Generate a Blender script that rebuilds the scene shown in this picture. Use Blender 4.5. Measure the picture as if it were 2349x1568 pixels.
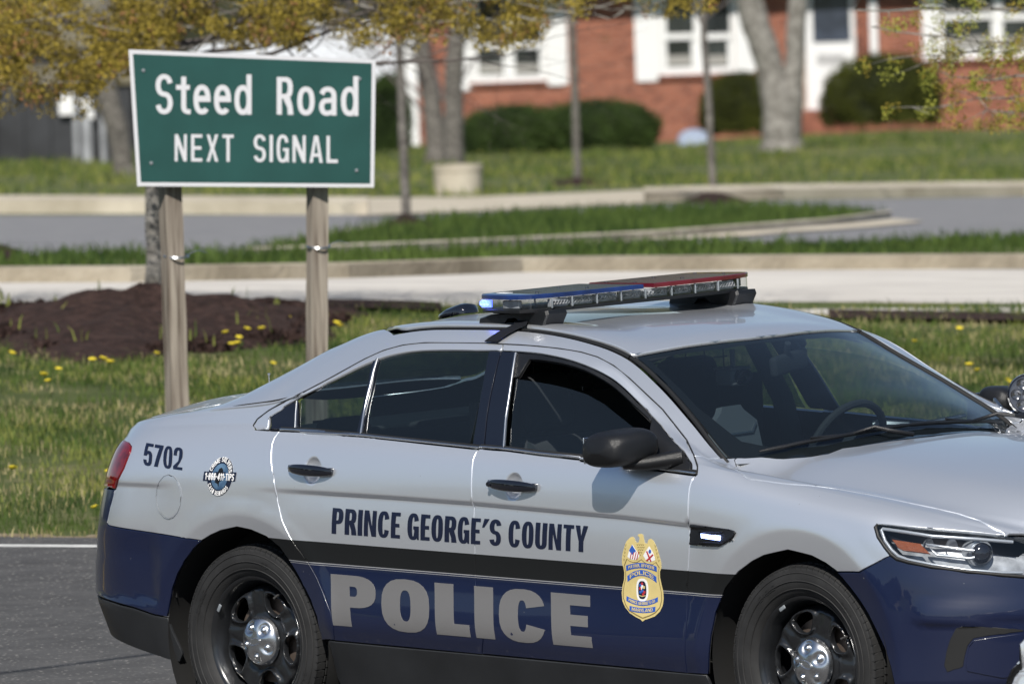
import bpy, bmesh, math, random
import numpy as np
from mathutils import Vector, Matrix, geometry
random.seed(7); rng = np.random.default_rng(11)
for o in list(bpy.data.objects): bpy.data.objects.remove(o)
SC = bpy.context.scene; COL = SC.collection
# ------------------------------------------------------------------ camera, light, exposure
def basis(az, el, ro):
    f = np.array([math.cos(el)*math.cos(az), math.cos(el)*math.sin(az), -math.sin(el)])
    r = np.cross(f, [0, 0, 1]); r /= np.linalg.norm(r); u = np.cross(r, f)
    return r*math.cos(ro)+u*math.sin(ro), -r*math.sin(ro)+u*math.cos(ro), f
FPX = 28734.665/2349.0                       # focal length in picture widths
EL = 0.0600438154; CAMH = 4.2295
def mat4(r, u, f, c): return Matrix(((r[0], u[0], -f[0], c[0]), (r[1], u[1], -f[1], c[1]), (r[2], u[2], -f[2], c[2]), (0, 0, 0, 1)))
wr, wu, wf = basis(math.pi/2, EL, -math.radians(2.0))
MW = mat4(wr, wu, wf, (0, 0, CAMH))
# pose of the same camera seen from the police car (x forward, y to its left, z up): gives where the car stands on the road
cr, cu, cf = basis(2.36773114, EL, -0.0475560)
MC = mat4(cr, cu, cf, (34.00265869, -32.72344703, 4.22952406))
CARM = MW @ MC.inverted()
cam_d = bpy.data.cameras.new('camera'); cam = bpy.data.objects.new('camera', cam_d); COL.objects.link(cam)
cam.matrix_world = MW; cam_d.sensor_width = 36; cam_d.lens = 36*FPX; cam_d.clip_start = 1; cam_d.clip_end = 3000
cam_d.dof.use_dof = True; cam_d.dof.focus_distance = 45.6; cam_d.dof.aperture_fstop = 10
SC.camera = cam
SUNCAR = Vector((.112, -.15, .20)).normalized()   # towards the sun, in the car's frame (mirror shadow on the door)
SUNW = (CARM.to_3x3() @ SUNCAR).normalized()
world = bpy.data.worlds.new('World'); SC.world = world; world.use_nodes = True
nt = world.node_tree; sky = nt.nodes.new('ShaderNodeTexSky'); sky.sky_type = 'NISHITA'; sky.sun_disc = False
sky.sun_elevation = math.asin(SUNW.z); sky.sun_rotation = math.atan2(SUNW.x, SUNW.y); sky.air_density = 1.0; sky.dust_density = 0.6
nt.links.new(sky.outputs[0], nt.nodes['Background'].inputs[0]); nt.nodes['Background'].inputs[1].default_value = 0.070
sun_d = bpy.data.lights.new('sun', 'SUN'); sun_d.energy = 5.0; sun_d.angle = math.radians(.53); sun_d.color = (1, .955, .88)
sun = bpy.data.objects.new('sun', sun_d); COL.objects.link(sun); sun.rotation_euler = SUNW.to_track_quat('Z', 'Y').to_euler()
SC.view_settings.view_transform = 'Standard'; SC.view_settings.look = 'None'; SC.view_settings.exposure = 0.20; SC.view_settings.gamma = 1
SC.view_settings.use_curve_mapping = False
SC.render.engine = 'CYCLES'; SC.cycles.max_bounces = 8; SC.cycles.transparent_max_bounces = 16

# ------------------------------------------------------------------ helpers
def tag(o, label=None, cat=None, group=None, kind=None):
    if label: o['label'] = label
    if cat: o['category'] = cat
    if group: o['group'] = group
    if kind: o['kind'] = kind
    return o
def empty(name, M=None):
    o = bpy.data.objects.new(name, None); COL.objects.link(o); o.empty_display_size = .1
    if M is not None: o.matrix_world = M
    return o
def mobj(name, v, f, m, parent=None, smooth=True, mi=None, nrm=None, sharp=None):
    me = bpy.data.meshes.new(name)
    v = np.asarray(v, float); me.from_pydata(v.tolist(), [], [tuple(map(int, q)) for q in f])
    for k in (m if isinstance(m, (list, tuple)) else [m]): me.materials.append(k)
    if smooth: me.polygons.foreach_set('use_smooth', [True]*len(me.polygons))
    if mi is not None: me.polygons.foreach_set('material_index', [int(k) for k in mi])
    me.update()
    if nrm is not None: me.normals_split_custom_set_from_vertices([tuple(n) for n in nrm])
    elif smooth and sharp: me.set_sharp_from_angle(angle=math.radians(sharp))
    o = bpy.data.objects.new(name, me); COL.objects.link(o)
    if parent: o.parent = parent
    return o
class MB:
    """collects primitives into one mesh"""
    def __init__(s): s.v = []; s.f = []; s.m = []
    def add(s, v, f, m=0):
        b = len(s.v); s.v += [tuple(map(float, p)) for p in v]; s.f += [tuple(b+i for i in q) for q in f]; s.m += [m]*len(f); return s
    def box(s, c, d, R=None, m=0, bev=0):
        bm = bmesh.new(); bmesh.ops.create_cube(bm, size=1)
        for q in bm.verts: q.co = Vector((q.co.x*d[0], q.co.y*d[1], q.co.z*d[2]))
        if bev: bmesh.ops.bevel(bm, geom=bm.edges[:], offset=bev, segments=3, affect='EDGES', profile=.5)
        R = R or Matrix.Identity(3); bm.verts.index_update()
        vv = [R @ q.co + Vector(c) for q in bm.verts]; ff = [[q.index for q in p.verts] for p in bm.faces]; bm.free()
        return s.add(vv, ff, m)
    def tube(s, pts, rad, n=8, m=0, cap=True):
        pts = [Vector(p) for p in pts]; rad = rad if isinstance(rad, (list, tuple)) else [rad]*len(pts)
        V = []; F = []; prev = None
        for i, p in enumerate(pts):
            t = (pts[min(i+1, len(pts)-1)]-pts[max(i-1, 0)]).normalized()
            if prev is None: a = t.orthogonal().normalized()
            else: a = (prev-t*prev.dot(t)).normalized()
            prev = a; b = t.cross(a)
            for k in range(n):
                th = 2*math.pi*k/n; V.append(p+(a*math.cos(th)+b*math.sin(th))*rad[i])
        for i in range(len(pts)-1):
            for k in range(n): F.append((i*n+k, i*n+(k+1) % n, (i+1)*n+(k+1) % n, (i+1)*n+k))
        if cap: F.append(tuple(range(n))[::-1]); F.append(tuple(range((len(pts)-1)*n, len(pts)*n)))
        return s.add(V, F, m)
    def lathe(s, prof, org=(0, 0, 0), axis='y', n=48, m=0, sy=1):
        """prof: (radius, along axis)"""
        V = []; F = []
        for r_, a in prof:
            for k in range(n):
                th = 2*math.pi*k/n; x, z = r_*math.cos(th), r_*math.sin(th)
                V.append({'y': (org[0]+x, org[1]+a*sy, org[2]+z), 'z': (org[0]+x, org[1]+z, org[2]+a), 'x': (org[0]+a, org[1]+x, org[2]+z)}[axis])
        for i in range(len(prof)-1):
            for k in range(n): F.append((i*n+k, i*n+(k+1) % n, (i+1)*n+(k+1) % n, (i+1)*n+k))
        return s.add(V, F, m)
    def build(s, name, m, parent=None, smooth=True, sharp=35):
        o = mobj(name, s.v, s.f, m, parent, smooth, s.m if isinstance(m, (list, tuple)) else None, sharp=sharp)
        return o
def child_of(o, p, M=None): o.parent = p; return o

# ------------------------------------------------------------------ materials
def nodes(m): return m.node_tree.nodes, m.node_tree.links
def mat(name, col, rough=.6, metal=0, coat=0, var=0, vscale=5, bump=0, bscale=40, spec=.5, emis=None, estr=0, alt=None, coatr=.04, detail=4, coord='Object'):
    m = bpy.data.materials.new(name); m.use_nodes = True; N, L = nodes(m); b = N['Principled BSDF']
    c4 = (*col, 1); b.inputs['Base Color'].default_value = c4; b.inputs['Roughness'].default_value = rough; b.inputs['Metallic'].default_value = metal
    b.inputs['Coat Weight'].default_value = coat; b.inputs['Coat Roughness'].default_value = coatr; b.inputs['Specular IOR Level'].default_value = spec
    if emis: b.inputs['Emission Color'].default_value = (*emis, 1); b.inputs['Emission Strength'].default_value = estr
    if var or bump: tc = N.new('ShaderNodeTexCoord')
    if var:
        n = N.new('ShaderNodeTexNoise'); n.inputs['Scale'].default_value = vscale; n.inputs['Detail'].default_value = detail; L.new(tc.outputs[coord], n.inputs['Vector'])
        r = N.new('ShaderNodeValToRGB'); a = alt or tuple(c*(1-var) for c in col); e = r.color_ramp.elements
        e[0].position = .35; e[1].position = .68; e[0].color = (*a, 1); e[1].color = (*[min(1, c*(1+var*.6)) for c in col], 1) if not alt else c4
        L.new(n.outputs['Fac'], r.inputs[0]); L.new(r.outputs[0], b.inputs['Base Color'])
    if bump:
        n2 = N.new('ShaderNodeTexNoise'); n2.inputs['Scale'].default_value = bscale; n2.inputs['Detail'].default_value = 5; L.new(tc.outputs[coord], n2.inputs['Vector'])
        bp = N.new('ShaderNodeBump'); bp.inputs['Strength'].default_value = bump; bp.inputs['Distance'].default_value = .02; L.new(n2.outputs['Fac'], bp.inputs['Height']); L.new(bp.outputs[0], b.inputs['Normal'])
    return m
def math_node(N, L, op, a, b=None, c=None):
    n = N.new('ShaderNodeMath'); n.operation = op
    for i, x in enumerate((a, b, c)):
        if x is None: continue
        if isinstance(x, (int, float)): n.inputs[i].default_value = x
        else: L.new(x, n.inputs[i])
    return n.outputs[0]
def mixc(N, L, fac, a, b):
    n = N.new('ShaderNodeMix'); n.data_type = 'RGBA'
    for i, x in ((0, fac), (6, a), (7, b)):
        if isinstance(x, (tuple, list)): n.inputs[i].default_value = (*x, 1)
        elif isinstance(x, (int, float)): n.inputs[i].default_value = x
        else: L.new(x, n.inputs[i])
    return n.outputs[2]
SILVER = (.84, .87, .92); NAVY = (.0018, .0065, .034); VINYL = (.010, .011, .012)
def livery(name, base=None):
    """car paint: silver above, black stripe with two thin grey lines, navy below; printed by height on the car"""
    m = bpy.data.materials.new(name); m.use_nodes = True; N, L = nodes(m); b = N['Principled BSDF']
    tc = N.new('ShaderNodeTexCoord'); sp = N.new('ShaderNodeSeparateXYZ'); L.new(tc.outputs['Object'], sp.inputs[0])
    if base is None:
        s = math_node(N, L, 'ADD', sp.outputs[2], math_node(N, L, 'MULTIPLY', sp.outputs[0], .0335))
        gx = math_node(N, L, 'MULTIPLY', math_node(N, L, 'GREATER_THAN', sp.outputs[0], .10), math_node(N, L, 'LESS_THAN', sp.outputs[0], 2.80))
        low = math_node(N, L, 'MULTIPLY', gx, math_node(N, L, 'LESS_THAN', s, .7605))
        navy = math_node(N, L, 'MULTIPLY', gx, math_node(N, L, 'LESS_THAN', s, .684))
        l1 = math_node(N, L, 'COMPARE', s, .6815, .0016); l2 = math_node(N, L, 'COMPARE', s, .6745, .0010)
        ln = math_node(N, L, 'MULTIPLY', gx, math_node(N, L, 'MAXIMUM', l1, l2))
        c = mixc(N, L, low, SILVER, VINYL); c = mixc(N, L, navy, c, NAVY); c = mixc(N, L, ln, c, (.28, .28, .28))
        silver = math_node(N, L, 'SUBTRACT', 1.0, low)
    else:
        c = None; silver = 1.0 if base is SILVER else 0.0
    # dust and small chips
    n = N.new('ShaderNodeTexNoise'); n.inputs['Scale'].default_value = 2.3; n.inputs['Detail'].default_value = 6; L.new(tc.outputs['Object'], n.inputs['Vector'])
    lowz = N.new('ShaderNodeMapRange'); L.new(sp.outputs[2], lowz.inputs[0]); lowz.inputs[1].default_value = .9; lowz.inputs[2].default_value = .25; lowz.inputs[3].default_value = .0; lowz.inputs[4].default_value = .03
    dust = math_node(N, L, 'MULTIPLY', lowz.outputs[0], n.outputs['Fac'])
    v = N.new('ShaderNodeTexVoronoi'); v.inputs['Scale'].default_value = 22; L.new(tc.outputs['Object'], v.inputs['Vector'])
    wn = N.new('ShaderNodeTexNoise'); wn.inputs['Scale'].default_value = 9; L.new(tc.outputs['Object'], wn.inputs['Vector'])
    chip = math_node(N, L, 'MULTIPLY', math_node(N, L, 'LESS_THAN', v.outputs['Distance'], .045), math_node(N, L, 'GREATER_THAN', wn.outputs['Fac'], .60))
    chip = math_node(N, L, 'MULTIPLY', chip, .5)
    c = mixc(N, L, dust, c if c is not None else base, (.35, .32, .28)); c = mixc(N, L, chip, c, (.45, .45, .42))
    L.new(c, b.inputs['Base Color'])
    sil = silver if not isinstance(silver, float) else None
    if sil is not None: L.new(math_node(N, L, 'MULTIPLY', sil, .78), b.inputs['Metallic'])
    else: b.inputs['Metallic'].default_value = .78*silver
    b.inputs['Roughness'].default_value = .34; b.inputs['Coat Weight'].default_value = .8; b.inputs['Coat Roughness'].default_value = .035
    if base is None:
        vin = math_node(N, L, 'SUBTRACT', low, navy); L.new(math_node(N, L, 'SUBTRACT', .8, math_node(N, L, 'MULTIPLY', vin, .75)), b.inputs['Coat Weight']); L.new(math_node(N, L, 'SUBTRACT', .5, math_node(N, L, 'MULTIPLY', vin, .3)), b.inputs['Specular IOR Level'])
    fn = N.new('ShaderNodeTexNoise'); fn.inputs['Scale'].default_value = 900; L.new(tc.outputs['Object'], fn.inputs['Vector'])
    bp = N.new('ShaderNodeBump'); bp.inputs['Strength'].default_value = .12; bp.inputs['Distance'].default_value = .0006; L.new(fn.outputs['Fac'], bp.inputs['Height']); L.new(bp.outputs[0], b.inputs['Normal'])
    return m
def glassmat(name, tint, gl=1.0, rough=0.0, dust_sky=.011):  # faint blue diffuse film: dust and painted-in sky reflection
    m = bpy.data.materials.new(name); m.use_nodes = True; N, L = nodes(m); N.remove(N['Principled BSDF']); out = N['Material Output']
    t = N.new('ShaderNodeBsdfTransparent'); t.inputs[0].default_value = (*tint, 1); g = N.new('ShaderNodeBsdfGlossy'); g.inputs['Roughness'].default_value = rough; g.inputs[0].default_value = (gl, gl, gl, 1)
    f = N.new('ShaderNodeFresnel'); ge = N.new('ShaderNodeNewGeometry'); L.new(math_node(N, L, 'SUBTRACT', 1.55, math_node(N, L, 'MULTIPLY', ge.outputs['Backfacing'], 1.55-1/1.55)), f.inputs[0]); x = N.new('ShaderNodeMixShader')
    L.new(f.outputs[0], x.inputs[0]); L.new(t.outputs[0], x.inputs[1]); L.new(g.outputs[0], x.inputs[2]); dd = N.new('ShaderNodeBsdfDiffuse'); dd.inputs[0].default_value = (.38, .52, .66, 1); x2 = N.new('ShaderNodeMixShader'); x2.inputs[0].default_value = dust_sky; L.new(x.outputs[0], x2.inputs[1]); L.new(dd.outputs[0], x2.inputs[2]); L.new(x2.outputs[0], out.inputs[0]); return m
M = {}
M['paint'] = livery('police_paint'); M['silver'] = livery('silver_paint', SILVER); M['navy'] = livery('navy_paint', NAVY)
M['dark'] = mat('cabin_dark', (.012, .012, .013), .8); M['liner'] = mat('wheel_liner', (.006, .006, .006), .9)
M['plastic'] = mat('textured_black_plastic', (.009, .0095, .011), .38, bump=.2, bscale=500, spec=.45, var=.3, vscale=6)
M['trimplastic'] = mat('sill_plastic', (.020, .0215, .024), .55, var=.35, vscale=3, bump=.1, bscale=300)
M['gloss_black'] = mat('gloss_black_applique', (.006, .007, .012), .08, coat=1)
M['rubber'] = mat('tyre_rubber', (.016, .016, .0165), .75, var=.35, vscale=14, bump=.08, bscale=200)
M['seal'] = mat('rubber_seal', (.008, .008, .008), .55)
M['chrome'] = mat('chrome', (.72, .73, .75), .27, metal=1); M['brushed'] = mat('bright_trim', (.55, .56, .58), .28, metal=1)
M['steel_black'] = mat('black_steel_wheel', (.013, .014, .016), .28, coat=.5, var=.3, vscale=9, coatr=.15)
M['glass'] = glassmat('tinted_side_glass', (.20, .26, .27)); M['glass_f'] = glassmat('front_glass', (.62, .70, .70)); M['ws'] = glassmat('windshield_glass', (.40, .46, .48))
M['lens'] = glassmat('clear_lens', (.90, .92, .93), dust_sky=.006); M['decal_navy'] = mat('navy_vinyl', (.006, .010, .030), .35, coat=.3)
M['decal_grey'] = mat('grey_reflective_vinyl', (.20, .195, .195), .42, metal=.35, bump=.12, bscale=700); M['decal_black'] = mat('black_vinyl', (.008, .009, .012), .7, spec=.2)
M['gold'] = mat('gold_vinyl', (.62, .50, .21), .4, coat=.4, var=.06, vscale=30); M['gold_d'] = mat('dark_gold_vinyl', (.20, .15, .05), .5)
M['white_v'] = mat('white_vinyl', (.78, .78, .78), .4); M['blue_v'] = mat('blue_vinyl', (.03, .10, .42), .4); M['red_v'] = mat('red_vinyl', (.42, .03, .04), .4)
M['steelblue_v'] = mat('steel_blue_vinyl', (.03, .07, .14), .4, var=.6, vscale=25, alt=(.10, .18, .28))
M['led_blue'] = mat('blue_led', (.2, .3, 1), .3, emis=(.10, .16, 1.0), estr=3.5); M['led_white'] = mat('blue_white_led', (.7, .8, 1), .3, emis=(.30, .42, 1.0), estr=6)
M['red_lens'] = mat('red_lens', (.16, .003, .005), .1, coat=1, var=.5, vscale=30); M['amber'] = mat('amber_reflector', (.30, .075, .015), .3, coat=1, bump=.6, bscale=260)
M['blue_lid'] = mat('blue_bar_lid', (.008, .026, .12), .3, coat=1, coatr=.06, var=.5, vscale=9); M['red_lid'] = mat('red_bar_lid', (.12, .009, .02), .3, coat=1, coatr=.06, var=.4, vscale=9)
M['bar_inner'] = mat('led_module', (.34, .35, .37), .4, var=.35, vscale=30); M['reflector'] = mat('lamp_reflector', (.48, .50, .54), .25, metal=.45, coat=.5); M['fabric'] = mat('seat_fabric', (.022, .024, .028), .9, bump=.2, bscale=300)
M['greyplastic'] = mat('grey_plastic', (.20, .22, .24), .45); M['dash'] = mat('dashboard', (.045, .050, .055), .8); M['headlamp_in'] = mat('headlamp_inner', (.42, .43, .46), .35, metal=.2, var=.5, vscale=16)
M['lampface'] = mat('lamp_face', (.16, .16, .17), .15, metal=.8, coat=1)
M['brake'] = mat('brake_steel', (.25, .2, .17), .5, metal=.8)
# ------------------------------------------------------------------ car body surface
# ---- car body surface: lengthwise lines K0..K14 from the sill to the roof centre, each (x: half width, height)
KT=np.array([0,.15,.36,.48,.70,.92,1.05,1.13,1.19,1.22,1.38,1.58,1.68,1.95,2.30])
KL=[
 [(-1.24,.70,.30),(-.4,.70,.22),(.4,.70,.17),(2.5,.70,.15),(3.4,.70,.15),(3.89,.70,.18)],
 [(-1.24,.88,.36),(-.8,.90,.32),(-.41,.92,.265),(.4,.90,.20),(2.4,.90,.16),(3.3,.90,.17),(3.89,.88,.20)],
 [(-1.24,.945,.545),(-.8,.952,.50),(-.45,.958,.438),(.4,.957,.383),(1.257,.957,.350),(2.42,.957,.309),(3.3,.955,.29),(3.89,.93,.29)],
 [(-1.24,.95,.60),(-.8,.958,.58),(-.45,.962,.52),(.4,.975,.455),(1.3,.977,.425),(2.42,.973,.390),(3.3,.955,.40),(3.89,.93,.40)],
 [(-1.24,.955,.70),(-.8,.965,.69),(-.45,.966,.68),(.4,.960,.66),(1.3,.957,.63),(2.42,.960,.60),(3.3,.955,.57),(3.89,.93,.52)],
 [(-1.24,.945,.86),(-.8,.955,.87),(-.45,.962,.88),(.4,.965,.87),(1.3,.966,.85),(2.42,.964,.80),(3.0,.955,.76),(3.3,.945,.72),(3.6,.93,.67),(3.89,.91,.62)],
 [(-1.24,.915,.98),(-.8,.93,1.0),(-.45,.945,1.01),(.4,.950,1.01),(1.3,.955,.99),(2.42,.955,.93),(2.9,.940,.88),(3.3,.925,.82),(3.6,.905,.76),(3.89,.88,.68)],
 [(-1.24,.87,1.05),(-.8,.89,1.075),(-.45,.91,1.09),(.4,.918,1.10),(1.3,.932,1.065),(2.42,.935,1.00),(2.9,.915,.935),(3.3,.897,.87),(3.6,.87,.80),(3.89,.84,.70)],
 [(-1.24,.82,1.09),(-.8,.84,1.12),(-.45,.87,1.14),(-.0,.882,1.152),(.4,.885,1.140),(1.3,.900,1.104),(2.42,.905,1.04),(2.65,.89,1.005),(2.9,.875,.965),(3.3,.855,.90),(3.6,.82,.825),(3.89,.78,.72)],
 [(-1.24,.80,1.10),(-.8,.82,1.135),(-.45,.85,1.155),(-.0,.868,1.166),(.4,.873,1.152),(1.3,.888,1.116),(2.42,.893,1.05),(2.65,.87,1.012),(2.9,.855,.975),(3.3,.83,.91),(3.6,.795,.835),(3.89,.74,.725)],
 [(-1.24,.77,1.115),(-.8,.795,1.152),(-.45,.825,1.185),(-.15,.838,1.215),(.05,.838,1.232),(.3,.818,1.268),(.53,.80,1.30),(.8,.792,1.31),(1.3,.800,1.29),(1.6,.812,1.27),(1.9,.835,1.215),(2.2,.860,1.125),(2.42,.858,1.055),(2.65,.84,1.018),(2.9,.825,.982),(3.3,.80,.918),(3.6,.765,.845),(3.89,.70,.73)],
 [(-1.24,.72,1.13),(-.8,.765,1.165),(-.45,.785,1.20),(-.2,.80,1.235),(.0,.80,1.265),(.115,.79,1.285),(.186,.785,1.305),(.318,.749,1.357),(.532,.703,1.431),(.769,.683,1.465),(1.103,.681,1.469),(1.42,.691,1.451),(1.6,.705,1.423),(1.78,.725,1.376),(1.985,.760,1.262),(2.17,.790,1.155),(2.31,.812,1.085),(2.45,.82,1.04),(2.65,.79,1.008),(2.9,.775,.978),(3.3,.755,.923),(3.6,.715,.855),(3.89,.65,.735)],
 [(-1.24,.66,1.14),(-.8,.71,1.172),(-.6,.715,1.19),(-.45,.712,1.208),(-.35,.708,1.222),(-.29,.70,1.240),(-.22,.69,1.264),(-.14,.678,1.296),(-.047,.662,1.332),(.04,.648,1.366),(.116,.640,1.394),(.173,.633,1.411),(.27,.62,1.442),(.363,.608,1.468),(.45,.60,1.487),(.55,.594,1.503),(.67,.590,1.514),(.85,.592,1.518),(1.07,.595,1.518),(1.306,.598,1.507),(1.53,.602,1.477),(1.68,.604,1.443),(1.743,.606,1.422),(1.932,.635,1.328),(2.15,.700,1.204),(2.347,.758,1.075),(2.40,.762,1.035),(2.50,.758,1.005),(2.65,.752,.992),(3.05,.742,.957),(3.36,.715,.918),(3.6,.68,.868),(3.75,.63,.82),(3.89,.58,.75)],
 [(-1.24,.33,1.165),(-.8,.40,1.214),(-.55,.40,1.230),(-.42,.40,1.240),(-.3,.39,1.246),(-.1,.38,1.318),(.05,.365,1.385),(.15,.36,1.428),(.27,.355,1.482),(.42,.35,1.504),(.6,.35,1.517),(.85,.35,1.522),(1.1,.35,1.521),(1.3,.35,1.515),(1.5,.35,1.504),(1.65,.36,1.482),(1.76,.37,1.460),(1.85,.38,1.425),(2.2,.41,1.262),(2.42,.44,1.145),(2.50,.46,1.088),(2.56,.47,1.065),(2.8,.49,1.055),(3.05,.50,1.030),(3.36,.49,.985),(3.6,.46,.930),(3.76,.42,.875),(3.89,.34,.78)],
 [(-1.24,0,1.175),(-.8,0,1.225),(-.55,0,1.238),(-.42,0,1.242),(-.3,0,1.250),(-.1,0,1.330),(.05,0,1.405),(.15,0,1.452),(.25,0,1.504),(.4,0,1.521),(.6,0,1.528),(.85,0,1.529),(1.1,0,1.527),(1.3,0,1.522),(1.5,0,1.511),(1.65,0,1.497),(1.79,0,1.476),(1.87,0,1.445),(2.2,0,1.305),(2.45,0,1.188),(2.54,0,1.12),(2.60,0,1.098),(2.8,0,1.085),(3.05,0,1.062),(3.36,0,1.015),(3.6,0,.965),(3.76,0,.91),(3.89,0,.80)],
]
KXR=[-1.15,-1.18,-1.235,-1.22,-1.18,-1.11,-1.06,-1.035,-1.02,-1.04,-1.035,-1.03,-1.03,-1.04,-1.05]
KXF=[3.80,3.84,3.88,3.89,3.89,3.88,3.87,3.86,3.85,3.84,3.84,3.83,3.83,3.83,3.83]
SHARP={1:1,2:1,9:1}
def pchip(X,Y,x):
    X=np.asarray(X,float);Y=np.asarray(Y,float);h=np.diff(X);d=np.diff(Y)/h
    m=np.zeros(len(X));m[0]=d[0];m[-1]=d[-1]
    for i in range(1,len(X)-1):
        # limited Catmull-Rom slope
        c=(d[i-1]*h[i]+d[i]*h[i-1])/(h[i-1]+h[i])
        if d[i-1]*d[i]<=0: c*=.35
        else:
            lim=3*min(abs(d[i-1]),abs(d[i])); c=np.clip(c,-lim,lim)
        m[i]=c
    i=np.clip(np.searchsorted(X,x)-1,0,len(X)-2);t=np.clip((x-X[i])/h[i],0,1)
    return (2*t**3-3*t**2+1)*Y[i]+(t**3-2*t*t+t)*h[i]*m[i]+(-2*t**3+3*t*t)*Y[i+1]+(t**3-t*t)*h[i]*m[i+1]
def sst(a,b,x):
    t=np.clip((x-a)/(b-a),0,1);return t*t*(3-2*t)
CREX=[-1.3,.2,.82,1.251,2.042,2.363,4];CREZ=[.95,.937,.922,.908,.872,.850,.78]
CUPS=[(.398,1.009),(1.466,.972)]
def endf(u):
    tr=np.clip((-.62-u)/.62,0,1);tf=np.clip((u-3.20)/.69,0,1)
    return np.clip(1-tr**2.3,0,1)**(1/2.3)*np.clip(1-tf**2.3,0,1)**(1/2.3)
def surf(u,t):
    """u ~ x along the car (-1.24..3.89), t across (0 near sill .. 2.3 centre .. 4.6 far sill); near side is y<0"""
    u=np.asarray(u,float);t=np.asarray(t,float);shp=np.broadcast(u,t).shape
    u=np.broadcast_to(u,shp).ravel();t=np.broadcast_to(t,shp).ravel()
    far=t>2.3;tt=np.where(far,4.6-t,t)
    n=len(KL);Xs=[];Ws=[];Zs=[];E=endf(u)
    for k in range(n):
        a=np.array(KL[k]);w=pchip(a[:,0],a[:,1],u);z=pchip(a[:,0],a[:,2],u)
        x=u.copy();r=u<-.55;x=np.where(r,-.55+(u+.55)*(KXR[k]+.55)/(-.69),x)
        fr=u>3.1;x=np.where(fr,3.1+(u-3.1)*(KXF[k]-3.1)/.79,x)
        Xs.append(x);Ws.append(w*E);Zs.append(z)
    Q=np.stack([np.array(Xs),np.array(Ws),np.array(Zs)],-1)  # n,N,3
    i=np.clip(np.searchsorted(KT,tt)-1,0,n-2);N=np.arange(len(u))
    h=np.diff(KT)
    D=(Q[1:]-Q[:-1])/h[:,None,None]
    M=np.zeros_like(Q)
    for k in range(1,n-1): M[k]=(D[k-1]*h[k]+D[k]*h[k-1])/(h[k-1]+h[k])
    ML=M.copy();MR=M.copy()   # ML: tangent when arriving, MR: leaving
    ML[0]=MR[0]=D[0]
    M14=D[-1].copy();M14[:,2]=0;ML[-1]=M14
    for k in SHARP: ML[k]=D[k-1];MR[k]=D[k]
    # windscreen edge (12) sharp only ahead of x=1.7 and over the hood gap
    s=(sst(1.65,1.8,u)*(1-sst(2.42,2.5,u)))[:,None]
    for k in (11,12):
        ML[k]=M[k]*(1-s)+D[k-1]*s;MR[k]=M[k]*(1-s)+D[k]*s
    hh=h[i][:,None];T=((tt-KT[i])/h[i])[:,None]
    P=(2*T**3-3*T**2+1)*Q[i,N]+(T**3-2*T*T+T)*hh*MR[i,N]+(-2*T**3+3*T*T)*Q[i+1,N]+(T**3-T*T)*hh*ML[i+1,N]
    x,w,z=P[:,0],P[:,1].copy(),P[:,2]
    side=1-sst(1.0,1.12,z)
    for cx in (0.,2.868):
        r=np.hypot(x-cx,z-.355);w+=(.004-.26*(np.sqrt((.484-r)**2+.005**2)+(.484-r))/2*(1-sst(.0,.2,.40-r)))*(1-sst(.49,.56,r))*side*sst(.3,.38,r)*np.clip(E,0,1)
    zc=np.interp(x,CREX,CREZ);g=sst(.05,.5,x)*(1-sst(2.36,2.50,x))+ sst(-.85,-.72,x)*(1-sst(-.5,-.3,x))*.6
    dz=zc-z;w-=g*.016*sst(-.006,.016,dz)*np.exp(-np.clip(dz,0,9)/.12)*(tt<1.2)
    bq=(1-sst(-.50,-.43,x))*sst(.475,.525,z)*(1-sst(.66,.80,z))*(tt<1.2);w-=.013*bq;w+=.012*sst(.50,.525,z)*(1-sst(.54,.62,z))*sst(3.40,3.48,x)
    for cx,cz in CUPS:
        r2=((x-cx)**2+(z-cz)**2)/.048**2;w-=.022*np.clip(1-r2,0,1)**.6*(tt<1.2)
    y=np.where(far,w,-w)
    return np.stack([x,y,z],-1).reshape(shp+(3,))
def surf_n(u,t):
    e=2e-3
    a=surf(u+e,t)-surf(u-e,t);b=surf(u,np.asarray(t)+e)-surf(u,np.asarray(t)-e)
    n=np.cross(a,b);n/=np.linalg.norm(n,axis=-1,keepdims=True)+1e-12
    return n   # a=+x, b=up on near side -> a x b = -y : outward

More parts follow.
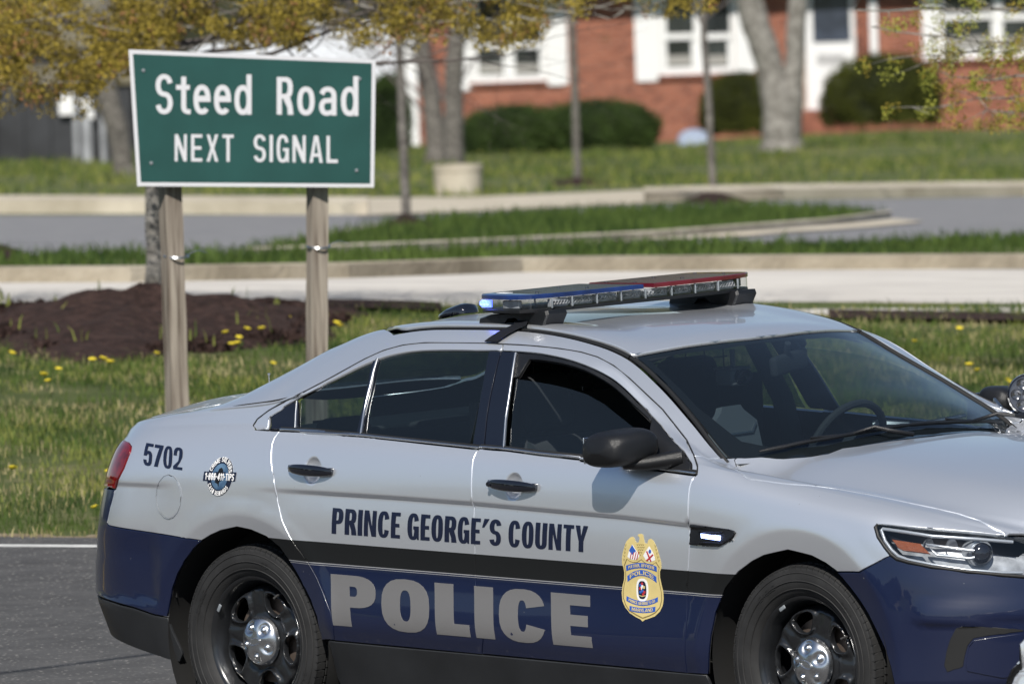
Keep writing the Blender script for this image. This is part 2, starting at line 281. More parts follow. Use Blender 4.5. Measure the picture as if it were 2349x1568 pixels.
# outlines of the body panels on that surface, (length, girth) in metres
K = {
'body_side': [[[-0.2127,0.7702],[-0.2975,0.7792],[-0.5101,0.7968],[-0.7609,0.8212],[-0.7845,0.8363],[-0.7738,0.8816],[-0.7502,0.9663],[-0.74,0.9681],[-0.6758,1.0444],[-0.6599,1.1038],[-0.6747,1.1266],[-0.7273,1.1431],[-0.8465,1.1562],[-1.1,1.1],[-1.06,1.3],[-1.04,1.5],[-1.03,1.662],[-1.0,1.662],[-0.96,1.662],[-0.92,1.662],[-0.88,1.662],[-0.84,1.662],[-0.8,1.662],[-0.76,1.662],[-0.72,1.662],[-0.68,1.662],[-0.64,1.662],[-0.6,1.662],[-0.56,1.6789999999999998],[-0.52,1.696],[-0.48,1.7129999999999999],[-0.44,1.73],[-0.4,1.7469999999999999],[-0.36,1.7469999999999999],[-0.32,1.7469999999999999],[-0.28,1.7469999999999999],[-0.24,1.7469999999999999],[-0.2,1.7469999999999999],[-0.16,1.7469999999999999],[-0.12,1.7469999999999999],[-0.08,1.7469999999999999],[-0.04,1.7469999999999999],[0.0,1.7469999999999999],[0.04,1.7469999999999999],[0.08,1.7469999999999999],[0.12,1.7469999999999999],[0.16,1.7469999999999999],[0.2,1.7469999999999999],[0.24,1.7469999999999999],[0.28,1.7469999999999999],[0.32,1.7469999999999999],[0.36,1.7469999999999999],[0.4,1.7348571428571429],[0.44,1.7105714285714284],[0.48,1.6862857142857142],[0.52,1.662],[0.56,1.662],[0.6,1.662],[0.64,1.662],[0.68,1.662],[0.72,1.662],[0.76,1.662],[0.8,1.662],[0.84,1.662],[0.88,1.662],[0.92,1.662],[0.96,1.662],[1.0,1.662],[1.04,1.662],[1.08,1.662],[1.12,1.662],[1.16,1.662],[1.2,1.662],[1.24,1.662],[1.28,1.662],[1.32,1.662],[1.36,1.662],[1.4,1.662],[1.44,1.662],[1.48,1.662],[1.52,1.662],[1.56,1.662],[1.6,1.662],[1.64,1.662],[1.68,1.662],[1.72,1.662],[1.76,1.662],[1.8,1.662],[1.84,1.662],[1.88,1.662],[1.92,1.662],[1.96,1.662],[2.0,1.662],[2.04,1.662],[2.08,1.662],[2.12,1.662],[2.16,1.662],[2.2,1.662],[2.24,1.662],[2.28,1.662],[2.32,1.662],[2.35,1.66],[2.3421,1.6284],[2.3091,1.3586],[2.2052,1.5815],[2.123,1.5955],[2.036,1.6045],[1.9376,1.6009],[1.8462,1.5977],[1.751,1.6003],[1.6579,1.6052],[1.5732,1.6018],[1.466,1.5907],[1.3569,1.5817],[1.2455,1.5768],[1.1704,1.5745],[1.1041,1.5765],[1.0183,1.5789],[0.7536,1.582],[0.6405,1.5847],[0.5507,1.5814],[0.4717,1.5685],[0.3969,1.552],[0.3215,1.5349],[0.2466,1.5158],[0.1498,1.4347],[0.0708,1.3403],[0.02,1.2726],[0.0079,1.2142],[0.0257,1.1876],[0.0658,1.1861],[0.1651,1.1856],[0.1611,1.1782],[0.1538,1.1534],[0.1537,1.1312],[0.1615,1.1017],[0.1681,1.0809],[0.1899,1.0319],[0.1924,1.034],[0.2134,0.9466],[0.239,0.8717],[0.278,0.8064],[0.3065,0.7662],[0.359,0.7102],[0.4114,0.6514],[0.4528,0.5948],[0.4924,0.5268],[0.4999,0.4584],[0.4841,0.3666],[0.3906,0.3548],[0.3941,0.3876],[0.3964,0.498],[0.3613,0.5634],[0.3063,0.6283],[0.2529,0.6929],[0.199,0.76],[0.1361,0.8004],[0.0586,0.8235],[-0.0153,0.8326],[-0.1051,0.8151],[-0.1618,0.7947]]],
'rear_bumper': [[[-0.2127,0.7702],[-0.2598,0.7348],[-0.3129,0.6797],[-0.3555,0.6157],[-0.3886,0.5402],[-0.4132,0.4486],[-0.4307,0.3752],[-0.5141,0.3737],[-0.6114,0.3766],[-0.9066,0.3517],[-1.02,0.352],[-1.12,0.352],[-1.2,0.352],[-1.236,0.36],[-1.236,0.6],[-1.236,0.9],[-1.2,0.97],[-1.1,0.975],[-0.7502,0.9663],[-0.7738,0.8816],[-0.7845,0.8363],[-0.7609,0.8212],[-0.5101,0.7968],[-0.2975,0.7792]]],
'bumper_lower': [[[-0.4312,0.3695],[-0.5145,0.368],[-0.6118,0.3691],[-0.9092,0.3453],[-1.02,0.345],[-1.12,0.345],[-1.2,0.345],[-1.236,0.345],[-1.236,0.17],[-1.1,0.17],[-0.9,0.17],[-0.7,0.165],[-0.5,0.16],[-0.42,0.155],[-0.4,0.2],[-0.425,0.3]]],
'taillight': [[[-0.74,0.9681],[-0.6758,1.0444],[-0.6599,1.1038],[-0.6747,1.1266],[-0.7273,1.1431],[-0.8465,1.1562],[-1.1,1.09],[-1.2,1.085],[-1.2,0.985],[-1.1,0.985],[-0.8508,0.9758]]],
'rear_door': [[[0.1651,1.1856],[0.1611,1.1782],[0.1538,1.1534],[0.1537,1.1312],[0.1615,1.1017],[0.1681,1.0809],[0.1899,1.0319],[0.1924,1.034],[0.2134,0.9466],[0.239,0.8717],[0.278,0.8064],[0.3065,0.7662],[0.359,0.7102],[0.4114,0.6514],[0.4528,0.5948],[0.4924,0.5268],[0.4999,0.4584],[0.4841,0.3666],[0.486,0.3636],[0.8528,0.3644],[1.2589,0.3607],[1.2597,0.3643],[1.2863,0.4542],[1.2984,0.5201],[1.2767,0.5725],[1.2568,0.6211],[1.2454,0.6747],[1.2471,0.7867],[1.2503,0.8076],[1.2516,0.9409],[1.2526,0.9735],[1.2509,1.0078],[1.2469,1.0631],[1.2408,1.116],[1.2399,1.156],[1.2438,1.1717],[0.9691,1.177],[0.6015,1.1892],[0.2782,1.1795],[0.5923,1.1917],[0.3626,1.1954]]],
'front_door': [[[1.2438,1.1717],[1.2399,1.156],[1.2408,1.116],[1.2469,1.0631],[1.2509,1.0078],[1.2526,0.9735],[1.2516,0.9409],[1.2503,0.8076],[1.2471,0.7867],[1.2454,0.6747],[1.2568,0.6211],[1.2767,0.5725],[1.2984,0.5201],[1.2863,0.4542],[1.2597,0.3643],[1.8712,0.3648],[2.1099,0.3645],[2.3122,0.359],[2.3127,0.3609],[2.3348,0.6121],[2.3346,0.7223],[2.3418,0.7879],[2.3553,0.8906],[2.3537,0.9418],[2.3563,0.9674],[2.36,0.9686],[2.3594,1.0241],[2.3582,1.0959],[2.3619,1.1295],[2.3694,1.1504],[2.123,1.1468],[1.7802,1.1557],[1.7796,1.1606],[1.5627,1.1679],[1.3895,1.179],[1.2448,1.1771]]],
'front_fender': [[[2.3694,1.1504],[2.3619,1.1295],[2.3582,1.0959],[2.3594,1.0241],[2.36,0.9686],[2.3563,0.9674],[2.3537,0.9418],[2.3553,0.8906],[2.3418,0.7879],[2.3346,0.7223],[2.3348,0.6121],[2.3127,0.3609],[2.4166,0.363],[2.4466,0.5526],[2.469,0.6333],[2.521,0.7286],[2.5895,0.7998],[2.6614,0.8482],[2.7197,0.8769],[2.8363,0.9102],[2.9493,0.8986],[3.0172,0.8752],[3.0714,0.8448],[3.1923,0.8674],[3.3337,0.9771],[3.3068,1.0044],[3.2716,1.045],[3.2512,1.0885],[3.2598,1.1055],[3.3027,1.1171],[3.3784,1.1315],[3.4925,1.1568],[3.5897,1.1817],[3.656,1.1978],[3.6558,1.1968],[3.6214,1.2604],[3.5588,1.4725],[3.4837,1.5522],[3.3702,1.5846],[3.2344,1.5658],[3.0864,1.5207],[2.9486,1.4656],[2.7703,1.2198],[2.6092,1.1894],[2.5664,1.216],[2.4,1.6955],[2.377,1.7068],[2.3746,1.7136],[2.35,1.677],[2.3465,1.6259],[2.3129,1.3505],[2.3595,1.2003],[2.3755,1.158]]],
'front_bumper': [[[3.0708,0.8417],[3.1269,0.7775],[3.1705,0.7239],[3.21,0.6678],[3.2482,0.5949],[3.2858,0.5184],[3.3125,0.4472],[3.3342,0.3729],[3.36,0.17],[3.5,0.16],[3.7,0.16],[3.885,0.16],[3.885,0.6],[3.885,1.0],[3.85,1.03],[3.725,0.9485],[3.6778,0.9503],[3.5896,0.9526],[3.484,0.9539],[3.402,0.9582],[3.3569,0.9634],[3.3337,0.9771],[3.1939,0.8654]]],
'headlight': [[[3.3068,1.0044],[3.2716,1.045],[3.2512,1.0885],[3.2598,1.1055],[3.3027,1.1171],[3.3784,1.1315],[3.4925,1.1568],[3.5897,1.1817],[3.656,1.1978],[3.6663,1.1999],[3.6979,1.2171],[3.8,1.5],[3.86,1.4],[3.86,1.1],[3.725,0.9485],[3.6778,0.9503],[3.5896,0.9526],[3.484,0.9539],[3.402,0.9582],[3.3569,0.9634],[3.3337,0.9771]]],
'window_frame_r': [[[0.0708,1.3403],[0.1498,1.4347],[0.2466,1.5158],[0.3215,1.5349],[0.3969,1.552],[0.4717,1.5685],[0.5507,1.5814],[0.6405,1.5847],[0.7536,1.582],[1.0183,1.5789],[1.1041,1.5765],[1.1704,1.5745],[1.1797,1.5438],[1.1157,1.5421],[1.0439,1.5401],[0.7811,1.5414],[0.6699,1.541],[0.5773,1.5402],[0.5511,1.5382],[0.4505,1.5285],[0.33,1.5087],[0.2057,1.4037],[0.1422,1.3563],[0.1391,1.3351],[0.0806,1.2855],[0.0931,1.2007],[0.0316,1.1917],[0.0079,1.2142],[0.02,1.2726]]],
'window_frame_f': [[[1.1704,1.5745],[1.2455,1.5768],[1.3569,1.5817],[1.466,1.5907],[1.5732,1.6018],[1.6579,1.6052],[1.751,1.6003],[1.8462,1.5977],[1.9376,1.6009],[2.036,1.6045],[2.123,1.5955],[2.2052,1.5815],[2.3091,1.3586],[2.3595,1.2003],[2.3724,1.161],[2.3461,1.1652],[2.3183,1.2357],[2.2554,1.3654],[2.1814,1.4389],[2.0883,1.5113],[1.985,1.5362],[1.8571,1.543],[1.737,1.5457],[1.6183,1.5502],[1.4974,1.551],[1.3799,1.5501],[1.2667,1.5461],[1.1896,1.5433]]],
'corner_applique': [[[0.1425,1.3547],[0.1576,1.3637],[0.2031,1.3847],[0.245,1.22],[0.166,1.2073],[0.1004,1.2021],[0.0845,1.2925],[0.0968,1.3094]]],
'quarter_glass': [[[0.2086,1.3964],[0.3322,1.4994],[0.4531,1.5221],[0.5213,1.5397],[0.5505,1.3514],[0.5626,1.2153],[0.4047,1.2205],[0.2441,1.2198]]],
'door_bar': [[[0.5296,1.545],[0.5521,1.5432],[0.5792,1.3649],[0.596,1.209],[0.5626,1.2153],[0.5505,1.3514],[0.5213,1.5397]]],
'rear_glass': [[[0.5443,1.5361],[0.5992,1.5466],[0.7122,1.5415],[0.877,1.5424],[1.1183,1.5425],[1.1549,1.3551],[1.1717,1.204],[0.8715,1.2038],[0.6001,1.2036]]],
'b_pillar_r': [[[1.1163,1.5411],[1.1803,1.5428],[1.1931,1.4712],[1.2056,1.3858],[1.2239,1.3055],[1.2577,1.2011],[1.1947,1.201],[1.1415,1.4356]]],
'b_pillar_f': [[[1.1822,1.5424],[1.2518,1.5444],[1.3032,1.3627],[1.3567,1.1975],[1.2605,1.1997],[1.225,1.3055],[1.2072,1.3859],[1.1948,1.4713]]],
'front_glass': [[[1.2949,1.4439],[1.3792,1.4423],[1.4968,1.4389],[1.6155,1.436],[1.7042,1.4341],[1.7949,1.4245],[1.8957,1.3984],[1.9623,1.3797],[2.0216,1.3632],[2.0895,1.3293],[2.1486,1.262],[2.2149,1.1648],[2.0607,1.1609],[1.7759,1.168],[1.3771,1.1941],[1.3477,1.2958]]],
'window_seal': [[[1.2524,1.5434],[1.3806,1.5492],[1.498,1.55],[1.619,1.5493],[1.7374,1.5448],[1.8576,1.542],[1.9856,1.5349],[2.0323,1.5245],[2.0405,1.4888],[1.9783,1.4975],[1.8747,1.5081],[1.7499,1.52],[1.6324,1.5292],[1.512,1.5284],[1.3961,1.5243],[1.34,1.5206],[1.3197,1.4525],[1.3101,1.4447],[1.2934,1.4434]]],
'mirror_sail': [[[2.0341,1.5207],[2.0713,1.3909],[2.1078,1.249],[2.1693,1.1592],[2.3389,1.1671],[2.3204,1.2256],[2.2563,1.361],[2.1828,1.4346],[2.0895,1.5085]]],
'windshield_edge': [[[1.7496,1.6845],[1.7736,1.8069],[1.7996,1.9372],[2.35,1.677]]],
'hood_rear': [[[2.3763,1.7166],[2.5013,1.8655],[2.5491,1.9139],[2.5878,1.959],[2.5775,2.0267],[2.6075,2.074],[2.6477,2.2105],[2.6687,2.3186],[2.6458,2.4482],[2.5725,2.5554],[2.4664,2.7572]]],
'header': [[[1.7472,1.6858],[1.7922,1.8805],[1.8277,2.0496],[1.8552,2.217],[1.8594,2.3988],[1.8234,2.6265],[1.7558,2.8439]]],
'fuel_door': [[[-0.3062,0.9407],[-0.3113,0.9082],[-0.3268,0.88],[-0.3504,0.8606],[-0.3779,0.8532],[-0.4051,0.8591],[-0.4283,0.8775],[-0.4446,0.9052],[-0.4521,0.9376],[-0.4481,0.9695],[-0.4261,0.9971],[-0.4047,1.0151],[-0.3787,1.0217],[-0.3512,1.016],[-0.3271,0.9988],[-0.3114,0.9725]]],
'vent': [[[2.3649,0.9651],[2.4451,0.969],[2.5616,0.9686],[2.5904,0.9648],[2.6012,0.9572],[2.5911,0.9413],[2.5558,0.9164],[2.5135,0.8959],[2.4396,0.8934],[2.3582,0.8917]]],
'vent_light': [[[2.4264,0.94],[2.5309,0.9415],[2.528,0.9204],[2.4294,0.9216]]],
'pts': [[[0.378,1.0476],[1.4466,1.0349],[0.4976,0.8293],[0.5061,0.9254],[1.8319,0.8272],[1.8589,0.9241],[0.501,0.4671],[0.4822,0.6706],[1.8573,0.4655],[1.8343,0.6682],[-0.5322,1.0555],[-0.5534,1.1381],[-0.3063,1.0378],[-0.3108,1.128],[-0.0906,1.0192],[-0.0829,1.0848],[-0.1098,0.9481],[-0.1686,1.0192],[-0.0058,1.018],[2.1181,0.913],[2.1129,0.589],[2.0095,0.7916],[2.2129,0.7923],[2.1157,0.8264]]],
'beltline_r': [[[1.2438,1.1717],[0.9691,1.177],[0.6015,1.1892],[0.2782,1.1795],[0.5923,1.1917],[0.3626,1.1954],[0.1661,1.1856]]],
'gap_r': [[[0.0079,1.2142],[0.02,1.2726],[0.0708,1.3403],[0.1498,1.4347],[0.2466,1.5158],[0.3215,1.5349],[0.3969,1.552],[0.4717,1.5685],[0.5507,1.5814],[0.6405,1.5847],[0.7536,1.582],[1.1041,1.5765],[1.1704,1.5745]]],
'gap_f': [[[1.1704,1.5745],[1.2455,1.5768],[1.3569,1.5817],[1.466,1.5907],[1.5732,1.6018],[1.6579,1.6052],[1.751,1.6003],[1.8462,1.5977],[1.9376,1.6009],[2.036,1.6045],[2.123,1.5955],[2.2052,1.5815],[2.3091,1.3586],[2.3595,1.2003],[2.375,1.159]]],
'beltline_f': [[[1.2448,1.1771],[1.3895,1.179],[1.5627,1.1679],[1.7796,1.1606],[1.7802,1.1557],[2.123,1.1468],[2.3694,1.1504]]],
'strip_a': [[[0.205,1.3801],[0.2204,1.2899],[0.2372,1.2189]]],
'strip_b': [[[0.5456,1.5401],[0.557,1.4663],[0.5691,1.3654],[0.5786,1.2851],[0.595,1.2088]]],
'strip_c': [[[1.2619,1.5372],[1.2819,1.4772],[1.3106,1.3706],[1.3312,1.2949],[1.3653,1.1986]]],
'hl_gap': [[[3.2598,1.1055],[3.2512,1.0885],[3.2716,1.045],[3.3068,1.0044],[3.3337,0.9771],[3.3569,0.9634],[3.402,0.9582],[3.484,0.9539],[3.5896,0.9526],[3.6778,0.9503],[3.725,0.9485]]],
'hl_trim': [[[3.6818,1.1796],[3.5993,1.1536],[3.4676,1.1155],[3.3635,1.1051],[3.276,1.0931],[3.2715,1.0819],[3.2963,1.0341],[3.3269,0.9983],[3.3564,0.9762],[3.393,0.9683],[3.4837,0.9646],[3.5894,0.9615],[3.6777,0.9642],[3.7232,0.9717]]],
'hl_amber': [[[3.3158,1.0535],[3.4301,1.0627],[3.472,1.013],[3.3688,1.0048],[3.3473,1.0133]]],
'hl_bar': [[[3.6034,1.0761],[3.5317,1.0696],[3.4527,1.0627],[3.4949,1.0165],[3.5939,1.0224],[3.6075,1.032]]],
'hl_proj': [[[3.6366,1.0655]]],
'pocket': [[[3.5552,0.6197],[3.5747,0.6302],[3.6613,0.6227],[3.72,0.604],[3.7206,0.5893],[3.64,0.5689],[3.6036,0.5581],[3.5869,0.5234],[3.578,0.4764],[3.5731,0.4347],[3.5248,0.4146],[3.5138,0.4416],[3.5215,0.4991],[3.5337,0.5541]]],
'pocket_in': [[[3.5874,0.5178],[3.6034,0.552],[3.6398,0.5625],[3.7195,0.5823],[3.7195,0.388],[3.6726,0.3841],[3.5831,0.4165],[3.578,0.4435]]],
'hood_i': [34,47],
}
# ------------------------------------------------------------------ panels cut from the body surface
def resample(loop, step=.03):
    o = []
    for i in range(len(loop)):
        a = np.array(loop[i]); b = np.array(loop[(i+1) % len(loop)]); n = max(1, int(np.hypot(*(b-a))/step+.999))
        for k in range(n): o.append(a+(b-a)*k/n)
    return o
def inside(pts, loops):
    pts = np.asarray(pts); r = np.zeros(len(pts), bool)
    for L_ in loops:
        L_ = np.asarray(L_); x1, y1 = L_[:, 0], L_[:, 1]; x2, y2 = np.roll(x1, -1), np.roll(y1, -1)
        for a, b, c, d in zip(x1, y1, x2, y2):
            if b == d: continue
            k = ((b > pts[:, 1]) != (d > pts[:, 1])) & (pts[:, 0] < (c-a)*(pts[:, 1]-b)/(d-b)+a); r ^= k
    return r
def cdt(loops, h, extra=None, clear=0):
    V = []; E = []
    for L_ in loops:
        b = len(V); V += [Vector((float(p[0]), float(p[1]))) for p in L_]; E += [(b+i, b+(i+1) % len(L_)) for i in range(len(L_))]
    A = np.array([tuple(p) for p in V]); lo, hi = A.min(0), A.max(0)
    gx, gy = np.meshgrid(np.arange(lo[0]+h*.5, hi[0], h), np.arange(lo[1]+h*.5, hi[1], h)); G = np.stack([gx.ravel(), gy.ravel()], 1)
    if extra is not None:
        if clear and len(G):
            ke = np.ones(len(G), bool)
            for i in range(0, len(extra), 400): ke &= (((G[:, None, :]-extra[None, i:i+400])**2).sum(2).min(1) > clear*clear)
            G = G[ke]
        G = np.vstack([G, extra]) if len(G) else extra
    if len(G):
        G = G[inside(G, loops)]
        if len(G):
            keep = np.ones(len(G), bool)
            for p in A: keep &= ((G-p)**2).sum(1) > (h*.25)**2
            G = G[keep]
    V += [Vector(g) for g in G]
    ov, oe, of, *_ = geometry.delaunay_2d_cdt(V, E, [], 0, 1e-7)
    P = np.array([tuple(p) for p in ov]); F = np.array([f for f in of if len(f) == 3])
    c = P[F].mean(1); F = F[inside(c, loops)]
    return P, F
def panel(name, loops, m, parent, off=0.0, thick=.012, far=False, h=.035, step=.03, gap=.0018, extra=None, back=True, label=None, rnd=.0017, fn=None):
    loops = [resample(L_, step) for L_ in loops]
    P, F = cdt(loops, h, extra, .017 if extra is not None else 0)
    if fn: S0, N0 = fn(P)
    else:
        t = P[:, 1] if not far else 4.6-P[:, 1]
        S0 = surf(P[:, 0], t); N0 = surf_n(P[:, 0], t)
    a = np.cross(S0[F[:, 1]]-S0[F[:, 0]], S0[F[:, 2]]-S0[F[:, 0]]); flip = (a*N0[F[:, 0]]).sum(1) < 0; F[flip] = F[flip][:, ::-1]
    cnt = {}
    for tri in F:
        for i in range(3): e = (int(tri[i]), int(tri[(i+1) % 3])); cnt[e] = 1
    be = [e for e in cnt if (e[1], e[0]) not in cnt]
    out = {}
    for i, j in be:
        tg = S0[j]-S0[i]; o_ = np.cross(tg, N0[i])
        for k in (i, j): out[k] = out.get(k, 0)+o_/(np.linalg.norm(o_)+1e-12)
    T = S0+N0*off; V = list(T); Nn = list(N0); r1 = {}; r2 = {}
    for k, o_ in out.items():
        o_ = o_/(np.linalg.norm(o_)+1e-9)
        V[k] = T[k]-o_*(gap+rnd)
        r1[k] = len(V); V.append(T[k]-o_*gap-N0[k]*rnd); Nn.append(o_*.85+N0[k]*.5)
        r2[k] = len(V); V.append(T[k]-o_*gap-N0[k]*thick); Nn.append(o_)
    Fs = [tuple(x) for x in F]; mi = [0]*len(Fs)
    for i, j in be:
        Fs.append((i, r1[i], r1[j])); Fs.append((i, r1[j], j)); Fs.append((r1[i], r2[i], r2[j])); Fs.append((r1[i], r2[j], r1[j])); mi += [0]*4
    if back:
        b = len(V); V += list(T-N0*thick); Nn += list(-N0)
        for tri in F: Fs.append((b+tri[2], b+tri[1], b+tri[0])); mi.append(1 if isinstance(m, list) else 0)
    o = mobj(name, V, Fs, m, parent, True, mi if isinstance(m, list) else None, nrm=[n/(np.linalg.norm(n)+1e-9) for n in Nn])
    if label: o['label'] = label
    return o
def side_ut(x, z):
    """point of the near side given by length and height -> surface parameters"""
    x = np.atleast_1d(np.asarray(x, float)); z = np.atleast_1d(np.asarray(z, float)); ts = np.linspace(.1, 1.25, 47); o = np.zeros(len(x))
    u = x.copy()
    for it in range(2):
        UU, TT = np.meshgrid(u, ts, indexing='ij'); S = surf(UU, TT)
        for i in range(len(x)):
            o[i] = np.interp(z[i], S[i, :, 2], ts)
        u += x-surf(u, o)[:, 0]
    return u, o
def side_fn(off):
    def f(P):
        u, t = side_ut(P[:, 0], P[:, 1]); S = surf(u, t); N_ = surf_n(u, t); return S+N_*off, N_
    return f
def decal(name, loops, m, parent, off=.0012, h=.05, step=.02, thick=.0006, gap=0):
    return panel(name, loops, m, parent, h=h, step=step, thick=thick, gap=gap, rnd=.0002, back=False, fn=side_fn(off))
# ------------------------------------------------------------------ letters drawn as outlines
def arc(cx, cy, rx, ry, a0, a1, n=14, p=2.6):
    o = []
    for i in range(n+1):
        a = math.radians(a0+(a1-a0)*i/n); c, s = math.cos(a), math.sin(a)
        o.append((cx+rx*math.copysign(abs(c)**(2/p), c), cy+ry*math.copysign(abs(s)**(2/p), s)))
    return o
def stroke(path, s, b):
    path = [np.array(p, float) for p in path]; Lf = []; Rt = []
    for i, p in enumerate(path):
        t = path[min(i+1, len(path)-1)]-path[max(i-1, 0)]; t /= np.linalg.norm(t)+1e-9; n = np.array([-t[1], t[0]])*np.array([s/2, b/2])
        Lf.append(tuple(p+n)); Rt.append(tuple(p-n))
    return Lf+Rt[::-1]
def glyph(ch, w, s, b):
    if ch in 'Il1' and ch != '1': return [[(0, 0), (s, 0), (s, 1), (0, 1)]], s
    if ch == '1': return [[(w*.35, 0), (w*.35+s, 0), (w*.35+s, 1), (w*.35, 1), (0, .82), (0, .82-b), (w*.35, .86-b)]], w*.35+s
    if ch == 'E': return [[(0, 0), (w, 0), (w, b), (s, b), (s, .5-b/2), (w*.93, .5-b/2), (w*.93, .5+b/2), (s, .5+b/2), (s, 1-b), (w, 1-b), (w, 1), (0, 1)]], w
    if ch == 'F': return [[(0, 0), (s, 0), (s, .5-b/2), (w*.9, .5-b/2), (w*.9, .5+b/2), (s, .5+b/2), (s, 1-b), (w, 1-b), (w, 1), (0, 1)]], w
    if ch == 'L': return [[(0, 0), (w*.93, 0), (w*.93, b*1.1), (s, b*1.1), (s, 1), (0, 1)]], w*.93
    if ch == 'T': return [[(w/2-s/2, 0), (w/2+s/2, 0), (w/2+s/2, 1-b), (w, 1-b), (w, 1), (0, 1), (0, 1-b), (w/2-s/2, 1-b)]], w
    if ch == 'N': W = w*1.08; k = s*1.0; return [[(0, 0), (s*.9, 0), (s*.9, .62), (W-k, 0), (W, 0), (W, 1), (W-s*.9, 1), (W-s*.9, .38), (k, 1), (0, 1)]], W
    if ch == 'M': W = w*1.35; return [[(0, 0), (s*.85, 0), (s*.85, .7), (W/2-s*.3, 0), (W/2+s*.3, 0), (W-s*.85, .7), (W-s*.85, 0), (W, 0), (W, 1), (W-s*1.2, 1), (W/2, .38), (s*1.2, 1), (0, 1)]], W
    if ch == 'X': W = w*1.05; return [[(0, 0), (s, 0), (W/2, .36), (W-s, 0), (W, 0), (W/2+s*.55, .5), (W, 1), (W-s, 1), (W/2, .64), (s, 1), (0, 1), (W/2-s*.55, .5)]], W
    if ch == 'Y': return [[(w/2-s/2, 0), (w/2+s/2, 0), (w/2+s/2, .40), (w*1.04, 1), (w*1.04-s*1.02, 1), (w/2, .60), (s*1.02-w*.04, 1), (-w*.04, 1), (w/2-s/2, .40)]], w
    if ch == 'V': return [[(w/2-s*.4, 0), (w/2+s*.4, 0), (w, 1), (w-s, 1), (w/2, .3), (s, 1), (0, 1)]], w
    if ch == 'A': W = w*1.1; return [[(0, 0), (s, 0), (s+(W/2-s)*.22, .22), (W-s-(W/2-s)*.22, .22), (W-s, 0), (W, 0), (W/2+s*.6, 1), (W/2-s*.6, 1)], [(s+(W/2-s)*.42, .22+b), (W-s-(W/2-s)*.42, .22+b), (W/2, .80)]], W
    if ch == 'D': return [[(0, 0), (w*.45, 0)]+arc(w*.45, .5, w*.55, .5, -80, 80)+[(w*.45, 1), (0, 1)], [(s, b), (s, 1-b)]+arc(w*.45, .5, w*.55-s, .5-b, 80, -80)], w
    if ch == 'O' or ch == '0': return [arc(w/2, .5, w/2, .515, 0, 345, 23), arc(w/2, .5, w/2-s, .515-b, 0, 345, 23)], w
    if ch == 'C': return [arc(w/2, .5, w/2, .515, 20, 340, 24)+arc(w/2, .5, w/2-s, .515-b, 335, 25, 20)], w
    if ch == 'G': return [arc(w/2, .5, w/2, .515, 22, 300, 22)+[(w*.80, .08), (w*.86, 0), (w, 0), (w, .52), (w*.52, .52), (w*.52, .52-b*.9), (w-s, .52-b*.9), (w-s, .30)]+arc(w/2, .5, w/2-s, .515-b, 315, 27, 18)], w
    if ch == 'S':
        rx, ry = (w-s)/2, (1.02-b)/4
        p = arc(w/2, 1.01-b/2-ry, rx, ry, 12, 250, 14, 2.2)+arc(w/2, b/2-.01+ry, rx, ry, 70, -168, 14, 2.2)
        return [stroke(p, s, b)], w
    if ch == 'U': return [stroke([(s/2, 1), (s/2, .5)]+arc(w/2, .30, (w-s)/2, .30-b/2+.01, 180, 360, 14)+[(w-s/2, .5), (w-s/2, 1)], s, b)], w
    if ch in 'PR':
        c = .42 if ch == 'P' else .45; o = [(w*.5, 1), (0, 1), (0, 0), (s, 0), (s, c-b*.2)]
        if ch == 'R': o += [(w*.40, c-b*.2), (w-s*1.05, .18), (w-s, 0), (w+.02, 0), (w-.01, .24), (w*.82, c+.03)]
        else: o += [(w*.5, c-b*.2)]
        top = 1; cy = (top+c-b*.2)/2; ry = (top-c+b*.2)/2
        o += arc(w*.5, cy, w*.5, ry, -80 if ch == 'P' else -48, 80, 12)
        return [o, [(s, c+b*.8), (s, 1-b)]+arc(w*.5, cy, w*.5-s, ry-b, 80, -80, 10)], w
    if ch == "'": return [[(0, .66), (s*.45, .66), (s*1.5, 1), (s*.4, 1)]], s*1.25
    if ch == '.': return [[(0, 0), (s, 0), (s, b), (0, b)]], s
    if ch == '-': return [[(0, .42), (w*.5, .42), (w*.5, .42+b), (0, .42+b)]], w*.5
    if ch == '5': return [[(w*.95, 1), (.03*w, 1), (0, .44), (s*.95, .44)]+[(s*1.0, .48)]+arc(w/2, .33, w/2-s, .33-b+.0, 120, -150, 12)[0:]+[(s*.98, .26), (0, .26)]+arc(w/2, .33, w/2, .345, -165, 100, 14)+[(w*.42, .66), (s*.95, .64), (s*1.0, 1-b), (w*.95, 1-b)]], w
    if ch == '7': return [[(0, 1), (0, 1-b*1.1), (w-s*1.15, 1-b*1.1), (w*.12, 0), (w*.12+s*1.1, 0), (w, .86), (w, 1)]], w
    if ch == '2': return [stroke(arc(w/2, .70, (w-s)/2, .30-b/2+.01, 170, -25, 12)+[(w*.74, .45), (s*.62, b*.9)], s, b*1.1)[:0] or [(0, 0), (w, 0), (w, b), (s*1.15, b)]+[(w*.78, .38), (w*.95, .55)]+arc(w/2, .73, w/2, .285, -15, 185, 12)+[(0, .64), (s, .64)]+arc(w/2, .73, w/2-s, .285-b, 185, -10, 10)+[(w-s*1.05, .58), (w*.55, .40), (0, b*1.1)]], w
    if ch == '8': return [arc(w/2, .5, w/2, .515, 0, 345, 23), arc(w/2, .73, w/2-s, .23-b*.8, 0, 330, 11), arc(w/2, .26, w/2-s, .24-b*.8, 0, 330, 11)], w
    if ch == '6': return [arc(w/2, .5, w/2, .515, 0, 345, 23), arc(w/2, .30, w/2-s, .26-b*.8, 0, 330, 11), [(w*.55, .66), (w, .66), (w, .74), (w*.55, .74)]], w
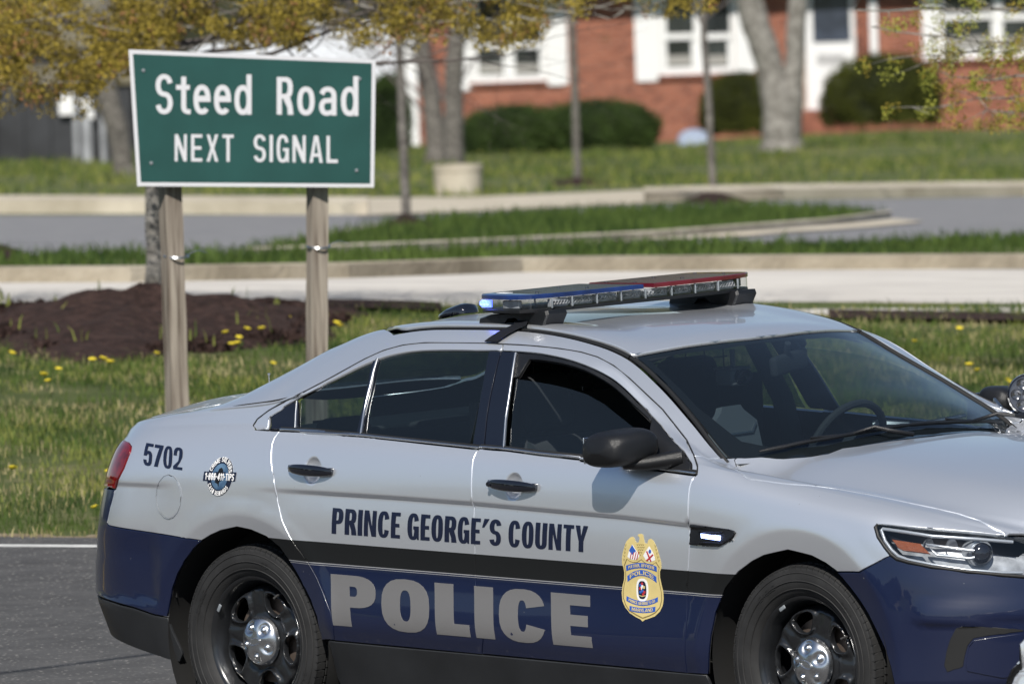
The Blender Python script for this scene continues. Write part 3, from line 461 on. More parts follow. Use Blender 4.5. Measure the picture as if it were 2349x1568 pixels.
    if ch == '4': return [[(w-s*1.3, 0), (w-s*.3, 0), (w-s*.3, .2), (w, .2), (w, .2+b), (w-s*.3, .2+b), (w-s*.3, 1), (w-s*1.3, 1), (0, .2+b), (0, .2), (w-s*1.3, .2)]], w
    # lower case for the road sign, x height .74
    X = .74
    if ch == 't': return [[(w*.30, .95), (w*.30, X), (0, X), (0, X-b), (w*.30, X-b), (w*.30, .16)]+arc(w*.30+s*1.3, .17, s*1.3, .17, 185, 265, 5, 2)+[(w*.85, -.005), (w*.85, b*.95), (w*.62, b*.95), (w*.30+s, .2), (w*.30+s, X-b), (w*.8, X-b), (w*.8, X), (w*.30+s, X), (w*.30+s, .95)]], w*.82
    if ch == 'e': return [arc(w/2, X/2, w/2, X/2+.01, 0, 318, 20, 2.3)+arc(w/2, X/2, w/2-s, X/2-b, 310, 192, 9, 2.3)+[(s, X/2-b*.45), (w, X/2-b*.45)], arc(w/2, X/2, w/2-s, X/2-b, 20, 160, 9, 2.3)], w
    if ch == 'o': return [arc(w/2, X/2, w/2, X/2+.01, 0, 345, 23, 2.3), arc(w/2, X/2, w/2-s, X/2-b, 0, 345, 23, 2.3)], w
    if ch == 'd': return [arc(w/2, X/2, w/2, X/2+.01, 62, 298, 18, 2.3)+[(w-s, .06), (w-s, 0), (w, 0), (w, 1.02), (w-s, 1.02), (w-s, X-.07)], arc(w/2, X/2, w/2-s, X/2-b, 0, 345, 19, 2.3)], w
    if ch == 'a': return [[(w-s, 0), (w, 0), (w, X*.62)]+arc(w/2, X*.66, w/2, X*.35, 10, 160, 10, 2.3)+[(s*.9, X*.70)]+arc(w/2, X*.66, w/2-s, X*.35-b, 160, 10, 8, 2.3)+[(w-s, X*.62), (w*.45, X*.60)]+arc(w*.45, X*.30, w*.45, X*.31, 100, 300, 12, 2.3)+[(w-s, .07)], [(w-s, X*.62-b), (w*.5, X*.60-b)]+arc(w*.47, X*.30, w*.47-s, X*.31-b, 110, 290, 9, 2.3)+[(w-s, b*1.25)]], w
    return [[(0, 0), (w, 0), (w, 1), (0, 1)]], w
def text_loops(txt, w, s, b, gap, space, widths=None):
    x = 0; out = []
    for ch in txt:
        if ch == ' ': x += space; continue
        g, adv = glyph(ch, (widths or {}).get(ch, w), s, b)
        out.append([[(p[0]+x, p[1]) for p in L_] for L_ in g]); x += adv+gap
    return out, x-gap
def place_text(txt, A, Bp, Ct, parent, m, nm, w=.5, s=.15, b=.13, gap=.08, space=.3, shear=0, off=.0012, widths=None, h=.05, step=.02):
    """A: bottom left, Bp: bottom right, Ct: top left, all (x, z) on the car side"""
    gl, W = text_loops(txt, w, s, b, gap, space, widths); A, Bp, Ct = map(np.array, (A, Bp, Ct)); ex = (Bp-A)/W; ez = Ct-A
    for L_ in gl: decal(nm, [[tuple(A+ex*(p[0]+shear*p[1])+ez*p[1]) for p in q_] for q_ in L_], m, parent, off, h, step)
# ------------------------------------------------------------------ the police car
def PT(i): u, t = K['pts'][0][i]; p = surf(np.array([u]), np.array([t]))[0]; return (p[0], p[2])
CAR = empty('police_car', CARM)
tag(CAR, 'silver and navy police sedan with a roof light bar parked across the road', 'police car')
paint2 = [M['paint'], M['dark']]; silver2 = [M['silver'], M['dark']]; navy2 = [M['navy'], M['dark']]
def ring(cx, cz, r0, n, nr):
    o = []
    for k in range(nr):
        r_ = r0*(k+1)/nr
        for i in range(n): a = 6.28318*i/n+k*.3; o.append((cx+r_*math.cos(a), cz+r_*math.sin(a)))
    return o
cup = []
for cx, cz in CUPS: cup += [(c[0], c[1]) for c in ring(cx, cz, .056, 22, 9)]
def feat(x0, x1):
    P_ = []
    for cx in (0., 2.868):
        for r_ in (.443, .450, .457, .464, .471, .478, .485, .492, .499):
            for k in range(120):
                a = math.radians(-15+210*k/119); x, z = cx+r_*math.cos(a), .355+r_*math.sin(a)
                if x0 < x < x1 and .42 < z < 1.0: P_.append((x, z))
    for x in np.arange(x0, x1, .020):
        zc = float(np.interp(x, CREX, CREZ))
        if -.85 < x < 2.5: P_ += [(x, zc-d) for d in (-.018, -.010, -.005, 0, .005, .010, .016, .024, .036, .05)]
    u_, t_ = side_ut([p[0] for p in P_], [p[1] for p in P_]); return np.stack([u_, t_], 1)
cu_, ct_ = side_ut([c[0] for c in cup], [c[1] for c in cup]); cupx = np.stack([cu_, ct_], 1)
def handle(parent, x0, z0, ln, key):
    """pull handle bowed off the door"""
    mb = MB(); V = []; n = 16; s = 15; hb = side_pt(x0-.09, z0+.01)
    for i in range(s):
        q_ = i/(s-1); x = x0-ln/2+ln*q_; e = math.sin(math.pi*min(1, max(0, q_)))**.28 if 0 < q_ < 1 else .25
        off = .014+.016*math.sin(math.pi*q_)**.7; hz = .0215*e; hy = .011*e
        p = hb; z = z0-(x-x0)*.045
        for k in range(n):
            a = 2*math.pi*k/n; V.append((x, p[1]-off-hy*math.cos(a), z+hz*math.copysign(abs(math.sin(a))**.8, math.sin(a))))
    F = [(i*n+k, i*n+(k+1) % n, (i+1)*n+(k+1) % n, (i+1)*n+k) for i in range(s-1) for k in range(n)]+[tuple(range(n)), tuple(range((s-1)*n, s*n))[::-1]]
    mb.add(V, F)
    for xx in (x0-ln/2+.018, x0+ln/2-.018): p = hb; mb.box((xx, p[1]-.008, z0-(xx-x0)*.045), (.030, .026, .028), bev=.006)
    if key: p = side_pt(x0-ln/2+.02, z0); mb.lathe([(.0, -.033), (.008, -.033), (.010, -.030), (.010, -.02)], (x0-ln/2+.02, p[1], z0+.004), n=16)
    return mb.build('door_handle', M['gloss_black'], parent, sharp=50)
def side_pt(x, z): u, t = side_ut([x], [z]); return surf(u, t)[0]
body = panel('body_side', K['body_side'], silver2, CAR, extra=feat(-.95, .45))
fd = panel('fuel_door', K['fuel_door'], silver2, body, off=.0016, h=.02, step=.012, thick=.004, gap=.002, rnd=.002)
body.data.materials[0] = M['paint']
fc = np.array([surf(np.array([u]), np.array([t]))[0]+surf_n(np.array([u]), np.array([t]))[0]*.0022 for u, t in resample(K['fuel_door'][0], .02)]); MB().tube(np.vstack([fc, fc[:1]]), .0010, 5).build('door_gap', M['greyplastic'], fd, sharp=80)
rb = panel('rear_bumper', K['rear_bumper'], navy2, CAR, extra=feat(-.6, 0)); panel('lower_valance', K['bumper_lower'], [M['trimplastic'], M['dark']], rb, off=-.004)
rd = panel('rear_door', K['rear_door'], paint2, CAR, extra=np.vstack([cupx, feat(.1, 1.27)]), h=.03); fdr = panel('front_door', K['front_door'], paint2, CAR, extra=np.vstack([cupx, feat(1.24, 2.45)]), h=.03)
handle(rd, .398+.0, 1.012, .235, False); handle(fdr, 1.470, .975, .25, True)
ff = panel('front_fender', K['front_fender'], paint2, CAR, extra=feat(2.35, 3.4))
fb = panel('front_bumper', K['front_bumper'], navy2, CAR, extra=feat(3.0, 3.4))
HT = {k: [(p[0], p[1]) for p in K[k][0]] for k in K if k not in ('hood_i', 'pts')}
# hood, roof, windshield, rear window, trunk lid: symmetrical, cut on the centre line and mirrored
def sym(half): return [half+[(u, 4.6-t) for u, t in reversed(half) if abs(t-2.3) > 1e-3]]
rear_edge = [p for p in HT['hood_rear'] if p[1] < 2.28]+[(2.665, 2.3)]
shut = HT['front_fender']; 
def spl(lst): return lst
hs = [tuple(p) for p in K['front_fender'][0]]; i0 = K['hood_i'][0]; i1 = K['hood_i'][1]; hoodside = hs[i0:i1]
hood = panel('hood', sym([(3.82, 2.3), (3.81, 2.0), (3.79, 1.75)]+hoodside+rear_edge), silver2, CAR, h=.04, off=.002)
hdr = [(p[0], p[1]) for p in HT['header'] if p[1] < 2.25]
roof = panel('roof', sym([(.20, 2.3), (.22, 2.05), (.32, 1.83), (.42, 1.765)]+[(x/100, 1.70+.065*max(0, (52-x)/10)) for x in range(44, 52, 2)]+[(x/100, 1.70) for x in range(54, 174, 4)]+[(1.745, 1.695)]+[(p[0]-.002, p[1]) for p in hdr[1:]]+[(1.857, 2.3)]), silver2, CAR, h=.05, off=.001)
wsl = [(2.62, 2.3), (2.59, 2.0), (2.52, 1.86), (2.36, 1.70), (2.15, 1.697), (1.95, 1.697), (1.758, 1.702)]+[(p[0]+.010, p[1]) for p in hdr[1:]]+[(1.868, 2.3)]
panel('windshield', sym(wsl), M['ws'], CAR, off=-.004, h=.08, thick=.005, back=False)
# black ceramic border of the windshield
outer = sym(wsl)[0]; ctr = (2.2, 2.3)
inner = sym([(1.888, 2.3), (1.880, 2.1), (1.845, 1.95), (1.79, 1.745), (1.95, 1.735), (2.10, 1.735), (2.33, 1.775), (2.44, 1.86), (2.51, 2.0), (2.555, 2.3)])[0]
panel('windshield_border', [outer, inner], M['seal'], CAR, off=-.0085, h=.06, thick=.001, back=True, rnd=.0005)
bl = [(-.35, 2.3), (-.35, 2.0), (-.34, 1.80), (-.30, 1.765), (-.1, 1.758), (.15, 1.758), (.38, 1.775), (.30, 1.84), (.20, 2.05), (.18, 2.3)]
panel('rear_window', sym(bl), M['glass'], CAR, off=-.003, h=.08, thick=.001, back=False, rnd=.0003)
panel('trunk_lid', sym([(-.37, 2.3), (-.365, 1.80), (-.43, 1.755), (-.50, 1.72), (-.62, 1.685), (-1.0, 1.685), (-1.12, 1.75), (-1.16, 2.3)]), silver2, CAR, h=.06, off=.001)
# ditch mouldings and gutter
mb = MB()
for s_ in (1, -1):
    us = np.linspace(.58, 1.745, 40); S0 = surf(us, np.full(40, 1.681 if s_ > 0 else 4.6-1.681)); mb.tube([p-np.array([0, 0, .006]) for p in S0], [.004+.006*k/39 for k in range(40)], 8)
    us = np.linspace(1.75, 2.37, 20); S0 = surf(us, np.full(20, 1.683 if s_ > 0 else 4.6-1.683)); mb.tube([p-np.array([0, 0, .006]) for p in S0], .009, 8)
mb.build('roof_moulding', M['seal'], CAR)
# doors: upper frames, pillars, glass
for far in (False, True):
    if far: P_rd = panel('rear_door', K['rear_door'], paint2, CAR, far=True, h=.12); P_fd = panel('front_door', K['front_door'], paint2, CAR, far=True, h=.12); panel('body_side', K['body_side'], silver2, CAR, far=True, h=.1)
    else: P_rd, P_fd = rd, fdr
    kw = dict(far=far, h=.06 if far else .03)
    panel('window_frame', K['window_frame_r'], silver2, P_rd, off=.001, **kw); panel('window_frame', K['window_frame_f'], silver2, P_fd, off=.001, **kw)
    panel('corner_applique', K['corner_applique'], [M['gloss_black'], M['dark']], P_rd, off=-.004, **kw)
    panel('quarter_glass', K['quarter_glass'], M['glass'], P_rd, off=-.010, back=False, thick=.004, **kw)
    panel('divider_bar', K['door_bar'], [M['gloss_black'], M['dark']], P_rd, off=-.003, **kw)
    panel('window_glass', K['rear_glass'], M['glass'], P_rd, off=-.010, back=False, thick=.004, **kw)
    panel('pillar_applique', K['b_pillar_r'], [M['gloss_black'], M['dark']], P_rd, off=-.001, **kw); panel('pillar_applique', K['b_pillar_f'], [M['gloss_black'], M['dark']], P_fd, off=-.001, **kw)
    panel('window_glass', K['front_glass'], M['glass_f'], P_fd, off=-.012, back=False, thick=.004, **kw)
    panel('window_seal', K['window_seal'], [M['plastic'], M['dark']], P_fd, off=-.006, **kw)
    panel('mirror_sail', K['mirror_sail'], [M['plastic'], M['dark']], P_fd, off=.004, **kw)
    if far: panel('front_fender', K['front_fender'], silver2, CAR, far=True, h=.1); panel('front_bumper', K['front_bumper'], navy2, CAR, far=True, h=.12); panel('rear_bumper', K['rear_bumper'], navy2, CAR, far=True, h=.12); panel('taillight', K['taillight'], M['red_lens'], CAR, far=True); panel('headlight', K['headlight'], M['lens'], CAR, far=True)
def line_on(pts, parent, nm, m, r_=.004, off=.002, n=6):
    P = []
    for (u, t) in resample(pts, .03)[:-1] if False else pts:
        P.append(surf(np.array([u]), np.array([t]))[0]+surf_n(np.array([u]), np.array([t]))[0]*off)
    return MB().tube(P, r_, n).build(nm, m, parent, sharp=60)
line_on(HT['gap_r'], rd, 'frame_gap', M['seal'], .0030, .0005); line_on(HT['gap_f'], fdr, 'frame_gap', M['seal'], .0030, .0005)
br = HT['beltline_r']; bfr = HT['beltline_f']
line_on([(u, t+.010) for u, t in br], rd, 'belt_moulding', M['chrome'], .0045, .003); line_on([(u, t+.010) for u, t in bfr], fdr, 'belt_moulding', M['chrome'], .0045, .003)
line_on([(u, t+.021) for u, t in br], rd, 'belt_seal', M['seal'], .008, -.002); line_on([(u, t+.021) for u, t in bfr], fdr, 'belt_seal', M['seal'], .008, -.002)
for nm, par in (('strip_a', rd), ('strip_b', rd), ('strip_c', fdr)): line_on(HT[nm], par, 'bright_strip', M['brushed'], .0055, .0)
# dark gap liner inside the shell so that joints read black
def liner():
    us = np.concatenate([np.linspace(-1.20, 3.86, 70)]); V = []; F = []; 
    for far in (0, 1):
        ts = np.linspace(.05, 1.17, 14); b = len(V)
        for u in us:
            t = ts if not far else 4.6-ts; S0 = surf(np.full(14, u), t)-surf_n(np.full(14, u), t)*.030; V += [tuple(p) for p in S0]
        for i in range(len(us)-1):
            for j in range(13):
                a = b+i*14+j; c = np.mean([V[a], V[a+15]], 0)
                if c[0] > 3.16 and c[2] > .55: continue
                if min(math.hypot(c[0], c[2]-.355), math.hypot(c[0]-2.868, c[2]-.355)) < .47: continue
                F.append((a, a+14, a+15, a+1))
    us = np.concatenate([np.linspace(-1.0, -.40, 8)]); 
    return mobj('inner_shell', V, F, M['dark'], CAR)
liner()
# engine bay / trunk closing planes and floor
mb = MB()
mb.box((1.43, 0, .20), (1.9, 1.50, .04)); mb.box((3.25, 0, .45), (1.0, 1.05, .55)); mb.box((-.72, 0, .72), (.50, 1.20, .60)); mb.box((2.35, 0, .55), (.06, 1.6, .70)); mb.box((-.22, 0, .75), (.5, 1.2, .60))
mb.build('underbody', M['liner'], CAR, smooth=False)
# wheel housings
for cx in (0, 2.868):
    for s_ in (-1, 1):
        mb = MB(); V = []; n = 40; prof = [(.435, .945), (.440, .90), (.435, .72), (.10, .70)]
        for r_, y in prof:
            for k in range(n+1):
                a = math.radians(-35+250*k/n); V.append((cx+r_*math.cos(a), s_*y, .36+r_*math.sin(a)))
        F = [(i*(n+1)+k, i*(n+1)+k+1, (i+1)*(n+1)+k+1, (i+1)*(n+1)+k) for i in range(3) for k in range(n)]; mb.add(V, F)
        mb.build('wheel_housing', M['liner'], CAR)
    # rolled arch lip
# sills
for far in (0, 1):
    lp = [(.445, .36), (1.25, .36), (2.41, .36), (2.43, .20), (2.43, .10), (1.3, .10), (.48, .10), (.44, .2)]
    sm = panel('sill_moulding', [lp], [M['trimplastic'], M['dark']], CAR, off=.004, far=bool(far), h=.05)
K['taillight_o'] = K['taillight']
tl = panel('taillight', K['taillight'], M['red_lens'], CAR, off=.004, h=.02, thick=.02)
for k in range(5):
    u = -.755+.0; 
# ---- wheels
def tyre_tread(mb, R, w):
    n = 76
    for rowi, (y0, y1) in enumerate(((-.118, -.084), (-.078, -.034), (-.028, .028), (.034, .078), (.084, .118))):
        for k in range(n):
            a0 = 2*math.pi*(k+.35*(rowi % 2))/n; a1 = a0+2*math.pi/n*.80; V = []
            sh = .012*(1 if rowi in (0, 2, 4) else -1)
            for rr, in ((R-.006,), (R,)):
                for (a, y) in ((a0, y0), (a1, y0), (a1+sh, y1), (a0+sh, y1)):
                    r2 = rr-(.010 if abs(y) > .11 else .003 if abs(y) > .08 else 0)
                    V.append((r2*math.cos(a), y, r2*math.sin(a)))
            mb.add(V, [(4, 5, 6, 7), (0, 1, 5, 4), (1, 2, 6, 5), (2, 3, 7, 6), (3, 0, 4, 7)])
def make_wheel():
    w = empty('wheel'); w.parent = CAR
    R = .3635; mb = MB()
    prof = [(.238, -.085), (.246, -.100), (.262, -.112), (.290, -.1235), (.318, -.1245), (.336, -.119), (.345, -.1185), (.3525, -.112), (.3575, -.098), (.3585, 0), (.3575, .098), (.345, .118), (.318, .1245), (.262, .112), (.238, .085)]
    mb.lathe(prof, n=110)
    for rr, yy in ((.272, -.1185), (.300, -.1262), (.329, -.1228)): mb.lathe([(rr-.0025, yy+.001), (rr, yy-.0012), (rr+.0025, yy+.001)], n=90)
    # shoulder notches and raised lettering on the sidewall
    for k in range(76):
        a = 2*math.pi*k/76; mb.box((.346*math.cos(a), -.1172, .346*math.sin(a)), (.013, .004, .0032), Matrix.Rotation(-a, 3, 'Y'))
    for word, a0 in (('EAGLE', 152), ('RS-A', 68), ('EAGLE', 332), ('RS-A', 248)):
        gl, W = text_loops(word, .8, .2, .17, .22, .4); hgt = .019
        for L_ in gl:
            fl = []
            for q_ in L_:
                fl.append([(math.radians(a0)-(p[0]*hgt)/.302, .293+p[1]*hgt) for p in q_])
            P, F = cdt([[(a*.3, r_) for a, r_ in l] for l in fl], .05); V = [(r_*math.cos(a/.3), -.1262, r_*math.sin(a/.3)) for a, r_ in P]; mb.add(V, [tuple(t) for t in F])
    mb.build('tyre', M['rubber'], w, sharp=50)
    mb = MB(); tyre_tread(mb, R, .245); tr = mb.build('tread', M['rubber'], w, smooth=False); tr['kind'] = 'stuff'
    # steel rim with five openings
    mb = MB(); mb.lathe([(.232, -.088), (.243, -.090), (.2465, -.096), (.244, -.1005), (.236, -.098), (.228, -.086), (.222, -.066), (.214, -.052), (.210, -.030), (.210, .09)], n=90)
    rim = mb.build('rim', M['steel_black'], w, sharp=60)
    circ = lambda r_, n: [(r_*math.cos(6.283185*k/n), r_*math.sin(6.283185*k/n)) for k in range(n)]
    def hole_loop(j, g=1.0, n=28):
        o_ = []; c = math.radians(90+36+72*j)
        for k in range(n):
            a = 6.283185*k/n; tx = .046*g*math.copysign(abs(math.cos(a))**.72, math.cos(a)); ry = .037*g*math.copysign(abs(math.sin(a))**.72, math.sin(a)); tx *= 1+ry*5.0
            rr_ = .151+ry; an = c+tx/.151; o_.append((rr_*math.cos(an), rr_*math.sin(an)))
        return o_
    ex = [p for j in range(5) for g_ in (1.06, 1.13, 1.22, 1.34) for p in hole_loop(j, g_, 30)]+[p for r_ in (.06, .075, .09, .185, .192, .199, .205) for p in circ(r_, 90)]
    P, F = cdt([circ(.209, 90), circ(.045, 40)]+[hole_loop(j) for j in range(5)], .009, np.array(ex))
    def face_y(x, z):
        r_ = math.hypot(x, z); a = math.atan2(z, x); y = -.052-.012*sst(.09, .14, r_)+.034*sst(.188, .210, r_)**1.5
        d = ((a-math.radians(126)+math.pi/5+4*math.pi) % (2*math.pi/5))-math.pi/5; ry = (r_-.151)/.037; tx = d*.151/.046/(1+(r_-.151)*5); h_ = (abs(tx)**2.78+abs(ry)**2.78)**(1/2.78)
        y -= .009*math.exp(-((h_-1.10)/.16)**2); y += .005*math.exp(-((h_-1.5)/.25)**2)*sst(.09, .11, r_)
        y -= .010*(1-sst(.085, .115, r_)); return float(y)
    F = [t if ((P[t[1]][0]-P[t[0]][0])*(P[t[2]][1]-P[t[0]][1])-(P[t[1]][1]-P[t[0]][1])*(P[t[2]][0]-P[t[0]][0])) > 0 else t[::-1] for t in F]
    V = [(p[0], face_y(*p), p[1]) for p in P]; F = [tuple(int(i) for i in t) for t in F]; ed = {(t[i], t[(i+1) % 3]) for t in F for i in range(3)}; idx = {}
    for (i, j) in list(ed):
        if (j, i) in ed: continue
        for q_ in (i, j):
            if q_ not in idx: idx[q_] = len(V); V.append((V[q_][0], V[q_][1]+.024, V[q_][2]))
        F.append((j, i, idx[i], idx[j]))
    mb = MB().add(V, F); mb.build('wheel_disc', M['steel_black'], rim, sharp=70)
    mb = MB(); mb.box((.228*math.cos(2.45), -.098, .228*math.sin(2.45)), (.030, .006, .014), Matrix.Rotation(-2.45-math.pi/2, 3, 'Y'), bev=.002); mb.build('balance_weight', M['greyplastic'], rim)
    mb = MB(); a = .86; mb.tube([(.213*math.cos(a), -.060, .213*math.sin(a)), (.204*math.cos(a), -.086, .204*math.sin(a)), (.192*math.cos(a), -.098, .192*math.sin(a))], [.006, .0055, .005], 10); mb.build('valve_stem', M['rubber'], rim)
    # brake disc behind
    mb = MB(); mb.lathe([(.05, -.02), (.16, -.02), (.16, .0)], n=48); mb.build('brake_disc', M['brake'], w)
    # chrome hub cap with five lug bosses
    V = []; F = []; na, nr_ = 80, 22
    for i in range(nr_+1):
        r_ = .094*i/nr_
        for k in range(na):
            a = 2*math.pi*k/na; y = -.110+.030*(r_/.094)**2.6
            if r_ > .088: y += .012*((r_-.088)/.006)
            for j in range(5):
                la = math.radians(90+22+72*j); d = math.hypot(r_*math.cos(a)-.060*math.cos(la), r_*math.sin(a)-.060*math.sin(la)); y += .007*math.exp(-((d-.017)/.006)**2)*(1 if d > .010 else 0)*.6-.010*(1-sst(.006, .014, d))+.004*(1-sst(.012, .022, d))
            y += .003*math.cos(5*(a-math.radians(112)))*sst(.02, .05, r_)*(1-sst(.075, .09, r_)); V.append((r_*math.cos(a), y, r_*math.sin(a)))
    F = [(i*na+k, i*na+(k+1) % na, (i+1)*na+(k+1) % na, (i+1)*na+k) for i in range(nr_) for k in range(na)]
    mb = MB().add(V, F); hc = mb.build('hub_cap', M['chrome'], w, sharp=80)
    mb = MB(); pts = [(.030*math.cos(a), -.1125, .013*math.sin(a)) for a in np.linspace(0, 6.2832, 25)]; mb.tube(pts, .0012, 5); mb.build('hub_emblem', M['chrome'], hc)
    return w
def copy_tree(o, parent=None, M_=None):
    c = o.copy(); COL.objects.link(c); c.parent = parent
    for ch in list(o.children): copy_tree(ch, c)
    return c
wh = make_wheel(); wh.location = (0, -.803, .36); wh.rotation_euler = (0, math.radians(-8), 0)
w2 = copy_tree(wh, CAR); w2.location = (2.868, -.803, .355); w2.rotation_euler = (0, math.radians(20), 0)
w3 = copy_tree(wh, CAR); w3.location = (0, .803, .36); w3.rotation_euler = (0, 0, math.pi)
w4 = copy_tree(wh, CAR); w4.location = (2.868, .803, .355); w4.rotation_euler = (0, 0, math.pi)
# ---- side mirrors
def side_mirror(s_):
    V = []; n = 40; ny = 21; F = []
    # lofted from the outer end (|y| 1.11) to the inner end (|y| .91)
    for i in range(ny):
        q_ = i/(ny-1); y = 1.115-.215*q_; e = (1-(abs(q_-.5)*2)**4.0)**(1/3.0) if 0 < q_ < 1 else .0
        e = max(e, .03); xc = 2.055+.055*q_; rx = (.095-.012*q_)*(.72+.28*e)*(e**.35); rz = .070*e
        for k in range(n):
            a = 2*math.pi*k/n; ca, sa = math.cos(a), math.sin(a)
            x = xc+rx*math.copysign(abs(ca)**(.55 if ca < 0 else .9), ca); z = 1.122-.010*(1-q_)+rz*math.copysign(abs(sa)**.62, sa)*(.86 if sa < 0 else 1)+.008*q_
            V.append((x, s_*y, z))
    F = [(i*n+k, i*n+(k+1) % n, (i+1)*n+(k+1) % n, (i+1)*n+k) for i in range(ny-1) for k in range(n)]+[tuple(range(n)), tuple(range((ny-1)*n, ny*n))]
    mb = MB().add(V, F); mr = mb.build('side_mirror', M['plastic'], CAR, sharp=60)
    mb = MB(); P = [(2.10, s_*1.02, 1.066), (2.16, s_*.965, 1.066), (2.22, s_*.93, 1.074), (2.27, s_*.885, 1.082)]; mb.tube(P, [.018, .026, .030, .032], 12); mb.build('mirror_arm', M['plastic'], mr, sharp=60)
    mb = MB(); pts = [(2.055+.10*math.cos(a)*.98, s_*1.01+.098*math.sin(a)*s_, 1.108) for a in np.linspace(-1.4, 1.4, 20)]; mb.tube(pts, .0018, 5); mb.build('housing_seam', M['seal'], mr)
    mb = MB(); mb.box((1.970, s_*1.005, 1.118), (.006, .165, .095), bev=.003); mb.build('mirror_glass', M['chrome'], mr)
    return mr
side_mirror(-1); side_mirror(1)
# ---- roof light bar
lb = empty('light_bar'); lb.parent = CAR
def barplan(g=0.0):
    half = [(1.250+g, 0), (1.249+g, .25), (1.243+g, .40), (1.226+g, .50), (1.205+g*.8, .56+g*.5), (1.175+g*.3, .598+g), (1.13, .605+g), (1.0, .580+g), (.945-g*.3, .560+g), (.925-g, .54), (.918-g, .40), (.915-g, 0)]
    return half
def barloop(g): h_ = barplan(g); return h_+[(x, -y) for x, y in reversed(h_[1:-1])]
def bar_shell(name, m, z0, z1, g, ysel=None, cap=True, par=lb, dome=0.0):
    lp = resample(barloop(g), .03)
    if ysel: lp = [p for p in lp if ysel(p[1])]
    n = len(lp); V = [(p[0], p[1], z0) for p in lp]+[(p[0], p[1], z1-.003) for p in lp]+[(1.08+(p[0]-1.08)*.985, p[1]*.994, z1) for p in lp]
    F = [(k, (k+1) % n, n+(k+1) % n, n+k) for k in range(n)]+[(n+k, n+(k+1) % n, 2*n+(k+1) % n, 2*n+k) for k in range(n)]
    if cap: F += [tuple(range(2*n, 3*n)), tuple(range(n))[::-1]]
    return MB().add(V, F).build(name, m, par, sharp=40)
bar_shell('bar_lid', M['blue_lid'], 1.622, 1.638, .004, lambda y: y < -.001)['label'] = 'blue half of the light bar lid'
bar_shell('bar_lid', M['red_lid'], 1.622, 1.638, .004, lambda y: y > .001)['label'] = 'red half of the light bar lid'
bar_shell('bar_lens', M['lens'], 1.583, 1.6225, .0, cap=False)
bar_shell('bar_base', M['plastic'], 1.572, 1.584, .002)
for y in (-.50, -.395, -.267, -.141, -.014, .124, .249, .371, .475):
    MB().box((1.247, y, 1.603), (.008, .0035, .037), bev=.001).build('lens_divider', M['greyplastic'], lb); MB().box((.92, y, 1.603), (.006, .0035, .037), bev=.001).build('lens_divider', M['greyplastic'], lb)
for j, (ya, yb) in enumerate(((-.49, -.40), (-.385, -.275), (-.26, -.15), (-.13, -.022), (-.008, .115), (.132, .24), (.258, .362), (.38, .468))):
    mb = MB(); mb.box((1.222, (ya+yb)/2, 1.602), (.020, yb-ya, .030), bev=.002)
    for k in range(6): mb.lathe([(.0, 0), (.0065, .002), (.0075, .008), (.007, .009)], (1.231, ya+(yb-ya)*(k+.5)/6, 1.603), 'x', 8)
    mb.build('led_module', M['bar_inner'], lb)
for s_ in (-1, 1):
    mb = MB(); mb.box((1.115, s_*.575, 1.602), (.085, .018, .030), bev=.003); mb.build('led_module', M['bar_inner'], lb)
mb = MB(); mb.box((.972, -.566, 1.604), (.050, .012, .028), bev=.003)
for k in range(3): mb.lathe([(.0, 0), (.009, 0), (.009, .006)], (.956+.017*k, -.574, 1.606), 'y', 10, sy=-1)
l_ = mb.build('lit_led_module', M['led_blue'], lb); l_['label'] = 'blue flashing lamp lit at the near rear corner of the bar'
mb = MB()
for k in range(9): mb.box((1.014+k*.007, -.583, 1.604), (.003, .004, .030))
mb.build('lens_ribs', M['lens'], lb, smooth=False)
mb = MB(); 
for y in (-.46, -.2, .05, .30, .52):
    for x in (1.13, .98): MB().lathe([(0, .003), (.007, .002), (.008, -.002)], (x, y, 1.638), 'z', 12).build('lid_screw', M['plastic'], lb)
mb = MB(); mb.box((1.0, -.50, 1.6392), (.05, .035, .0015)); mb.build('bar_sticker', M['white_v'], lb, smooth=False)
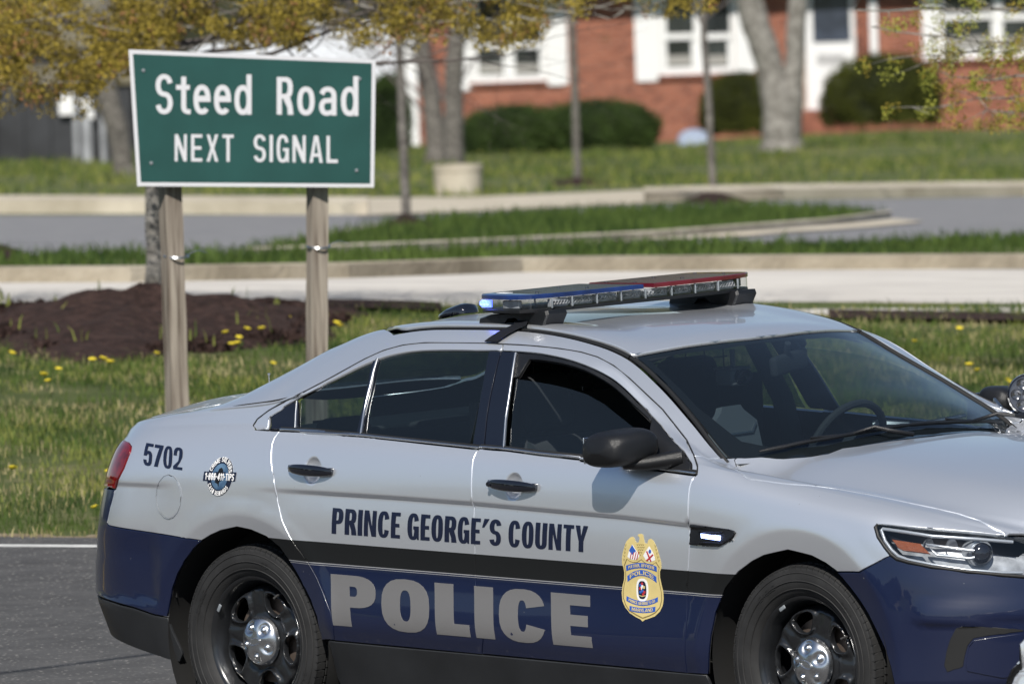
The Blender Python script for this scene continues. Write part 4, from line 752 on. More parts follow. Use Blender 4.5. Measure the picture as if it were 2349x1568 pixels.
for s_ in (-1, 1):
    mb = MB(); yf = s_*.498
    # foot: arched rubber shoe on the roof with a hollow where the strap passes
    prof = [(.965, 1.523), (.972, 1.548), (1.03, 1.562), (1.20, 1.575), (1.33, 1.580), (1.335, 1.566), (1.305, 1.520), (1.215, 1.518), (1.195, 1.540), (1.165, 1.556), (1.125, 1.553), (1.105, 1.535), (1.095, 1.523)]
    for x_ in (0,):
        n = len(prof); V = []
        for yy, sc in ((-.055, .96), (-.045, 1), (.045, 1), (.055, .96)):
            V += [(1.15+(p[0]-1.15)*sc-.062, yf+yy, p[1]-(.004 if sc < 1 else 0)) for p in prof]
        F = [(i*n+k, i*n+(k+1) % n, (i+1)*n+(k+1) % n, (i+1)*n+k) for i in range(3) for k in range(n)]+[tuple(range(n)), tuple(range(3*n, 4*n))]; mb.add(V, F)
    mb.box((1.06, yf-.03*s_, 1.571), (.20, .12, .014), bev=.004); mb.build('bar_foot', M['plastic'], lb, smooth=False)
    mb = MB(); P0 = [(1.13, s_*.50, 1.552), (1.14, s_*.555, 1.538)]
    for t in np.linspace(1.69, 1.575, 12): q_ = surf(np.array([1.115+(t-1.585)*.5]), np.array([t if s_ < 0 else 4.6-t]))[0]; nn = surf_n(np.array([1.115]), np.array([t if s_ < 0 else 4.6-t]))[0]; P0.append(tuple(q_+nn*.009))
    V = []; F = []
    for (x, y, z) in P0: V += [(x-.032, y, z), (x+.032, y, z), (x+.032, y, z+.004), (x-.032, y, z+.004)]
    for i in range(len(P0)-1):
        for k in range(4): F.append((i*4+k, i*4+(k+1) % 4, (i+1)*4+(k+1) % 4, (i+1)*4+k))
    F += [(0, 1, 2, 3), tuple(range(len(V)-4, len(V)))]; mb.add(V, F); mb.build('bar_strap', M['decal_black'], lb, smooth=False)
# roof antenna and trunk antenna
mb = MB(); V = []; n = 20
for (q_, hh, ww) in ((0, .004, .010), (.15, .020, .035), (.4, .030, .045), (.75, .036, .048), (.92, .034, .045), (1, .008, .03)):
    for k in range(n): a = math.pi*k/(n-1); V.append((.135+.175*q_, ww*math.cos(a), 1.498+.030*min(1, q_*1.6)*.8+hh*math.sin(a)**.6))
mb.add(V, [(i*n+k, i*n+k+1, (i+1)*n+k+1, (i+1)*n+k) for i in range(5) for k in range(n-1)]+[tuple(range(n)), tuple(range(5*n, 6*n))]); mb.build('roof_antenna', M['gloss_black'], CAR, sharp=70)
mb = MB(); mb.tube([(-.555, -.25, 1.20), (-.555, -.25, 1.300)], .0022, 6); mb.lathe([(0, .004), (.006, .002), (.004, -.004)], (-.555, -.25, 1.302), 'z', 8); mb.build('whip_antenna', M['brushed'], CAR)
# ---- cowl, wipers
cw = sym([(2.665, 2.3), (2.60, 2.05), (2.53, 1.88), (2.385, 1.712), (2.35, 1.72), (2.46, 1.87), (2.53, 2.05), (2.58, 2.3)])
panel('cowl_panel', cw, M['plastic'], CAR, off=-.012, h=.05, back=True)
for k, (pA, pB, hub) in enumerate(((( -.660), (.02), (-.32)), ((-.02), (.62), (.35)))):
    mb = MB(); P = []
    for i in range(13):
        y = pA+(pB-pA)*i/12; q_ = i/12; ub = 2.385+.165*(1-((y)/.75)**2)-.045*math.sin(math.pi*q_)*0
        tt = 2.3+y/.70*.62 if True else 0
        tt = float(np.interp(y, [-.76, -.44, 0, .44, .76], [1.70, 1.95, 2.3, 2.65, 2.9]))
        s0 = surf(np.array([ub]), np.array([tt]))[0]; P.append((s0[0], s0[1], s0[2]+.018))
    wp = mb.tube(P, [.004]+[.008]*11+[.004], 8).build('wiper', M['plastic'], CAR)
    mb = MB(); q_ = P[7]; mb.tube([(2.63, hub+.26, 1.105), (2.60, hub+.16, 1.128), (q_[0]+.03, q_[1]+.10, q_[2]+.020), q_, (P[4][0], P[4][1], P[4][2]+.012)], [.009, .008, .007, .006, .004], 8); mb.build('wiper_arm', M['plastic'], wp)
# ---- headlight assembly
hl = panel('headlight', K['headlight'], M['lens'], CAR, off=.001, h=.03, back=False, thick=.03)
def hpt(zx, zy): pass
inn = panel('headlamp_bowl', K['headlight'], M['headlamp_in'], hl, off=-.085, h=.03, thick=.03)
ln_ = [tuple(p) for p in K['headlight'][0]]
line_on(HT['hl_trim'], hl, 'lamp_trim', M['reflector'], .0065, -.012, 8)
line_on(HT['hl_gap'], hl, 'lamp_seal', M['seal'], .007, -.001, 8)
panel('side_marker', K['hl_amber'], M['amber'], hl, off=-.020, h=.02, thick=.006)
line_on(HT['hl_bar'], hl, 'light_guide', M['reflector'], .006, -.022, 8)
u_, t_ = K['hl_proj'][0][0]; c_ = surf(np.array([u_]), np.array([t_]))[0]; n_ = surf_n(np.array([u_]), np.array([t_]))[0]; d_ = Vector((.93, -.36, 0)).normalized()
mb = MB(); mb.lathe([(0, .012), (.02, .010), (.034, .003), (.040, -.006), (.041, -.012), (.048, -.013), (.050, -.02), (.050, -.07)], (0, 0, 0), 'x', 40)
R_ = Vector((1, 0, 0)).rotation_difference(d_).to_matrix(); cc = Vector(c_)-Vector(n_)*.020-d_*.035
for i in range(len(mb.v)): mb.v[i] = tuple(R_ @ Vector(mb.v[i])+cc)
mb.build('projector_lamp', M['reflector'], hl)
mb = MB()
for dx, dy, rr_ in ((-.13, .004, .030), (-.22, .010, .024)): mb.lathe([(0, -.01), (rr_*.6, -.004), (rr_, .010), (rr_*1.06, .014)], tuple(cc+Vector((dx*.9, dx*.35, -dx*.10+.01))), 'x', 20)
mb.build('reflector_bowl', M['reflector'], hl)
mb = MB(); mb.lathe([(0, .022), (.015, .020), (.030, .012), (.038, .002), (.039, -.006)], (0, 0, 0), 'x', 40)
for i in range(len(mb.v)): mb.v[i] = tuple(R_ @ Vector(mb.v[i])+cc+d_*.004)
mb.build('projector_lens', M['gloss_black'], hl)
# ---- fender vent with light
vt = panel('fender_vent', K['vent'], [M['plastic'], M['dark']], CAR, off=.009, h=.012, step=.01, thick=.02)
panel('vent_lamp', K['vent_light'], M['led_white'], vt, off=.013, h=.02, thick=.006)
vp = [surf(np.array([u]), np.array([t]))[0] for u, t in K['vent_light'][0]]
mb = MB(); x0, x1 = min(p[0] for p in vp), max(p[0] for p in vp); zc_ = sum(p[2] for p in vp)/4; yv = vp[0][1]
mb.box(((x0+x1)/2, yv-.012, zc_+.021), (x1-x0+.02, .012, .006), bev=.002); mb.box(((x0+x1)/2, yv-.012, zc_-.021), (x1-x0+.02, .012, .006), bev=.002); mb.build('lamp_bezel', M['plastic'], vt)
mb = MB()
for k in range(4): mb.box((x1+.012+k*.011, yv-.010, zc_+.002-k*.001), (.003, .006, .034), Matrix.Rotation(.6, 3, 'Y')); mb.box((x1+.012+k*.011, yv-.010, zc_+.002), (.003, .006, .032), Matrix.Rotation(-.6, 3, 'Y'))
for k in range(9): mb.box((x0+.005+k*.010, yv-.010, zc_-.029), (.003, .006, .010), Matrix.Rotation(.6 if k % 2 else -.6, 3, 'Y'))
mb.build('vent_mesh', M['seal'], vt, smooth=False)
# ---- front bumper pocket
if 'pocket' in K:
    pk = panel('bumper_intake', K['pocket'], [M['seal'], M['dark']], CAR, off=.002, h=.03)
    panel('intake_blade', K['pocket_in'], navy2, pk, off=.004, h=.03)
# grille between the lamps (just out of the picture)
mb = MB()
for k in range(7): mb.box((3.80, 0, .66+k*.028), (.03, 1.10, .012), bev=.003)
mb.box((3.775, 0, .74), (.02, 1.15, .22)); mb.build('grille', M['chrome'], CAR)
# ---- decals
place_text("PRINCE GEORGE'S COUNTY", PT(2), PT(4), PT(3), CAR, M['decal_navy'], 'letter', w=.40, s=.160, b=.14, gap=.060, space=.20, widths={'E': .32, 'L': .33, 'S': .40, 'T': .36})
place_text('POLICE', PT(6), PT(8), PT(7), CAR, M['decal_grey'], 'letter', w=.86, s=.35, b=.215, gap=.105, space=.4, widths={'E': .72, 'L': .68, 'P': .84, 'O': .90}, h=.04)
place_text('5702', PT(10), PT(12), PT(11), body, M['decal_navy'], 'unit_number', w=.44, s=.165, b=.13, gap=.05, space=.2, shear=0)
# seal on the quarter panel
sc = PT(18); st, sb_ = PT(15), PT(16); H_ = (st[1]-sb_[1])/2; cx, cz = (st[0]+sb_[0])/2, (st[1]+sb_[1])/2
W_ = .068; shx = (st[0]-sb_[0])/(2*H_)*.6
def sp_(a, rx, rz): return (cx+rx*math.cos(a)+shx*rz*math.sin(a), cz+rz*math.sin(a))
sealo = decal('tip_line_seal', [[sp_(a, W_, H_) for a in np.linspace(0, 6.2832, 41)[:-1]]], M['decal_navy'], body, off=.0010)
decal('seal_banner', [[(cx-.088, cz+.018), (cx+.088, cz+.018), (cx+.084, cz-.016), (cx-.092, cz-.016)]], M['decal_navy'], body, off=.0016)
decal('seal_field', [[sp_(a, W_*.66, H_*.68) for a in np.linspace(0, 6.2832, 33)[:-1]]], M['steelblue_v'], body, off=.0020)
hat = [(-.2, .62), (.05, .72), (.3, .55), (.36, .2), (.62, -.02), (.5, -.05), (.3, .02), (.28, -.15), (.35, -.3), (.1, -.35), (0, -.5), (-.02, -.8), (-.2, -.55), (-.6, -.42), (-.35, -.2), (-.4, .05), (-.35, .35)]
decal('seal_silhouette', [[(cx+p[0]*W_*.62+shx*p[1]*H_*.62, cz+p[1]*H_*.66) for p in hat]], M['decal_black'], body, off=.0026)
def flat_text(txt, A, Bp, Ct, parent, m, nm, **k): place_text(txt, A, Bp, Ct, parent, m, nm, **k)
place_text('1-866-411-TIPS', (cx-.080, cz-.012), (cx+.078, cz-.014), (cx-.078, cz+.014), body, M['white_v'], 'seal_text', w=.55, s=.19, b=.17, gap=.12, off=.0034)
def arc_text(txt, rx, rz, a0, a1, hgt, parent, m, nm, flip=False, cxz=None, **k):
    gl, W = text_loops(txt, k.get('w', .6), k.get('s', .18), k.get('b', .17), k.get('gap', .15), k.get('space', .4)); c0 = cxz or (cx, cz)
    for L_ in gl:
        out = []
        for q_ in L_:
            l = []
            for p in q_:
                a = math.radians(a0+(a1-a0)*p[0]/W); e = p[1] if not flip else -p[1]+0; rr_ = 1+ (e*hgt)/rz
                l.append((c0[0]+rx*rr_*math.cos(a)+shx*rz*rr_*math.sin(a)*k.get('sh', 1), c0[1]+rz*rr_*math.sin(a)))
            out.append(l)
        decal(nm, out, m, parent, off=k.get('off', .0036), h=.05, step=.01)
arc_text('CRIME SOLVERS', W_*.72, H_*.76, 160, 14, .018, body, M['white_v'], 'seal_text')
arc_text('CASH REWARDS', W_*.96, H_*.98, 205, 325, .017, body, M['white_v'], 'seal_text', flip=True)
# door shield
bt, bb_, bl_, brr, _ = [PT(i) for i in range(19, 24)]; BW = (brr[0]-bl_[0])/670*1.0; BH = (bt[1]-bb_[1])/1440
def bz(x, y):  # badge drawing units (as laid out on the shield) -> car side
    return (bl_[0]+(x-160)*BW, bt[1]-(y-60)*BH-.0*(x-495)*BW+ (x-495)*BW*(-.035)*0 + (-(x-495)*.085*BH))
def B_(L_, m, nm, off): decal(nm, [[bz(*p) for p in q_] for q_ in L_], m, CAR, off=off, h=.05, step=.015)
S_ = lambda pts: [(x, y-(x-495)*.085) for x, y in pts]
def BD(L_, m, nm, off): B_([S_(q_) for q_ in L_], m, nm, off)
shield = [(160, 560), (165, 470), (185, 370), (220, 270), (250, 190), (310, 125), (355, 105), (385, 125), (400, 170), (430, 210), (460, 190), (475, 120), (440, 85), (450, 65), (495, 52), (530, 70), (545, 140), (560, 205), (600, 215), (620, 150), (655, 130), (700, 160), (740, 230), (775, 330), (800, 430), (818, 520), (820, 610), (790, 670), (785, 760), (805, 880), (830, 1000), (838, 1120), (825, 1230), (780, 1330), (700, 1410), (600, 1450), (540, 1470), (500, 1500), (460, 1465), (380, 1430), (280, 1370), (200, 1280), (150, 1180), (133, 1050), (150, 920), (180, 820), (190, 700), (180, 620)]
BD([shield], M['gold'], 'door_shield', .0012)
def outl(pts, wd):
    c = np.mean(pts, 0); return [tuple(c+(np.array(p)-c)*wd) for p in pts]
rimp = [(245, 470), (290, 505), (350, 525), (420, 520), (492, 470), (540, 520), (600, 545), (680, 550), (740, 510), (790, 600), (765, 680), (765, 780), (785, 900), (808, 1020), (812, 1150), (785, 1270), (710, 1360), (620, 1410), (500, 1455), (390, 1405), (270, 1340), (200, 1240), (160, 1130), (155, 1030), (175, 900), (205, 800), (210, 690), (190, 590)]
BD([rimp, outl(rimp, .965)], M['gold_d'], 'shield_line', .0018)
flagl = [(350, 235), (300, 320), (262, 440), (300, 475), (350, 488), (410, 485), (440, 460), (465, 415), (420, 340)]
BD([flagl], M['white_v'], 'flag', .0019); BD([[(350, 240), (296, 335), (345, 405), (412, 340)]], M['blue_v'], 'flag_canton', .0025)
for k in range(4): x = 285+k*36; BD([[(x+16, 470+k*4), (x+30, 476+k*4), (x+52+k*6, 375-k*8), (x+42+k*6, 368-k*8)]], M['red_v'], 'flag_stripe', .0026)
flagr = [(632, 255), (560, 360), (528, 410), (570, 490), (650, 515), (725, 480), (700, 370)]
BD([flagr], M['white_v'], 'flag', .0019); BD([[(580, 345), (600, 330), (665, 505), (640, 510)]], M['red_v'], 'flag_cross', .0025); BD([[(570, 490), (690, 380), (705, 400), (600, 502)]], M['red_v'], 'flag_cross', .0028)
BD([[(620, 345), (640, 305), (668, 320), (665, 360), (640, 378)]], M['blue_v'], 'flag_seal', .0030)
for r_ in range(5):
    for k in range(5-r_ if r_ > 1 else 4): 
        x = 425+k*32+r_*10; y = 225+r_*42; BD([[(x, y), (x+13, y+24), (x+26, y), (x+23, y-3), (x+13, y+17), (x+3, y-3)]], M['gold_d'], 'feather', .0020)
for s_ in (0, 1):
    for k in range(5):
        x = (240-k*10) if not s_ else (735+k*12); y = 230+k*60; BD([[(x-14, y), (x, y+45), (x+16, y+4), (x+12, y), (x, y+34), (x-9, y-3)]], M['gold_d'], 'feather', .0020)
def band(xa, xb, y0, sag, hh, nm='ribbon'):
    xs = np.linspace(xa, xb, 13); f = lambda x: y0+sag*((x-(xa+xb)/2)/((xb-xa)/2))**2
    BD([[(x, f(x)-hh/2) for x in xs]+[(x, f(x)+hh/2) for x in xs[::-1]], ], M['blue_v'], nm, .0022); return f
def band_text(txt, xa, xb, f, hh, m, **k):
    gl, W = text_loops(txt, k.get('w', .55), k.get('s', .17), k.get('b', .15), .12, .3)
    for L_ in gl: BD([[(xa+(xb-xa)*p[0]/W, f(xa+(xb-xa)*p[0]/W)+hh*(.5-p[1])) for p in q_] for q_ in L_], m, 'shield_text', .0030)
f = band(228, 742, 578, 55, 88); band_text('PATROL OFFICER', 270, 700, f, 52, M['gold'])
f = band(240, 728, 700, 110, 98); band_text('POLICE', 285, 685, f, 66, M['gold'], w=.8, s=.2)
f = band(218, 745, 1205, -75, 78); band_text("PRINCE GEORGE'S CO.", 258, 708, f, 46, M['gold'])
f = band(275, 708, 1320, -30, 82); band_text('MARYLAND', 315, 665, f, 54, M['gold'], w=.8, s=.2)
ov = lambda rx, ry: [(485+rx*math.copysign(abs(math.cos(a))**.7, math.cos(a)), 985+ry*math.copysign(abs(math.sin(a))**.8, math.sin(a))) for a in np.linspace(0, 6.2832, 33)[:-1]]
BD([ov(100, 190)], M['white_v'], 'county_seal', .0022); BD([ov(70, 150)], M['decal_navy'], 'county_seal_field', .0026)
for (x, y, m) in ((455, 905, 'blue_v'), (485, 880, 'red_v'), (515, 940, 'gold'), (450, 960, 'red_v'), (490, 1000, 'blue_v'), (455, 1020, 'blue_v'), (520, 1020, 'red_v'), (500, 1060, 'red_v')): BD([[(x-17, y-22), (x+17, y-22), (x+17, y+22), (x-17, y+22)]], M[m], 'seal_quarter', .0031)
BD([[(430, 1068), (485, 1085), (540, 1068), (538, 1082), (485, 1098), (432, 1082)]], M['gold'], 'seal_scroll', .0033)
# ---- cabin
cab = empty('cabin'); cab.parent = CAR
def seat(x, y, nm='front_seat', lean=.30):
    s_ = MB(); s_.box((x, y, .50), (.52, .50, .16), bev=.05); s_.box((x-.30, y, .80), (.16, .48, .62), Matrix.Rotation(-lean, 3, 'Y'), bev=.05); s_.box((x-.43, y, 1.225), (.12, .27, .22), Matrix.Rotation(-lean*.5, 3, 'Y'), bev=.05)
    s_.tube([(x-.40, y-.06, 1.02), (x-.42, y-.06, 1.16)], .007); s_.tube([(x-.40, y+.06, 1.02), (x-.42, y+.06, 1.16)], .007); return s_.build(nm, M['fabric'], cab)
seat(1.48, -.39); seat(1.48, .39)
s_ = MB(); s_.box((.42, 0, .50), (.50, 1.30, .18), bev=.06); s_.box((.12, 0, .82), (.18, 1.26, .56), Matrix.Rotation(-.3, 3, 'Y'), bev=.06); s_.box((.02, -.42, 1.10), (.10, .24, .12), bev=.04); s_.box((.02, .42, 1.10), (.10, .24, .12), bev=.04); s_.build('rear_seat', M['fabric'], cab)
s_ = MB(); s_.box((-.15, 0, 1.10), (.42, 1.20, .03), bev=.01); s_.build('rear_shelf', M['dash'], cab)
# roof lining
us = np.linspace(.25, 1.78, 14); ts = np.linspace(1.70, 2.9, 16); V = []
for u in us:
    for t in ts: V.append(surf(np.array([u]), np.array([t]))[0]-np.array([0, 0, .035]))
mobj('headliner', V, [(i*16+k, i*16+k+1, (i+1)*16+k+1, (i+1)*16+k) for i in range(13) for k in range(15)], M['dark'], cab)
s_ = MB(); s_.box((1.06, 0, .75), (.04, 1.5, 1.0)); s_.build('partition_panel', M['dark'], cab, smooth=False)
s_ = MB()
for y in np.linspace(-.6, .6, 13): s_.tube([(1.03, y, 1.20), (1.03, y, 1.44)], .003, 5)
for z in np.linspace(1.22, 1.42, 5): s_.tube([(1.03, -.62, z), (1.03, .62, z)], .003, 5)
s_.build('partition_cage', M['dark'], cab)
for y in (-.70, .70): s_ = MB(); s_.tube([(1.17, y*1.18, .9), (1.15, y*1.12, 1.15), (1.10, y*.90, 1.47)], [.05, .04, .035], 8); s_.build('inner_pillar', M['dash'], cab)
# dashboard follows the windshield foot
V = []; n = 15
for y in np.linspace(-.74, .74, n):
    c = 1-(y/.9)**2
    V += [(2.36+.17*c, y, 1.045+.010*c), (2.15+.1*c, y, 1.050+.015*c), (2.02+.05*c, y, 1.035), (1.98+.05*c, y, .96), (2.02, y, .70)]
F = [(i*5+k, i*5+k+1, (i+1)*5+k+1, (i+1)*5+k) for i in range(n-1) for k in range(4)]; MB().add(V, F).build('dashboard', M['dash'], cab)
s_ = MB(); R_ = Matrix.Rotation(math.radians(-66), 3, 'Y'); pts = [Vector((1.86, .38, 1.00))+R_ @ Vector((.19*math.cos(a), .19*math.sin(a), 0)) for a in np.linspace(0, 6.2832, 33)]; s_.tube(pts, .015, 8)
s_.tube([Vector((1.86, .38, 1.0))+R_ @ Vector((0, -.18, 0)), (1.87, .38, 1.0), Vector((1.86, .38, 1.0))+R_ @ Vector((0, .18, 0))], .022, 8); s_.lathe([(0, 0), (.06, .01), (.06, .06)], (1.88, .38, 1.0), 'x', 16); s_.build('steering_wheel', M['dash'], cab)
s_ = MB(); s_.box((1.90, 0, .82), (.30, .26, .4), bev=.02); s_.build('centre_console', M['dash'], cab)
# in-car camera under the windshield
s_ = MB(); s_.box((1.700, -.035, 1.300), (.10, .085, .062), Matrix.Rotation(math.radians(-8), 3, 'Z'), bev=.012); s_.box((1.70, -.035, 1.333), (.115, .09, .010), Matrix.Rotation(math.radians(-8), 3, 'Z'), bev=.004)
s_.tube([(1.70, -.03, 1.335), (1.70, -.03, 1.40)], .010); dc = s_.build('dash_camera', M['greyplastic'], cab)
s_ = MB(); s_.lathe([(0, .0), (.016, .002), (.024, .006), (.028, .03), (.028, -.02)], (1.755, -.042, 1.302), 'x', 24); s_.build('camera_lens', M['gloss_black'], dc)
s_ = MB(); s_.box((1.86, .10, 1.345), (.035, .24, .075), Matrix.Rotation(.25, 3, 'Z') @ Matrix.Rotation(.1, 3, 'X'), bev=.014); s_.tube([(1.87, .08, 1.37), (1.90, .06, 1.42)], .012); s_.build('rear_view_mirror', M['dash'], cab)
# rugged laptop, seen from behind its lid
lp = empty('laptop'); lp.parent = cab
RL = Matrix.Translation((1.86, -.20, 1.135)) @ Matrix.Rotation(math.radians(8), 4, 'Z') @ Matrix.Rotation(math.radians(-12), 4, 'Y')
def lt(mbx, c, d, bev=0): 
    q_ = MB().box((0, 0, 0), d, bev=bev); mbx.add([tuple(RL @ (Vector(v)+Vector(c))) for v in q_.v], q_.f)
V = [(.008, y, z) for y, z in ((-.135, -.12), (.135, -.12), (.135, .01), (.07, .055), (.055, .075), (-.055, .075), (-.07, .055), (-.135, .01))]; n = 8
s_ = MB(); s_.add([tuple(RL @ Vector(v)) for v in V]+[tuple(RL @ Vector((-.022, v[1], v[2]))) for v in V], [tuple(range(8)), tuple(range(15, 7, -1))]+[(k, (k+1) % 8, 8+(k+1) % 8, 8+k) for k in range(8)]); lid = s_.build('laptop_lid', M['greyplastic'], cab, smooth=False); bpy.data.objects.remove(lp)
s_ = MB(); P_ = [(.012, y, z) for y, z in ((-.12, .0), (-.09, -.03), (.09, -.03), (.12, .0))]
for a, b in zip(P_, P_[1:]): s_.tube([tuple(RL @ Vector(a)), tuple(RL @ Vector(b))], .004, 6)
s_.build('lid_rib', M['brushed'], lid)
s_ = MB(); s_.box((1.76, -.2, 1.01), (.22, .28, .04), bev=.006); s_.build('laptop_base', M['greyplastic'], cab)
# ---- spotlight at the far windshield pillar
sp = MB(); sp.lathe([(0, -.055), (.03, -.052), (.062, -.030), (.076, .0), (.077, .020), (.072, .024), (.070, .014)], (0, 0, 0), 'x', 36)
ax_ = Vector((.80, -.60, -.08)).normalized(); R_ = Vector((1, 0, 0)).rotation_difference(ax_).to_matrix(); c_ = Vector((2.300, .90, 1.172))
sp.v = [tuple(R_ @ Vector(v)+c_) for v in sp.v]; so = sp.build('spotlight', M['gloss_black'], CAR)
sp = MB(); sp.lathe([(0, .014), (.069, .014)], (0, 0, 0), 'x', 30)
for k in range(7):
    a = 2*math.pi*k/6; r_ = .044 if k < 6 else 0; sp.lathe([(0, .016), (.010, .017), (.017, .022), (.019, .020)], (0, r_*math.cos(a), r_*math.sin(a)), 'x', 14)
sp.v = [tuple(R_ @ Vector(v)+c_) for v in sp.v]; sp.build('lamp_face', M['lampface'], so)
sp = MB(); sp.tube([(2.29, .90, 1.105), (2.255, .90, 1.095), (2.22, .87, 1.095), (2.16, .83, 1.10)], [.014, .018, .016, .010], 10); sp.box((2.20, .845, 1.118), (.09, .012, .055), Matrix.Rotation(-.5, 3, 'Z') @ Matrix.Rotation(.35, 3, 'Y'), bev=.004); sp.build('lamp_bracket', M['brushed'], so)
sp = MB(); sp.tube([(2.10, .78, 1.10), (1.98, .66, 1.075), (1.93, .60, 1.075)], [.007, .008, .012], 8); sp.tube([(1.95, .63, 1.075), (1.88, .55, 1.082), (1.86, .53, 1.078)], [.014, .020, .016], 10); sp.build('spotlight_handle', M['brushed'], so)

# ------------------------------------------------------------------ white car in the foreground corner (only its nose shows)
# ------------------------------------------------------------------ the place: terrain, roads
CP = np.array([0, 0, CAMH]); PXV = FPX*2349
def ray(x, y): d = wf+wr*(x-1174.5)/PXV-wu*(y-784)/PXV; return d
def at(x, y, Y):
    d = ray(x, y); p = CP+d*(Y/d[1]); return Vector(p)
cn = CARM.to_3x3() @ Vector((0, 0, 1)); c0 = CARM.translation
def sm(a, b, t): t = min(1, max(0, (t-a)/(b-a))); return t*t*(3-2*t)
def G(X, Y):
    near = c0.z-(cn.x*(X-c0.x)+cn.y*(Y-c0.y))/cn.z; Xc = max(-60, min(60, X))
    far = -.035*Xc-.0384*max(0, min(Y, 300)-74)+.30*sm(165, 228, Y)*sm(1, 8, Xc)
    if Y < 20: near = near*sm(-60, 20, Y)+(1-sm(-60, 20, Y))*(0)
    k = sm(57, 62, Y); return near*(1-k)+far*k
def gp(x, y):
    d = ray(x, y); lo, hi = 30., 400.
    for _ in range(50):
        m_ = (lo+hi)/2; p = CP+d*(m_/d[1])
        if p[2] > G(p[0], p[1]): lo = m_
        else: hi = m_
    p = CP+d*(lo/d[1]); return (float(p[0]), float(p[1]))
def groundmat(name, cols, sc, bump=.4, rough=.95, bs=30, pos=(.3, .5, .72)):
    m = bpy.data.materials.new(name); m.use_nodes = True; N, L = nodes(m); b = N['Principled BSDF']; b.inputs['Roughness'].default_value = rough; b.inputs['Specular IOR Level'].default_value = .2
    tc = N.new('ShaderNodeTexCoord'); n = N.new('ShaderNodeTexNoise'); n.inputs['Scale'].default_value = sc; n.inputs['Detail'].default_value = 8; n.inputs['Roughness'].default_value = .62; L.new(tc.outputs['Object'], n.inputs['Vector'])
    r = N.new('ShaderNodeValToRGB'); e = r.color_ramp.elements; e[0].position = pos[0]; e[0].color = (*cols[0], 1); e[1].position = pos[2]; e[1].color = (*cols[2], 1); q_ = e.new(pos[1]); q_.color = (*cols[1], 1)
    L.new(n.outputs['Fac'], r.inputs[0]); L.new(r.outputs[0], b.inputs['Base Color'])
    n2 = N.new('ShaderNodeTexNoise'); n2.inputs['Scale'].default_value = bs; n2.inputs['Detail'].default_value = 6; L.new(tc.outputs['Object'], n2.inputs['Vector'])
    bp = N.new('ShaderNodeBump'); bp.inputs['Strength'].default_value = bump; bp.inputs['Distance'].default_value = .03; L.new(n2.outputs['Fac'], bp.inputs['Height']); L.new(bp.outputs[0], b.inputs['Normal']); return m
M['grass'] = groundmat('lawn', ((.045, .075, .020), (.085, .105, .035), (.20, .175, .095)), .55)
M['bank'] = groundmat('bank_soil', ((.03, .045, .012), (.07, .085, .028), (.16, .14, .075)), 1.3)
def asphalt(name, a, b_, c, sp=.5):
    m = groundmat(name, (a, b_, c), 3.0, .5, .85, 260, (.3, .5, .7)); N, L = nodes(m); tc = [n for n in N if n.type == 'TEX_COORD'][0]
    v = N.new('ShaderNodeTexVoronoi'); v.inputs['Scale'].default_value = 38; L.new(tc.outputs['Object'], v.inputs['Vector']); r = N.new('ShaderNodeValToRGB'); e = r.color_ramp.elements
    e[0].position = .0; e[0].color = (1, 1, 1, 1); e[1].position = .35; e[1].color = (0, 0, 0, 1); L.new(v.outputs['Distance'], r.inputs[0])
    wn = N.new('ShaderNodeTexWhiteNoise'); L.new(v.outputs['Position'], wn.inputs['Vector']); k = math_node(N, L, 'MULTIPLY', math_node(N, L, 'POWER', wn.outputs['Value'], 3.0), r.outputs[0]); k = math_node(N, L, 'MULTIPLY', k, sp)
    b = N['Principled BSDF']; base = b.inputs['Base Color'].links[0].from_socket; L.new(mixc(N, L, k, base, (.42, .40, .37)), b.inputs['Base Color']); return m
M['asphalt'] = asphalt('asphalt', (.066, .065, .066), (.084, .083, .084), (.108, .106, .106), 1.6); M['asphalt2'] = asphalt('asphalt_far', (.19, .19, .20), (.23, .23, .24), (.27, .268, .27), .3)
M['concrete'] = groundmat('concrete', ((.45, .42, .39), (.53, .50, .46), (.61, .58, .535)), 1.2, .2, .9, 60); M['kerb'] = groundmat('kerb_concrete', ((.33, .29, .22), (.46, .41, .33), (.57, .52, .43)), 1.1, .3, .9, 30)
M['kerb_d'] = groundmat('weathered_kerb', ((.20, .17, .125), (.31, .27, .205), (.42, .375, .30)), 1.4, .5, .9, 20)
M['dirt'] = groundmat('verge_dirt', ((.10, .075, .045), (.19, .15, .10), (.30, .25, .18)), 5, .6); M['mulch'] = groundmat('mulch', ((.012, .007, .006), (.035, .020, .017), (.075, .045, .038)), 14, 1.0, .95, 40)
M['white_paint'] = mat('road_white', (.60, .60, .58), .7, var=.25, vscale=6); M['yellow_paint'] = mat('road_yellow', (.60, .40, .05), .7, var=.2, vscale=6)
